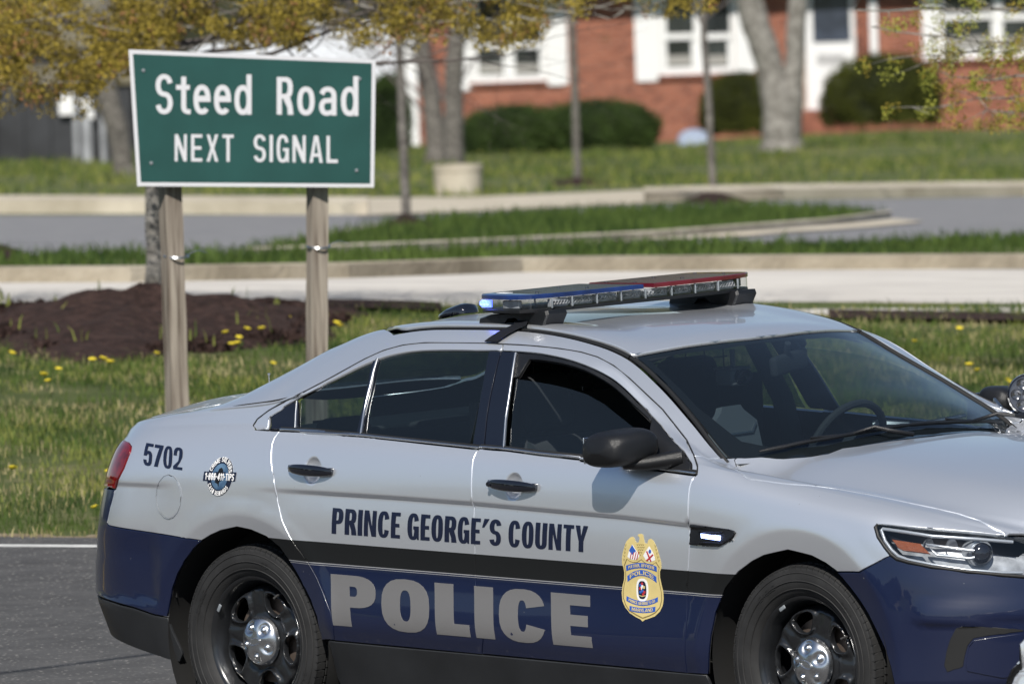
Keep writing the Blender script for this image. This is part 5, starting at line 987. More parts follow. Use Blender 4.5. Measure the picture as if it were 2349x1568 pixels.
# one ground sheet reaching the horizon
xs = np.unique(np.concatenate([np.linspace(-1500, -60, 8), np.linspace(-60, 60, 49), np.linspace(60, 1500, 8)])); ys = np.unique(np.concatenate([np.linspace(-1500, -60, 8), np.linspace(-60, 56, 30), np.linspace(56, 76, 41), np.linspace(78, 300, 60), np.linspace(310, 2500, 10)]))
V = [(x, y, G(x, y)-(.0 if True else 0)) for y in ys for x in xs]; nx = len(xs)
g = mobj('ground', V, [(j*nx+i, j*nx+i+1, (j+1)*nx+i+1, (j+1)*nx+i) for j in range(len(ys)-1) for i in range(nx-1)], M['grass']); tag(g, kind='structure')
def drape(name, poly, m, dz, h=1.0, step=1.0, kind='structure'):
    P, F = cdt([resample(poly, step)], h); a = (P[F[:, 1]]-P[F[:, 0]]); b = (P[F[:, 2]]-P[F[:, 0]]); fl = (a[:, 0]*b[:, 1]-a[:, 1]*b[:, 0]) < 0; F[fl] = F[fl][:, ::-1]
    o = mobj(name, [(p[0], p[1], G(*p)+dz) for p in P], F, m); tag(o, kind=kind); return o
A_, B2 = gp(0, 1257), gp(222, 1258.5); sl = (B2[1]-A_[1])/(B2[0]-A_[0]); ly = lambda X: A_[1]+(X-A_[0])*sl
eA = gp(0, 1237)[1]-A_[1]
drape('verge', [(-14, ly(-14)-.2), (14, ly(14)-.2), (14, ly(14)+eA+.28), (-14, ly(-14)+eA+.28)], M['dirt'], .004, .4, .3)
drape('road', [(-60, -55), (60, -55), (60, ly(60)+eA), (14, ly(14)+eA), (-14, ly(-14)+eA), (-60, ly(-60)+eA)], M['asphalt'], .009, 4, 2)
drape('edge_line', [(-30, ly(-30)-.06), (30, ly(30)-.06), (30, ly(30)+.08), (-30, ly(-30)+.08)], M['white_paint'], .013, 2, 1)
yl = gp(60, 1572)
for k in (0, .22): drape('centre_line', [(-30, ly(-30)-(A_[1]-yl[1])-.12-k), (30, ly(30)-(A_[1]-yl[1])-.12-k), (30, ly(30)-(A_[1]-yl[1])-k), (-30, ly(-30)-(A_[1]-yl[1])-k)], M['yellow_paint'], .013, 2, 1)
pg = lambda *p: [gp(*q_) for q_ in p]
drape('bank_ground', pg((-500, 1232), (2700, 1232), (2700, 735), (1900, 728), (1000, 706), (-300, 712)), M['bank'], .003)
drape('lane', pg((-500, 712), (330, 703), (1000, 703), (1900, 724), (2900, 733), (2900, 615), (1200, 624), (-500, 655)), M['concrete'], .006, 2)
drape('parking_road', pg((-600, 588), (560, 584), (1200, 566), (2349, 550), (2900, 545), (2900, 440), (2349, 452), (1500, 466), (840, 494), (-600, 496)), M['asphalt2'], .006, 3)
drape('traffic_island', pg((575, 583), (1100, 566), (1500, 545), (1900, 516), (2040, 498), (1900, 484), (1700, 478), (1300, 492), (1050, 504), (880, 522), (700, 560)), M['grass'], .015, 2)
drape('pavement', pg((1250, 571), (1700, 545), (2000, 524), (2120, 512), (2050, 506), (1900, 520), (1500, 549), (1200, 566)), M['kerb'], .018, 2)
for name, pts, hh, th in (('lane_kerb', ((-500, 652), (300, 649), (800, 640), (1200, 626), (1800, 621), (2900, 616)), .10, .18), ('island_kerb', ((565, 590), (1100, 569), (1500, 549), (1900, 519), (2045, 500)), .06, .16), ('island_kerb', ((565, 590), (620, 574), (760, 548), (880, 528)), .05, .16), ('far_kerb', ((-600, 490), (300, 490), (845, 494)), .13, .9), ('far_kerb', ((1480, 466), (1800, 458), (2349, 450), (2900, 445)), .12, .9)):
    P = []
    for a, b in zip(pts, pts[1:]):
        for k in range(6): P.append(gp(a[0]+(b[0]-a[0])*k/6, a[1]+(b[1]-a[1])*k/6))
    P.append(gp(*pts[-1])); V = []; F = []
    for i, p in enumerate(P):
        z = G(*p); V += [(p[0], p[1], z-.1), (p[0], p[1], z+hh), (p[0], p[1]+th, z+hh+.005), (p[0], p[1]+th, z-.1)]
    for i in range(len(P)-1):
        for k in range(3): F.append((i*4+k, i*4+k+1, (i+1)*4+k+1, (i+1)*4+k))
    F += [(0, 1, 2, 3)[::-1], tuple(range(len(V)-4, len(V)))]; o = mobj(name, V, F, M['kerb_d'] if name == 'lane_kerb' else M['kerb'], smooth=False); tag(o, kind='structure')
drape('pavement', pg((820, 499), (1100, 489), (1500, 469), (1800, 460), (1800, 438), (1500, 438), (1100, 455), (820, 458)), M['kerb'], .02, 2)
# mulch mounds
def mound(name, cx, cy, rx, ry, h, seed=0, rag=.15):
    r_ = random.Random(seed); V = []; F = []; n, k_ = 56, 12
    ph = [r_.uniform(0, 6.28) for _ in range(6)]
    for i in range(k_+1):
        q_ = i/k_
        for k in range(n):
            a = 6.28318*k/n; w = 1+rag*(math.sin(3*a+ph[0])+.6*math.sin(5*a+ph[1])+.4*math.sin(9*a+ph[2])); x = cx+rx*q_*w*math.cos(a); y = cy+ry*q_*w*math.sin(a)
            z = G(x, y)+h*(1-q_**1.15)*(1+.25*math.sin(7*x+ph[3])*math.sin(6*y+ph[4]))+.015-(.05 if i == k_ else 0)+r_.uniform(-.012, .012); V.append((x, y, z))
    F = [(i*n+k, (i+1)*n+k, (i+1)*n+(k+1) % n, i*n+(k+1) % n) for i in range(k_) for k in range(n)]
    o = mobj(name, V, F, M['mulch']); return o
tb = gp(352, 705)
chips = []
for nm, (x, y), rx, ry, h, lab in (('mulch_mound', gp(325, 762), 1.12, 2.6, .22, 'large brown mulch mound round the tree behind the road sign'), ('mulch_mound', gp(640, 722), .50, 1.0, .07, 'thin tail of mulch running right past the second sign post'), ('mulch_ring', gp(930, 528), .28, 1.3, .10, 'brown mulch ring round the sapling just right of the road sign'), ('mulch_ring', gp(1325, 424), .33, 1.6, .07, 'brown mulch ring on the lawn round the slim trunk in front of the long hedge'), ('mulch_ring', gp(1640, 466), .36, 2.0, .10, 'brown mulch ring beside the far kerb round the bare sapling'), ('mulch_ring', gp(-6, 590), .25, 1.5, .07, 'brown mulch patch cut by the left edge beside the parking road')):
    o = mound(nm, x, y, rx, ry, h, int(x*10)); tag(o, lab, 'mulch')
drape('mulch_strip', pg((1900, 740), (2900, 752), (2900, 733), (2349, 728), (1900, 720)), M['mulch'], .03, .5, .4); drape('mulch_strip', pg((700, 712), (1015, 722), (1010, 704), (700, 696)), M['mulch'], .03, .5, .3)

# ------------------------------------------------------------------ grass blades and flowers on the bank
def veg(name, col, col2, rough=.8, tr=.0, vscale=1.0):
    m = mat(name, col, rough, var=.1, vscale=vscale, alt=col2, spec=.2, detail=3); return m
M['blade'] = veg('grass_blades', (.085, .125, .026), (.018, .040, .008), vscale=1.0); M['blade_y'] = veg('dry_grass', (.34, .29, .16), (.20, .19, .075), vscale=1.4)
M['blade_b'] = veg('bright_grass', (.23, .235, .060), (.07, .105, .022), vscale=1.1)
def blades(name, m, n, xr, yr, hr, wd, keep, lean=.6, dz=0):
    X = rng.uniform(xr[0], xr[1], n*2); Y = rng.uniform(yr[0], yr[1], n*2); k = np.array([keep(a, b) for a, b in zip(X, Y)]); X, Y = X[k][:n], Y[k][:n]; n = len(X)
    Z = np.array([G(a, b) for a, b in zip(X, Y)])+dz; H = rng.uniform(hr[0], hr[1], n)*rng.uniform(.5, 1, n); A = rng.uniform(0, 6.283, n); W = wd*rng.uniform(.6, 1.4, n); ln = rng.uniform(0, lean, n)*H; A2 = rng.uniform(0, 6.283, n)
    V = np.zeros((n, 5, 3)); dx, dy = np.cos(A)*W, np.sin(A)*W; lx, ly_ = np.cos(A2)*ln, np.sin(A2)*ln
    V[:, 0] = np.stack([X-dx, Y-dy, Z-.01], 1); V[:, 1] = np.stack([X+dx, Y+dy, Z-.01], 1); V[:, 2] = np.stack([X+dx*.7+lx*.35, Y+dy*.7+ly_*.35, Z+H*.6], 1); V[:, 3] = np.stack([X-dx*.7+lx*.35, Y-dy*.7+ly_*.35, Z+H*.6], 1); V[:, 4] = np.stack([X+lx, Y+ly_, Z+H], 1)
    me = bpy.data.meshes.new(name); me.vertices.add(n*5); me.vertices.foreach_set('co', V.ravel()); b = np.arange(n)*5; lv = np.stack([b, b+1, b+2, b+3, b+3, b+2, b+4], 1).ravel(); me.loops.add(n*7); me.loops.foreach_set('vertex_index', lv)
    me.polygons.add(n*2); st = np.stack([np.arange(n)*7, np.arange(n)*7+4], 1).ravel(); me.polygons.foreach_set('loop_start', st); me.update(calc_edges=True); me.materials.append(m)
    o = bpy.data.objects.new(name, me); COL.objects.link(o); return o
def fbm(x, y): return .5+.25*math.sin(2.1*x+1.3*y)+.2*math.sin(3.7*x-2.2*y+1)+.15*math.sin(7.3*x+5.1*y)+.1*math.sin(13*x-9*y)
mnd = gp(325, 762)
def onm(x, y): return ((x-mnd[0])/1.12)**2+((y-mnd[1])/2.7)**2 < .85+.3*math.sin(5*x)*math.sin(3*y)
Yb = min(ly(-4), ly(4))+eA; okb = lambda x, y, e=0: not onm(x, y) and y > ly(x)+eA+.22+e+.1*math.sin(9*x)
Yt = gp(600, 706)[1]
xr = (-4.2, 4.2)
tag(blades('bank_grass', M['blade'], 90000, xr, (Yb, Yt), (.02, .085), .0032, lambda x, y: okb(x, y) and fbm(x, y) > random.uniform(.15, .75)), 'green rough grass on the roadside bank', 'grass', kind='stuff')
tag(blades('bright_bank_grass', M['blade_b'], 80000, xr, (Yb, Yt), (.02, .065), .0032, lambda x, y: okb(x, y) and fbm(x*1.3+4, y*.7) > random.uniform(.35, .8)), 'yellow green grass in patches on the roadside bank', 'grass', kind='stuff')
tag(blades('dry_bank_grass', M['blade_y'], 36000, xr, (Yb, Yt), (.02, .07), .0038, lambda x, y: okb(x, y, -.25) and (fbm(x*.8-2, y*1.1) > random.uniform(.3, .8) or y < ly(x)+eA+.35)), 'straw coloured dead grass among the bank grass', 'grass', kind='stuff')
tag(blades('mulch_weeds', M['blade_b'], 450, (mnd[0]-1.3, mnd[0]+1.6), (mnd[1]-2.8, mnd[1]+2.8), (.06, .14), .006, lambda x, y: onm(x, y) and fbm(x*4, y*2) > .72, dz=.09), 'green weeds sprouting through the mulch mound', 'weeds', kind='stuff')
Ys0, Ys1 = gp(1174, 604)[1], gp(1174, 575)[1]
tag(blades('verge_grass', M['blade'], 30000, (-8, 8), (Ys0-4, Ys1+12), (.08, .22), .008, lambda x, y: gp_strip(x, y)), 'strip of green grass behind the lane kerb', 'grass', kind='stuff') if False else None
lowY = lambda X: np.interp(X, [p[0] for p in st0], [p[1] for p in st0]); st0 = sorted(pg((-500, 646), (300, 643), (800, 634), (1200, 620), (1800, 615), (2900, 610))); st1 = sorted(pg((-600, 590), (560, 586), (1200, 572), (2349, 552), (2900, 547)))
hiY = lambda X: np.interp(X, [p[0] for p in st1], [p[1] for p in st1])
tag(blades('verge_grass', M['blade'], 40000, (-7, 7), (82, 112), (.05, .16), .010, lambda x, y: lowY(x)+.3 < y < hiY(x) and fbm(x*.7, y*.3) > random.uniform(.1, .7)), 'strip of green grass behind the lane kerb', 'grass', kind='stuff')
isl = pg((575, 583), (1100, 566), (1500, 545), (1900, 516), (2040, 498), (1900, 484), (1700, 478), (1300, 492), (1050, 504), (880, 522), (700, 560))
ip = rng.uniform((-7, 90), (8, 135), (60000, 2)); ip = ip[inside(ip, [isl])]
_it = iter(ip)
def blades_at(name, m, P, hr, wd):
    it = {tuple(p): 1 for p in P}; n = len(P); g_ = rng.uniform(hr[0], hr[1], n); V = []; F = []
    for i, (x, y) in enumerate(P):
        z = G(x, y)+.01; a = random.uniform(0, 3.14); h = g_[i]; dx, dy = math.cos(a)*wd, math.sin(a)*wd; V += [(x-dx, y-dy, z), (x+dx, y+dy, z), (x+random.uniform(-.4, .4)*h, y, z+h)]; F.append((3*i, 3*i+1, 3*i+2))
    return mobj(name, V, F, m, smooth=False)
tag(blades_at('island_grass', M['blade'], ip[:14000], (.05, .14), .012), 'green grass covering the traffic island', 'grass', kind='stuff')
lw = rng.uniform((-9, 135), (10, 222), (26000, 2)); lw = np.array([p for p in lw if fbm(p[0]*.5, p[1]*.12) > random.uniform(.1, .8)]); fk = sorted(pg((-600, 455), (300, 455), (840, 465), (1500, 437), (2349, 425), (2900, 420))); lw = np.array([p for p in lw if p[1] > np.interp(p[0], [q_[0] for q_ in fk], [q_[1] for q_ in fk])])
tag(blades_at('lawn_grass', M['blade_b'], lw[:9000], (.04, .11), .02), 'lighter grass tufts over the lawn in front of the brick house', 'grass', kind='stuff')
tag(blades_at('lawn_grass', M['blade'], lw[9000:], (.05, .14), .02), 'darker grass tufts over the lawn in front of the brick house', 'grass', kind='stuff')
tag(blades('mulch_chips', M['mulch'], 9000, (mnd[0]-1.4, mnd[0]+1.6), (mnd[1]-2.9, mnd[1]+2.9), (.01, .05), .014, lambda x, y: onm(x, y), lean=1.5, dz=.05), 'dark mulch chips spread over the mound', 'mulch', kind='stuff')
# dandelions
def dandelion():
    mb = MB(); mb.tube([(0, 0, -.02), (.004, 0, .05), (.002, .003, .085)], [.0022, .002, .002], 5, m=1); V = []; n = 12
    for r_, z in ((.006, .082), (.019, .089), (.024, .096), (.014, .101), (0.001, .102)):
        for k in range(n): a = 6.283*k/n; q_ = 1+.16*(k % 2); V.append((r_*q_*math.cos(a), r_*q_*math.sin(a), z))
    mb.add(V, [(i*n+k, i*n+(k+1) % n, (i+1)*n+(k+1) % n, (i+1)*n+k) for i in range(4) for k in range(n)], 0)
    return mb.build('dandelion', [mat('dandelion_yellow', (.66, .52, .03), .7), M['blade']], smooth=False)
proto = None
for (x, y) in ((228, 847), (213, 848), (252, 855), (133, 862), (97, 884), (115, 892), (524, 782), (545, 790), (560, 772), (530, 808), (548, 808), (605, 775), (666, 738), (768, 757), (774, 764), (443, 762), (355, 825), (258, 1109), (75, 770), (20, 828), (620, 850), (2095, 795), (2223, 860), (2200, 772), (2246, 865), (2310, 890), (2312, 884), (1995, 1000), (30, 1100), (228, 1183)):
    p = gp(x, y+14)
    if proto is None: o = proto = dandelion()
    else: o = proto.copy(); COL.objects.link(o)
    s_ = random.uniform(.6, .95); o.scale = (s_, s_, s_); o.location = (p[0], p[1], G(*p)+.01); o.rotation_euler = (random.uniform(-.3, .3), random.uniform(-.3, .3), random.uniform(0, 6)); tag(o, 'yellow dandelion flower scattered in the grass of the roadside bank', 'flower', 'dandelions on the roadside bank')

# ------------------------------------------------------------------ road sign
YS = 62.0; SG = empty('road_sign'); cs = at(580, 280, YS); SG.location = cs; tag(SG, 'green Steed Road next signal sign on two weathered wooden posts', 'road sign')
M['sign_green'] = mat('sign_green', (.014, .066, .060), .42, spec=.4, var=.12, vscale=4); M['sign_white'] = mat('sign_white', (.58, .58, .61), .5)
cor = [at(315, 427, YS)-cs, at(858, 430, YS)-cs, at(862, 137, YS)-cs, at(295, 114, YS)-cs]   # the plate is slightly bent out of square
def plate(c, y0, y1, m, nm, par, inset=0, rr=0.0):
    n = len(c); V = [(p.x, y0, p.z) for p in c]+[(p.x, y1, p.z) for p in c]; return mobj(nm, V, [tuple(range(n)), tuple(range(2*n-1, n-1, -1))]+[(k, n+k, n+(k+1) % n, (k+1) % n) for k in range(n)], m, par, smooth=False)
def bil(s, t): return (cor[0]*(1-s)+cor[1]*s)*(1-t)+(cor[3]*(1-s)+cor[2]*s)*t
plate([bil(0, 0), bil(1, 0), bil(1, 1), bil(0, 1)], -.0, .004, M['sign_white'], 'sign_plate', SG)
e = .016; plate([bil(e, e*1.9), bil(1-e, e*1.9), bil(1-e, 1-e*1.9), bil(e, 1-e*1.9)], -.0015, -.0005, M['sign_green'], 'sign_field', SG)
def sign_text(txt, x0, x1, y0, y1, y0r, y1r, **k):
    """x, y in sheet pixels of the plate"""
    gl, W = text_loops(txt, k['w'], k['s'], k['b'], k['gap'], k['space'], k.get('widths'))
    for L_ in gl:
        lp = []
        for q_ in L_:
            l = []
            for p in q_:
                f_ = p[0]/W; xx = x0+(x1-x0)*f_; yb = y0+(y0r-y0)*f_; yt = y1+(y1r-y1)*f_; yy = yb+(yt-yb)*p[1]; w_ = at(xx, yy, YS)-cs; l.append((w_.x, w_.z))
            lp.append(l)
        P, F = cdt([resample(l, .03) for l in lp], .2); a = P[F[:, 1]]-P[F[:, 0]]; b = P[F[:, 2]]-P[F[:, 0]]; fl = (a[:, 0]*b[:, 1]-a[:, 1]*b[:, 0]) < 0; F[fl] = F[fl][:, ::-1]
        mobj('letter', [(p[0], -.0028, p[1]) for p in P], F, M['sign_white'], SG, smooth=False)
sign_text('Steed', 357, 577, 261, 171, 263, 171+2, w=.50, s=.145, b=.125, gap=.10, space=.5, widths={'S': .50})
sign_text('Road', 635, 822, 263, 177, 266, 177+0, w=.50, s=.145, b=.125, gap=.13, space=.5, widths={'R': .46})
sign_text('NEXT', 401, 536, 370, 308, 371, 309, w=.46, s=.13, b=.12, gap=.18, space=.5)
sign_text('SIGNAL', 582, 775, 371, 309, 374, 312, w=.48, s=.13, b=.12, gap=.15, space=.5)
for (x, y) in ((329, 162), (347, 374), (825, 181), (818, 391)): b_ = at(x, y, YS)-cs; mb = MB().lathe([(0, -.008), (.008, -.006), (.009, 0)], (b_.x, -.001, b_.z), n=10); mb.build('bolt', M['greyplastic'], SG)
M['wood'] = bpy.data.materials.new('weathered_wood'); m = M['wood']; m.use_nodes = True; N, L = nodes(m); b = N['Principled BSDF']; tc = N.new('ShaderNodeTexCoord'); mp = N.new('ShaderNodeMapping'); mp.inputs['Scale'].default_value = (28, 28, 1.2); L.new(tc.outputs['Object'], mp.inputs[0])
n = N.new('ShaderNodeTexNoise'); n.inputs['Scale'].default_value = 1.6; n.inputs['Detail'].default_value = 8; L.new(mp.outputs[0], n.inputs['Vector']); r = N.new('ShaderNodeValToRGB'); e_ = r.color_ramp.elements; e_[0].position = .3; e_[0].color = (.085, .062, .045, 1); e_[1].position = .7; e_[1].color = (.37, .325, .27, 1); q_ = e_.new(.5); q_.color = (.235, .20, .165, 1); L.new(n.outputs['Fac'], r.inputs[0]); L.new(r.outputs[0], b.inputs['Base Color']); b.inputs['Roughness'].default_value = .9
bp = N.new('ShaderNodeBump'); bp.inputs['Strength'].default_value = .5; bp.inputs['Distance'].default_value = .01; L.new(n.outputs['Fac'], bp.inputs['Height']); L.new(bp.outputs[0], b.inputs['Normal'])
for (xt, xb, w0) in ((386, 407, 50), (729, 726, 46)):
    tp = at(xt, 300, YS+.10)-cs; btm = at(xb, 935, YS+.10)-cs; zb = G(cs.x, YS)-cs.z-.3; k = (zb-btm.z)/(btm.z-tp.z); btm = btm+(btm-tp)*k; hw = w0/463/2/1.2; mb = MB(); V = []
    for i in range(13):
        c = tp.lerp(btm, i/12); 
        for (a, b2) in ((-1, -1), (1, -1), (1, 1), (-1, 1)): a_ = .42; jx = .0015*math.sin(i*2.1+a); V.append((c.x+hw*(a*math.cos(a_)-b2*math.sin(a_))+jx, c.y+hw*(a*math.sin(a_)+b2*math.cos(a_)), c.z))
    mb.add(V, [(i*4+k2, i*4+(k2+1) % 4, (i+1)*4+(k2+1) % 4, (i+1)*4+k2) for i in range(12) for k2 in range(4)]+[(0, 1, 2, 3)]); po = mb.build('post', M['wood'], SG, smooth=False)
    yv = 588 if xt < 500 else 566; cc = at((xt+xb)/2+ (8 if xt < 500 else 3), yv, YS+.10)-cs; mb = MB(); r_ = hw*1.38
    for dz in (0, .006): mb.tube([(cc.x+r_*math.cos(a), cc.y+r_*math.sin(a), cc.z+dz+.008*math.cos(a-2)) for a in np.linspace(0, 6.2832, 20)], .0032, 6)
    mb.tube([(cc.x+r_, cc.y-.01, cc.z+.012), (cc.x+r_+.05, cc.y-.03, cc.z+.028), (cc.x+r_+.095, cc.y-.02, cc.z+.012)], [.003, .002, .0012], 5); mb.build('wire_tie', M['chrome'], po)

# ------------------------------------------------------------------ trees
M['bark'] = mat('bark', (.20, .185, .165), .95, var=.5, vscale=18, bump=1, bscale=30, alt=(.07, .062, .055)); M['bark_p'] = mat('pale_bark', (.30, .285, .26), .95, var=.4, vscale=9, bump=.8, bscale=20, alt=(.13, .12, .105)); M['twig'] = mat('twig', (.10, .085, .08), .9)
M['fl1'] = mat('maple_flowers', (.36, .275, .045), .8, var=.3, vscale=8, alt=(.16, .12, .018), spec=.2); M['fl2'] = mat('maple_flowers_dark', (.11, .085, .018), .8, spec=.2); M['fl3'] = mat('maple_flowers_red', (.26, .13, .06), .8, spec=.2); M['fl4'] = mat('young_leaves', (.36, .36, .06), .7, var=.3, vscale=10, alt=(.20, .22, .035), spec=.2)
def clump_template(seed, n=16, R=1.0, leaf=.42, kind=0):
    r_ = random.Random(seed); V = []; F = []
    for i in range(n):
        a, b2 = r_.uniform(0, 6.28), r_.uniform(-1, 1); rr = R*r_.uniform(.25, 1); c = Vector((math.cos(a)*math.sqrt(1-b2*b2), math.sin(a)*math.sqrt(1-b2*b2), b2))*rr; d = (c.normalized()*.7+Vector((r_.uniform(-1, 1), r_.uniform(-1, 1), r_.uniform(-1, .4)))*.6).normalized(); s = d.orthogonal().normalized(); s = (Matrix.Rotation(r_.uniform(0, 3.14), 3, d) @ s)*leaf*.42
        e1 = c+d*leaf; b_ = len(V); up = d.cross(s).normalized()*leaf*.12
        V += [tuple(c), tuple(c+d*leaf*.5+s+up), tuple(e1), tuple(c+d*leaf*.5-s+up)]; F.append((b_, b_+1, b_+2, b_+3))
    return V, F
CT = [clump_template(k) for k in range(6)]
def foliage(name, pts, size, m, par, sv=.35):
    V = []; F = []; nv = 0; VV = []; 
    for p in pts:
        v, f = CT[random.randrange(6)]; s = size*random.uniform(1-sv, 1+sv); R_ = Matrix.Rotation(random.uniform(0, 6.28), 3, 'Z') @ Matrix.Rotation(random.uniform(-.6, .6), 3, 'X'); A = np.array(v) @ np.array(R_).T*s+np.array(p); VV.append(A); F += [tuple(nv+i for i in q_) for q_ in f]; nv += len(v)
    o = mobj(name, np.vstack(VV), F, m, par, smooth=False); o['kind'] = 'stuff'; return o
def trunk_tube(mb, pts, rad, n=14, wob=.06, flare=0):
    P = []; Rr = []; 
    for i in range(len(pts)-1):
        for k in range(4): q_ = k/4; P.append(Vector(pts[i]).lerp(Vector(pts[i+1]), q_)+Vector((random.uniform(-wob, wob), random.uniform(-wob, wob), 0))*rad[i]*.8); Rr.append((rad[i]*(1-q_)+rad[i+1]*q_)*random.uniform(1-wob, 1+wob))
    P.append(Vector(pts[-1])); Rr.append(rad[-1]); mb.tube(P, Rr, n)
def branch(mb, p, d, L, r0, depth, tips):
    pts = [Vector(p)]; dd = Vector(d).normalized()
    for i in range(5): dd = (dd+Vector((random.uniform(-.25, .25), random.uniform(-.25, .25), random.uniform(-.2, .2)))).normalized(); pts.append(pts[-1]+dd*L/5)
    mb.tube(pts, [r0*(1-.15*i) for i in range(6)], 6 if depth else 4, cap=False)
    if depth == 0: tips.append(pts[-1]); return
    for i in (2, 3, 4, 5):
        for _ in range(random.choice((1, 2))): nd = (dd+Vector((random.uniform(-1, 1), random.uniform(-1, 1), random.uniform(-.5, .7)))*.9).normalized(); branch(mb, pts[i], nd, L*.62, r0*(1-.15*i)*.55, depth-1, tips)
# maple behind the sign: low crown of yellow-brown flowers
def lerp_line(pts, x): return float(np.interp(x, [p[0] for p in pts], [p[1] for p in pts]))
T1 = empty('maple_tree'); YT = 73.2; b0 = gp(352, 700); T1.location = (b0[0], b0[1], G(*b0)); tag(T1, 'yellow flowering maple behind the road sign with its trunk in the mulch mound', 'tree'); o0 = T1.location
def rel(x, y, Y): return at(x, y, Y)-Vector(T1.location)
mb = MB(); trunk_tube(mb, [Vector((0, 0, -.1)), rel(354, 600, b0[1]), rel(350, 450, b0[1]), rel(362, 250, b0[1]), rel(372, 60, b0[1]), rel(380, -200, b0[1])], [.070, .050, .046, .044, .040, .030], 14, .05); mb.build('trunk', M['bark_p'], T1)
mb = MB(); tips = []
for k in range(15):
    y0 = random.uniform(-150, 190); a = random.uniform(-1, 1); yy = b0[1]; p = rel(368, y0, yy); d = Vector((a*1.5, random.uniform(-1.2, 1.2), random.uniform(-.1, .35))); branch(mb, p, d, random.uniform(1.5, 2.6), .020, 2, tips)
mb.build('limbs', M['twig'], T1)['kind'] = 'stuff'
bot = [(-300, 250), (0, 235), (60, 245), (110, 225), (160, 205), (230, 195), (290, 165), (330, 130), (400, 105), (560, 95), (650, 100), (760, 92), (860, 92), (950, 98), (1060, 92), (1180, 100), (1235, 75), (1300, 40), (1400, 20), (1560, 30), (1700, 5), (1800, -60), (2700, -200)]
def crown_pts(n, Y0, Y1, x0=-350, x1=1750, ytop=-500, dens=None):
    out = []
    while len(out) < n:
        x = random.uniform(x0, x1); yb = lerp_line(bot, x); y = yb-abs(random.gauss(0, 1))*210-random.uniform(-14, 20)
        if y < ytop: continue
        f_ = .5+.3*math.sin(x*.021+y*.017)+.25*math.sin(x*.043-y*.05+2)+.15*math.sin(x*.09+y*.11)
        if f_ < random.uniform(.1, .82): continue
        if dens and random.random() > dens(x, y): continue
        out.append((x, y, random.uniform(Y0, Y1)))
    return out
dn = lambda x, y: (1.0 if x < 700 else .60 if x < 1250 else .25)
for mm, n_ in (('fl1', 3500), ('fl2', 2400), ('fl3', 380)):
    cp = crown_pts(n_, 71.2, 76.5, dens=dn); foliage('blossom', [rel(*c) for c in cp], .048, M[mm], T1)
# drooping sprays
for (sx, sy, n_) in ((60, 400//2+20, 8), (110, 250, 10), (190, 260//1, 14), (40, 240, 8), (20, 255, 6)):
    foliage('blossom', [rel(sx+random.gauss(0, 14), sy+random.uniform(-30, 12), 72.5) for _ in range(n_)], .032, M['fl1'], T1)
mb = MB()
for k in range(90):
    x = random.uniform(-200, 1500); y = lerp_line(bot, x)-random.uniform(-5, 220); Y = random.uniform(71.5, 76); dx = random.uniform(60, 170)*random.choice((-1, 1)); mb.tube([rel(x, y, Y), rel(x+dx*.4, y+random.uniform(-14, 22), Y), rel(x+dx, y+random.uniform(-35, 30), Y)], [.008, .006, .003], 4, cap=False)
mb.build('twigs', M['bark_p'], T1)['kind'] = 'stuff'
# a second maple, its branch hanging in at the top right
T2 = empty('maple_tree'); T2.location = (3.74, 66.6, G(3.74, 66.6)); tag(T2, 'maple branch with young green leaves reaching in over the top right corner', 'tree')
rel2 = lambda x, y, Y: at(x, y, Y)-Vector(T2.location)
mb = MB(); trunk_tube(mb, [(0, 0, -.1), (-.02, 0, .8), (.03, 0, 1.8), (0, .1, 3.2), (.1, 0, 4.6)], [.085, .065, .06, .05, .03], 12, .05); mb.build('trunk', M['bark_p'], T2)
mb = MB(); pth = []
for (p0, p1, p2, r_) in (((2790, 0), (2349, 40), (1960, 20), .016), ((2790, 60), (2250, 130), (2000, 60), .010), ((2790, 80), (2300, 220), (2150, 165), .010), ((2790, 110), (2349, 300), (2260, 250), .008), ((2790, 20), (2250, 90), (2120, 150), .007), ((2790, -60), (2300, -20), (1900, -10), .012), ((2790, 160), (2200, 240), (2060, 250), .006), ((2790, 90), (2150, 120), (2030, 140), .006)):
    P = []; 
    for i in range(11): q_ = i/10; x = (1-q_)**2*p0[0]+2*q_*(1-q_)*p1[0]+q_*q_*p2[0]; y = (1-q_)**2*p0[1]+2*q_*(1-q_)*p1[1]+q_*q_*p2[1]+random.uniform(-6, 6); P.append(rel2(x, y, 66.5)); pth.append((x, y))
    mb.tube(P, [r_*(1-.07*i) for i in range(11)], 6, cap=False)
pts = []
for x, y in pth:
    if x < 1950: continue
    for _ in range(3 if x > 2150 else 1):
        ex, ey = x+random.gauss(0, 38), y+random.gauss(0, 26); mb.tube([rel2(x, y, 66.5), rel2((x+ex)/2+random.uniform(-5, 5), (y+ey)/2, 66.4), rel2(ex, ey, 66.5)], [.003, .002, .0015], 4, cap=False); pts.append((ex, ey))
mb.build('limbs', M['bark_p'], T2)['kind'] = 'stuff'
P4 = []; P1 = []
for ex, ey in pts:
    for _ in range(5): (P4 if random.random() < .6 else P1).append(rel2(ex+random.gauss(0, 9), ey+random.gauss(0, 8), random.uniform(66.2, 66.9)))
foliage('young_leaves', P4, .030, M['fl4'], T2); foliage('blossom', P1, .030, M['fl1'], T2)
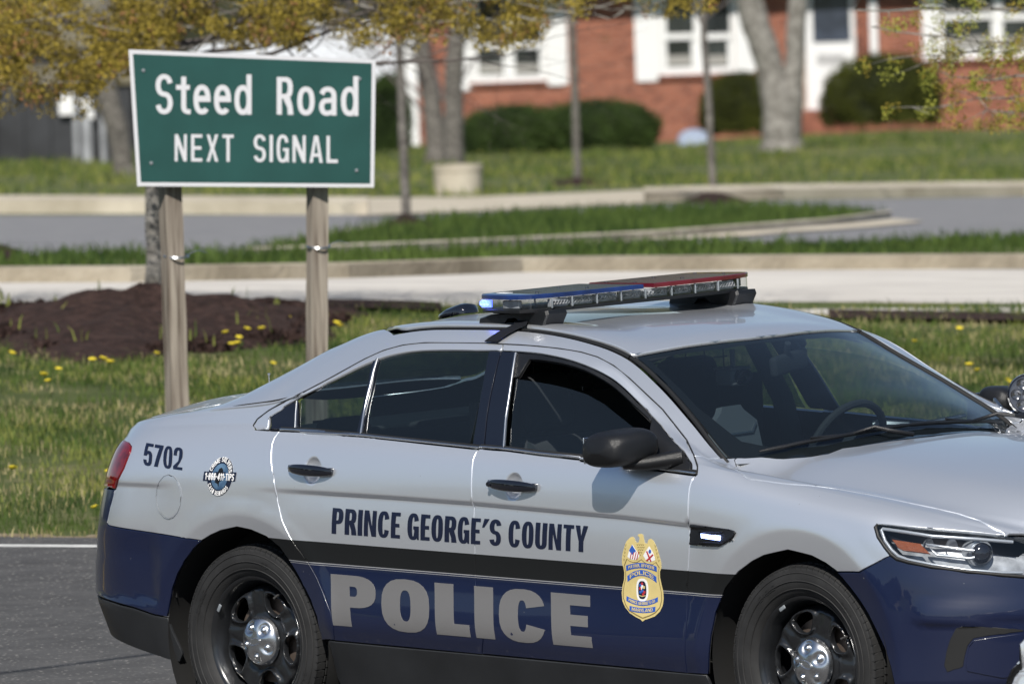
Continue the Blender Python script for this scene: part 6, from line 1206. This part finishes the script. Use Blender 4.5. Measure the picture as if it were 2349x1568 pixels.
def simple_tree(lab, x, yb, ytop, w_px, m, lean=0, Y=None, fork=None, crown=None, fl=None, name='young_tree', limbs=True):
    g_ = gp(x, yb); Y = g_[1]; S = PXV/Y; T = empty(name); T.location = (g_[0], g_[1], G(*g_)); L0 = Vector(T.location); tag(T, lab, 'tree'); r_ = w_px/S/2; rl = lambda a, b: at(a, b, Y)-L0
    mb = MB(); trunk_tube(mb, [Vector((0, 0, -.15)), rl(x, yb-18), rl(x+lean*.3, yb-(yb-ytop)*.35), rl(x+lean*.6, yb-(yb-ytop)*.7), rl(x+lean, ytop), rl(x+lean*1.2, ytop-220)], [r_*1.45, r_*1.05, r_, r_*.92, r_*.85, r_*.5], 12, .06)
    mb.build('trunk', m, T)
    if limbs:
        mb = MB(); tips = []
        for k in range(8): p = rl(x+lean, ytop-20-k*24); branch(mb, p, Vector((random.uniform(-1, 1), random.uniform(-1, 1), .9)), crown or 1.6, r_*.35, 2, tips)
        mb.build('limbs', M['twig'], T)['kind'] = 'stuff'
        if fl and tips: foliage('buds', [t+Vector((random.gauss(0, .06), random.gauss(0, .06), random.gauss(0, .06))) for t in tips for _ in range(2)], .05, M[fl], T)
    return T
simple_tree('slim young tree in the mulch ring just right of the road sign', 932, 508, 60, 22, M['bark'], -20, fl='fl2')
simple_tree('slim young tree on the lawn in front of the long hedge', 1325, 414, 60, 19, M['bark'], -12, fl='fl2')
simple_tree('bare slim sapling beside the far kerb before the shuttered window', 1637, 460, 90, 18, M['bark'], -22, crown=2.0)
# broad old trees
def old_tree(lab, x, yb, stems, name='old_tree'):
    g_ = gp(x, yb); Y = g_[1]; T = empty(name); T.location = (g_[0], g_[1], G(*g_)); L0 = Vector(T.location); tag(T, lab, 'tree'); rl = lambda a, b: at(a, b, Y)-L0; S = PXV/Y; mb = MB(); tips = []
    for st in stems: trunk_tube(mb, [rl(p[0], p[1]) for p in st], [p[2]/S/2 for p in st], 16, .05)
    mb.build('trunk', M['bark_p'] if 'pale' in lab else M['bark'], T); mb = MB()
    for st in stems:
        e = st[-1]
        for k in range(5): branch(mb, rl(e[0], e[1]+random.uniform(0, 60)), Vector((random.uniform(-1, 1), random.uniform(-1, 1), .8)), 3.2, e[2]/S*.22, 2, tips)
    mb.build('limbs', M['twig'], T)['kind'] = 'stuff'; foliage('buds', [t+Vector((random.gauss(0, .1), random.gauss(0, .1), random.gauss(0, .1))) for t in tips], .07, M['fl2'], T)
old_tree('large pale grey tree with a forked trunk in front of the brick house', 1795, 345, [[(1792, 352, 105), (1795, 320, 92), (1790, 250, 84), (1765, 150, 62), (1735, 60, 66), (1700, -60, 60), (1660, -200, 40)], [(1805, 345, 60), (1812, 250, 60), (1822, 150, 46), (1828, 50, 44), (1835, -100, 40)]])
old_tree('grey tree with a forking trunk at the left corner of the brick house', 1003, 378, [[(1003, 384, 62), (1003, 340, 50), (990, 230, 40), (968, 120, 36), (950, 0, 30), (940, -120, 24)], [(1004, 360, 30), (1010, 300, 24), (1000, 240, 20)]])
old_tree('dark straight tree behind the concrete planter in front of the long hedge', 1041, 380, [[(1041, 384, 50), (1041, 300, 46), (1040, 200, 44), (1046, 100, 40), (1060, -20, 34), (1075, -150, 28)]])
old_tree('leaning brown tree at the left in front of the dark fence', 285, 400, [[(290, 408, 62), (282, 380, 46), (270, 300, 50), (245, 220, 52), (232, 150, 56), (250, 60, 50), (262, -60, 40)]])
# ------------------------------------------------------------------ hedges and bushes
M['bush'] = mat('hedge_leaves', (.055, .090, .020), .8, var=.3, vscale=1.5, alt=(.02, .036, .010), spec=.2); M['bush_o'] = mat('olive_bush', (.075, .085, .013), .8, var=.3, vscale=1.2, alt=(.030, .036, .007), spec=.2)
def bush(lab, x0, x1, ytop, ybase, m, grp=None, name='bush', dense=1.0, Y=None):
    g_ = gp((x0+x1)/2, ybase); Y = Y or g_[1]; S = PXV/Y; c = at((x0+x1)/2, ybase, Y); T = empty(name); T.location = c; rx, rz = (x1-x0)/S/2, (ybase-ytop)/S; tag(T, lab, 'bush', grp)
    n = int(1500*dense*max(1, rx*rz/1.2)**.8); P = []; 
    while len(P) < n:
        a = random.uniform(0, 6.283); z = random.uniform(-.5, 1); r_ = math.sqrt(max(0, 1-abs(z)**2.6)); w = 1+.07*math.sin(3*a+x0)+.06*math.sin(7*a+z*5); P.append(Vector((rx*r_*w*math.cos(a), rx*.75*r_*w*math.sin(a), rz*(.42+.58*z)))*random.uniform(.93, 1.03))
    foliage('foliage', P, .085, m, T); V = []; nn = 20
    for i in range(9):
        z = -.5+1.42*i/8; r_ = math.sqrt(max(0, 1-abs(z)**2.6))*.90
        for k in range(nn): a = 6.283*k/nn; V.append((rx*r_*math.cos(a), rx*.75*r_*math.sin(a), rz*(.42+.54*z)))
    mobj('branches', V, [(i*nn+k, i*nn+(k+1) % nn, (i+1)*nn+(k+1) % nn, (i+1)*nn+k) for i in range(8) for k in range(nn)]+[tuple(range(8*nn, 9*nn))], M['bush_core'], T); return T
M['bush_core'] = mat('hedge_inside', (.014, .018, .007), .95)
bush('left half of the long clipped hedge under the paired window', 1062, 1300, 250, 356, M['bush'], name='hedge'); bush('right taller half of the long clipped hedge under the brick wall', 1238, 1502, 235, 349, M['bush'], name='hedge')
bush('round olive bush left of the large forked tree', 1615, 1790, 172, 320, M['bush_o'], Y=228); bush('big round dark olive bush right of the white door', 1902, 2160, 130, 304, M['bush_o'], dense=1.3, Y=229)
bush('dark shrub between the road sign and the white corner post', 855, 935, 180, 360, M['bush'], name='shrub')
# ------------------------------------------------------------------ brick house
YH = 232.0; SH = PXV/YH; HS = empty('brick_house'); h0 = at(1600, 330, YH); HS.location = h0; tag(HS, 'red brick house with white shuttered windows and a white storm door', 'house')
hp = lambda x, y, dy=0: at(x, y, YH)-h0+Vector((0, dy, 0))
M['brick'] = mat('red_brick', (.37, .145, .09), .9, var=.35, vscale=3.2, alt=(.27, .10, .062)); M['brick2'] = mat('dark_red_brick', (.23, .085, .055), .9, var=.3, vscale=4); M['mortar'] = mat('mortar', (.46, .38, .32), .95); M['whitewood'] = mat('white_painted_wood', (.74, .74, .74), .6); M['pane'] = mat('window_pane', (.035, .040, .042), .06, coat=1, var=.6, vscale=1.5); M['curtain'] = mat('curtain', (.30, .29, .27), .8); M['shade'] = mat('door_screen_glass', (.05, .06, .085), .15, coat=.8, var=.5, vscale=2)
M['shingle'] = mat('roof_shingle', (.16, .155, .15), .9, var=.4, vscale=8)
def hbox(nm, x0, x1, y0, y1, d0, d1, m, par, bev=0):
    """box on the front wall: sheet x0..x1, y0 (top)..y1 (bottom); d0..d1 depth in metres, negative towards the viewer"""
    a, b = hp(x0, y1), hp(x1, y0); c = Vector(((a.x+b.x)/2, (d0+d1)/2, (a.z+b.z)/2)); w = abs(hp(x1, (y0+y1)/2).x-hp(x0, (y0+y1)/2).x); h = abs(hp((x0+x1)/2, y0).z-hp((x0+x1)/2, y1).z); mid = hp((x0+x1)/2, (y0+y1)/2)
    mb = MB().box((mid.x, (d0+d1)/2, mid.z), (w, abs(d1-d0), h), bev=bev); return mb.build(nm, m, par, smooth=False)
xl, xr_ = hp(958, 200).x, hp(2700, 200).x; ztop = 3.05; zbot = -1.6
mb = MB(); mb.box(((xl+xr_)/2, 3.0, (ztop+zbot)/2), (xr_-xl, 6.0, ztop-zbot)); wall = mb.build('wall', M['mortar'], HS, smooth=False)
openings = [(1083, 1250, -50, 190), (1515, 1682, -60, 170), (1845, 1960, -120, 250), (2150, 2560, -80, 132)]
opr = []
for (x0, x1, y0, y1) in openings: a, b = hp(x0, (y0+y1)/2), hp(x1, (y0+y1)/2); opr.append((a.x, b.x, hp((x0+x1)/2, y1).z, hp((x0+x1)/2, y0).z))
bw, bh, gpx, gpz = .195, .060, .205, .0705
tmpl = {}
for nm, L0 in (('f', bw), ('h', bw*.47)):
    for mk in ('brick', 'brick2'):
        q_ = MB().box((0, 0, 0), (L0, .03, bh)); me = bpy.data.meshes.new('brick'); me.from_pydata(q_.v, [], q_.f); me.materials.append(M[mk]); tmpl[nm, mk] = me
cand = []; row = 0; z = -.95
while z < ztop-.05:
    x = xl+(.10 if row % 2 else 0)
    if row % 6 == 5: step_, kind_ = gpx/2, 'h'
    else: step_, kind_ = gpx, 'f'
    while x < xr_-.1:
        hw = step_/2
        if not any(a-hw*.6 < x < b+hw*.6 and c < z < d_ for a, b, c, d_ in opr) and x < hp(2420, 200).x: cand.append((x, z, kind_))
        x += step_
    z += gpz; row += 1
random.Random(3).shuffle(cand); vis = [c for c in cand if c[1] > hp(1300, 330).z and c[1] < hp(1300, 20).z]; big = set(vis[:296]); MBs = MB()
for c in cand:
    mk = 'brick' if random.random() < .72 else 'brick2'; jy = -.006-random.uniform(0, .006)
    if c in big:
        o = bpy.data.objects.new('brick', tmpl[c[2], mk]); COL.objects.link(o); o.parent = wall; o.location = (c[0], jy, c[1])
    else: MBs.box((c[0], jy, c[1]), (bw if c[2] == 'f' else bw*.47, .03, bh), m=0 if mk == 'brick' else 1)
st = MBs.build('brick_courses', [M['brick'], M['brick2']], wall, smooth=False); st['kind'] = 'stuff'
def window(x0, x1, y0, y1, n=2, mid=None):
    w_ = hbox('window', x0, x1, y0, y1, -.03, .02, M['whitewood'], HS)
    cw_ = (x1-x0)/n
    for k in range(n):
        a, b = x0+cw_*k+12, x0+cw_*(k+1)-10; hbox('pane', a+3, b-3, mid+6, y1-20, -.045, -.032, M['pane'], w_); hbox('pane', a, b, y0+10, mid-6, -.060, -.034, M['pane'], w_)
        hbox('curtain', a+4, b-4, mid+6+(y1-mid)*.42, y1-22, -.0465, -.0455, M['curtain'], w_)
        hbox('sash_bar', a-3, b+3, mid-7, mid+7, -.075, -.034, M['whitewood'], w_)
    hbox('sill', x0-6, x1+6, y1-2, y1+6, -.10, .0, M['brick2'], w_); return w_
window(1083, 1250, -50, 190, 2, 104); window(1515, 1682, -60, 172, 2, 84); window(2150, 2560, -80, 132, 3, 38)
def shutter(x0, x1, y0, y1):
    s_ = hbox('shutter', x0, x1, y0, y1, -.05, .0, M['whitewood'], HS, .006)
    for k in range(14): yy = y0+8+(y1-y0-16)*k/13; hbox('slat', x0+6, x1-6, yy, yy+(y1-y0)/26, -.062, -.05, M['whitewood'], s_)
shutter(1042, 1082, -50, 206); shutter(1251, 1300, -60, 194); shutter(1455, 1514, -66, 185); shutter(1684, 1730, -68, 166); shutter(2114, 2149, -80, 136)
d_ = hbox('door', 1847, 1960, -120, 250, -.04, .03, M['whitewood'], HS); hbox('door_glass', 1862, 1948, -100, 96, -.055, -.042, M['shade'], d_); hbox('panel', 1872, 1938, 122, 232, -.052, -.042, M['whitewood'], d_, .01)
for k in range(9): hbox('balusters', 1876+k*7, 1879+k*7, 124, 150, -.058, -.05, M['dark'], d_)
hbox('doorstep', 1838, 1965, 252, 325, -1.1, .0, M['brick2'], HS); hbox('door_reveal', 1962, 1990, -120, 140, -.02, .01, M['dark'], HS)
hbox('downspout', 1993, 2010, -120, 132, -.12, -.03, M['whitewood'], HS); hbox('corner_board', 932, 959, 100, 362, -.16, .02, M['whitewood'], HS)
hbox('downspout', 932, 950, -40, 110, -.16, -.05, M['whitewood'], HS)
# eaves and roof
V = []; ov = -.62
for (y, z) in ((ov, ztop-.02), (ov, ztop+.16), (3.0, ztop+1.7), (6.6, ztop+.1), (6.6, ztop-.02)): V += [(xl-.4, y, z), (xr_+.4, y, z)]
mobj('roof', V, [(0, 1, 3, 2), (2, 3, 5, 4), (4, 5, 7, 6), (6, 7, 9, 8), (8, 9, 1, 0), (0, 2, 4, 6, 8), (9, 7, 5, 3, 1)], M['shingle'], HS, smooth=False)
mb = MB(); mb.box(((xl+xr_)/2, ov-.012, ztop+.07), (xr_-xl+.8, .02, .20)); mb.box(((xl+xr_)/2, ov-.07, ztop+.12), (xr_-xl+.8, .10, .09), bev=.02); mb.build('gutter', M['whitewood'], HS, smooth=False)
# window well cover
wc = hp(1592, 333); g_ = gp(1592, 333); wc = at(1592, 331, 221); mb = MB(); V = []
for i in range(9):
    a = math.pi*i/8
    for y, s in ((-.35, .85), (.3, 1)): V.append((-.30*math.cos(a)*s, y, .26*math.sin(a)**.7*s))
mb.add(V, [(i*2, i*2+1, i*2+3, i*2+2) for i in range(8)]+[tuple(range(0, 18, 2))[::-1]]); o = mb.build('window_well_cover', mat('pale_blue_plastic', (.36, .42, .55), .4)); o.location = wc; tag(o, 'pale blue domed cover against the foot of the brick wall', 'well cover')
# concrete planter
g_ = gp(1052, 447); S = PXV/g_[1]; rr_ = 56/S; hh = 66/S; pl = empty('planter'); pl.location = (g_[0], g_[1]+rr_, G(*g_)); tag(pl, 'round pale concrete planter on the lawn by the far kerb', 'planter')
MB().lathe([(rr_*.97, -.05), (rr_, .02), (rr_, hh*.8), (rr_*1.03, hh*.82), (rr_*1.03, hh), (rr_*.85, hh), (rr_*.85, hh-.05)], (0, 0, 0), 'z', 32).build('bowl', M['kerb'], pl); MB().lathe([(0, hh-.05), (rr_*.86, hh-.05)], (0, 0, 0), 'z', 24).build('soil', M['mulch'], pl)
# ------------------------------------------------------------------ what stands at the left: fence, pale carport, dark sheds, trees beyond
YF = 190.0; fo = at(150, 395, YF); FE = empty('screen_fence'); FE.location = fo; tag(FE, 'dark grey screened fence with pale posts behind the leaning brown tree', 'fence'); M['screen'] = mat('fence_screen', (.045, .048, .055), .8, var=.5, vscale=1.2, alt=(.020, .021, .024)); M['zinc'] = mat('weathered_zinc', (.30, .31, .33), .6, var=.3, vscale=3); M['orangewood'] = mat('orange_timber', (.22, .10, .035), .8)
fp = lambda x, y: at(x, y, YF)-fo
xs_ = list(range(-260, 330, 62))
for i in range(len(xs_)-1):
    a, b = fp(xs_[i], 300), fp(xs_[i+1], 300); zt, zb_ = fp(xs_[i], 205).z, fp(xs_[i], 386).z; MB().box(((a.x+b.x)/2, .02*math.sin(i*2), (zt+zb_)/2), (b.x-a.x-.03, .02, zt-zb_)).build('screen_panel', M['screen'], FE, smooth=False)
for i, x in enumerate(xs_): a = fp(x, 300); MB().box((a.x, -.04, (fp(x, 200).z+fp(x, 392).z)/2), (.07, .06, fp(x, 200).z-fp(x, 392).z)).build('post', M['zinc'] if x in (174, 236) else M['screen'], FE, smooth=False)
a, b = fp(-280, 390), fp(330, 390); MB().box(((a.x+b.x)/2, -.06, fp(25, 388).z), (b.x-a.x, .05, .06)).build('base_rail', M['orangewood'], FE, smooth=False)
for (x, y, w, h) in ((152, 238, 34, 50), (196, 238, 26, 24), (208, 262, 16, 20), (200, 330, 22, 120)): a = fp(x, y); MB().box((a.x, -.12, a.z), (w/151, .03, h/151)).build('pale_sheet', M['zinc'] if h > 60 else M['whitewood'], FE, smooth=False)
# garage with pale roof
YG = 245.0; go = at(720, 330, YG); GA = empty('garage'); GA.location = go; tag(GA, 'low garage with a pale metal roof between the fence and the brick house', 'garage'); gq = lambda x, y: at(x, y, YG)-go
M['palemetal'] = mat('pale_metal_roof', (.62, .64, .66), .5, var=.15, vscale=2)
x0, x1 = gq(430, 200).x, gq(945, 200).x; zt = gq(700, 185).z; zb_ = gq(700, 360).z-1.0; MB().box(((x0+x1)/2, 2.5, (zt+zb_)/2), (x1-x0, 5, zt-zb_)).build('wall', M['screen'], GA, smooth=False)
pr_ = [(gq(470, 118), gq(560, 62)), (gq(945, 178), gq(900, 60))]
V = []
for lo_, hi_ in pr_: V += [(lo_.x-.3, -.5, lo_.z-.08), (lo_.x-.3, -.5, lo_.z), (hi_.x, 2.8, hi_.z), (hi_.x, 2.8, hi_.z-.1)]
mobj('roof', V, [(0, 1, 5, 4), (1, 2, 6, 5), (2, 3, 7, 6), (3, 0, 4, 7), (0, 3, 2, 1), (4, 5, 6, 7)], M['palemetal'], GA, smooth=False)
# shed behind the fence, at the far left
YD = 215.0; so_ = at(150, 380, YD); SD = empty('shed'); SD.location = so_; tag(SD, 'brown shed with a dull shingle roof behind the dark screened fence', 'shed'); sq = lambda x, y: at(x, y, YD)-so_
x0, x1 = sq(-500, 200).x, sq(330, 200).x; MB().box(((x0+x1)/2, 2.5, (sq(0, 120).z+sq(0, 420).z)/2), (x1-x0, 5, sq(0, 120).z-sq(0, 420).z)).build('wall', M['dark'], SD, smooth=False)
V = []
for x in (x0-.4, x1+.4): V += [(x, -.6, sq(0, 190).z-.08), (x, -.6, sq(0, 190).z), (x, 2.6, sq(0, -10).z), (x, 5.8, sq(0, 150).z), (x, 5.8, sq(0, 150).z-.08)]
mobj('roof', V, [(0, 1, 6, 5), (1, 2, 7, 6), (2, 3, 8, 7), (3, 4, 9, 8), (4, 0, 5, 9), (0, 4, 3, 2, 1), (5, 6, 7, 8, 9)], mat('old_shingle', (.13, .115, .075), .9, var=.4, vscale=3), SD, smooth=False)
# woods beyond the houses; unseen ones behind and beside the viewer, added to darken reflections
M['wood_far'] = mat('woodland', (.045, .050, .022), .95, var=.5, vscale=.6, alt=(.02, .022, .012))
def woods(name, X0, X1, Y, z0, H, n, m):
    V = []; F = []
    for i in range(n):
        x = random.uniform(X0, X1); y = Y+random.uniform(0, 10); h = H*random.uniform(.6, 1); r_ = h*random.uniform(.20, .34); b = len(V); k_ = 12
        for j, (q_, w) in enumerate(((0, .5), (.15, .9), (.4, 1.0), (.65, .85), (.85, .5), (1, .06))):
            for k in range(k_): a = 6.283*k/k_; s = r_*w*random.uniform(.75, 1.25); V.append((x+s*math.cos(a), y+s*math.sin(a), z0+h*q_*random.uniform(.95, 1.05)))
        F += [(b+j*k_+k, b+j*k_+(k+1) % k_, b+(j+1)*k_+(k+1) % k_, b+(j+1)*k_+k) for j in range(5) for k in range(k_)]
    o = mobj(name, V, F, m, smooth=False); tag(o, kind='stuff'); return o
tag(woods('woodland', -60, 60, 275, -10, 34, 150, M['wood_far']), 'dull brown green woods closing the view above the roofs', 'woods')
tag(woods('rear_reflection_woods', -160, 160, -72, -.5, 11, 170, M['wood_far']), 'unseen woods behind the viewer, added for their dark reflection', 'woods')
for sd in (-1, 1):
    w_ = woods('side_reflection_woods', -90, 150, 0, -.5, 19, 130, M['wood_far']); w_.rotation_euler.z = math.pi/2*-sd; w_.location = (sd*120, 40 if sd > 0 else 60, 0); w_['label'] = 'unseen line of woods on the %s, added for dark reflections' % ('left' if sd < 0 else 'right'); w_['category'] = 'woods'
def white_car():
    o = empty('parked_car'); o.location = (5.385, 39.15, G(5.385, 39.15)); o.rotation_euler = (0, 0, math.pi); tag(o, 'white car out of focus, its nose just showing in the bottom right corner', 'car')
    us = np.linspace(-1.235, 3.885, 90); ts = np.linspace(.05, 4.55, 90); UU, TT = np.meshgrid(us, ts, indexing='ij'); S_ = surf(UU, TT); N_ = surf_n(UU, TT); F = []
    for i in range(89):
        for j in range(89):
            c = S_[i, j]
            if (c[2] < .75 and min(math.hypot(c[0], c[2]-.355), math.hypot(c[0]-2.868, c[2]-.355)) < .42): continue
            F.append((i*90+j, (i+1)*90+j, (i+1)*90+j+1, i*90+j+1))
    mobj('body', S_.reshape(-1, 3), F, mat('white_car_paint', (.72, .72, .73), .35, coat=1), o, nrm=N_.reshape(-1, 3))
    for (u0, u1, t0, t1, far) in ((.1, 1.05, 1.24, 1.5, 0), (1.15, 2.1, 1.24, 1.42, 0), (.1, 1.05, 1.24, 1.5, 1), (1.15, 2.1, 1.24, 1.42, 1)): panel('side_window', [[(u0, t0), (u1, t0), (u1, t1), (u0, t1)]], M['gloss_black'], o, off=.003, far=bool(far), h=.1)
    panel('windshield', [[(2.45, 1.85), (1.85, 1.8), (1.9, 2.3), (1.85, 2.8), (2.45, 2.75), (2.55, 2.3)]], M['gloss_black'], o, off=.003, h=.1)
    for x in (0, 2.868):
        for s_ in (-1, 1): MB().lathe([(.05, -.10), (.22, -.09), (.24, -.115), (.33, -.12), (.362, -.09), (.362, .09), (.3, .12), (.05, .1)], (x, s_*.80, .36), 'y', 40, sy=-s_*-1).build('wheel', M['rubber'], o)
white_car()
# overhead cable crossing the road, throwing the thin shadow on the asphalt
gA, gB = gp(0, 1548), gp(405, 1497); up_ = SUNW*(6.2/SUNW.z); a = Vector((*gA, G(*gA)))+up_; b = Vector((*gB, G(*gB)))+up_; d_ = (b-a); mb = MB(); P = [a+d_*k for k in np.linspace(-5, 3.2, 14)]; mb.tube(P, .022, 6); o = mb.build('overhead_cable', M['seal']); tag(o, 'overhead cable whose thin shadow crosses the asphalt behind the police car', 'cable')
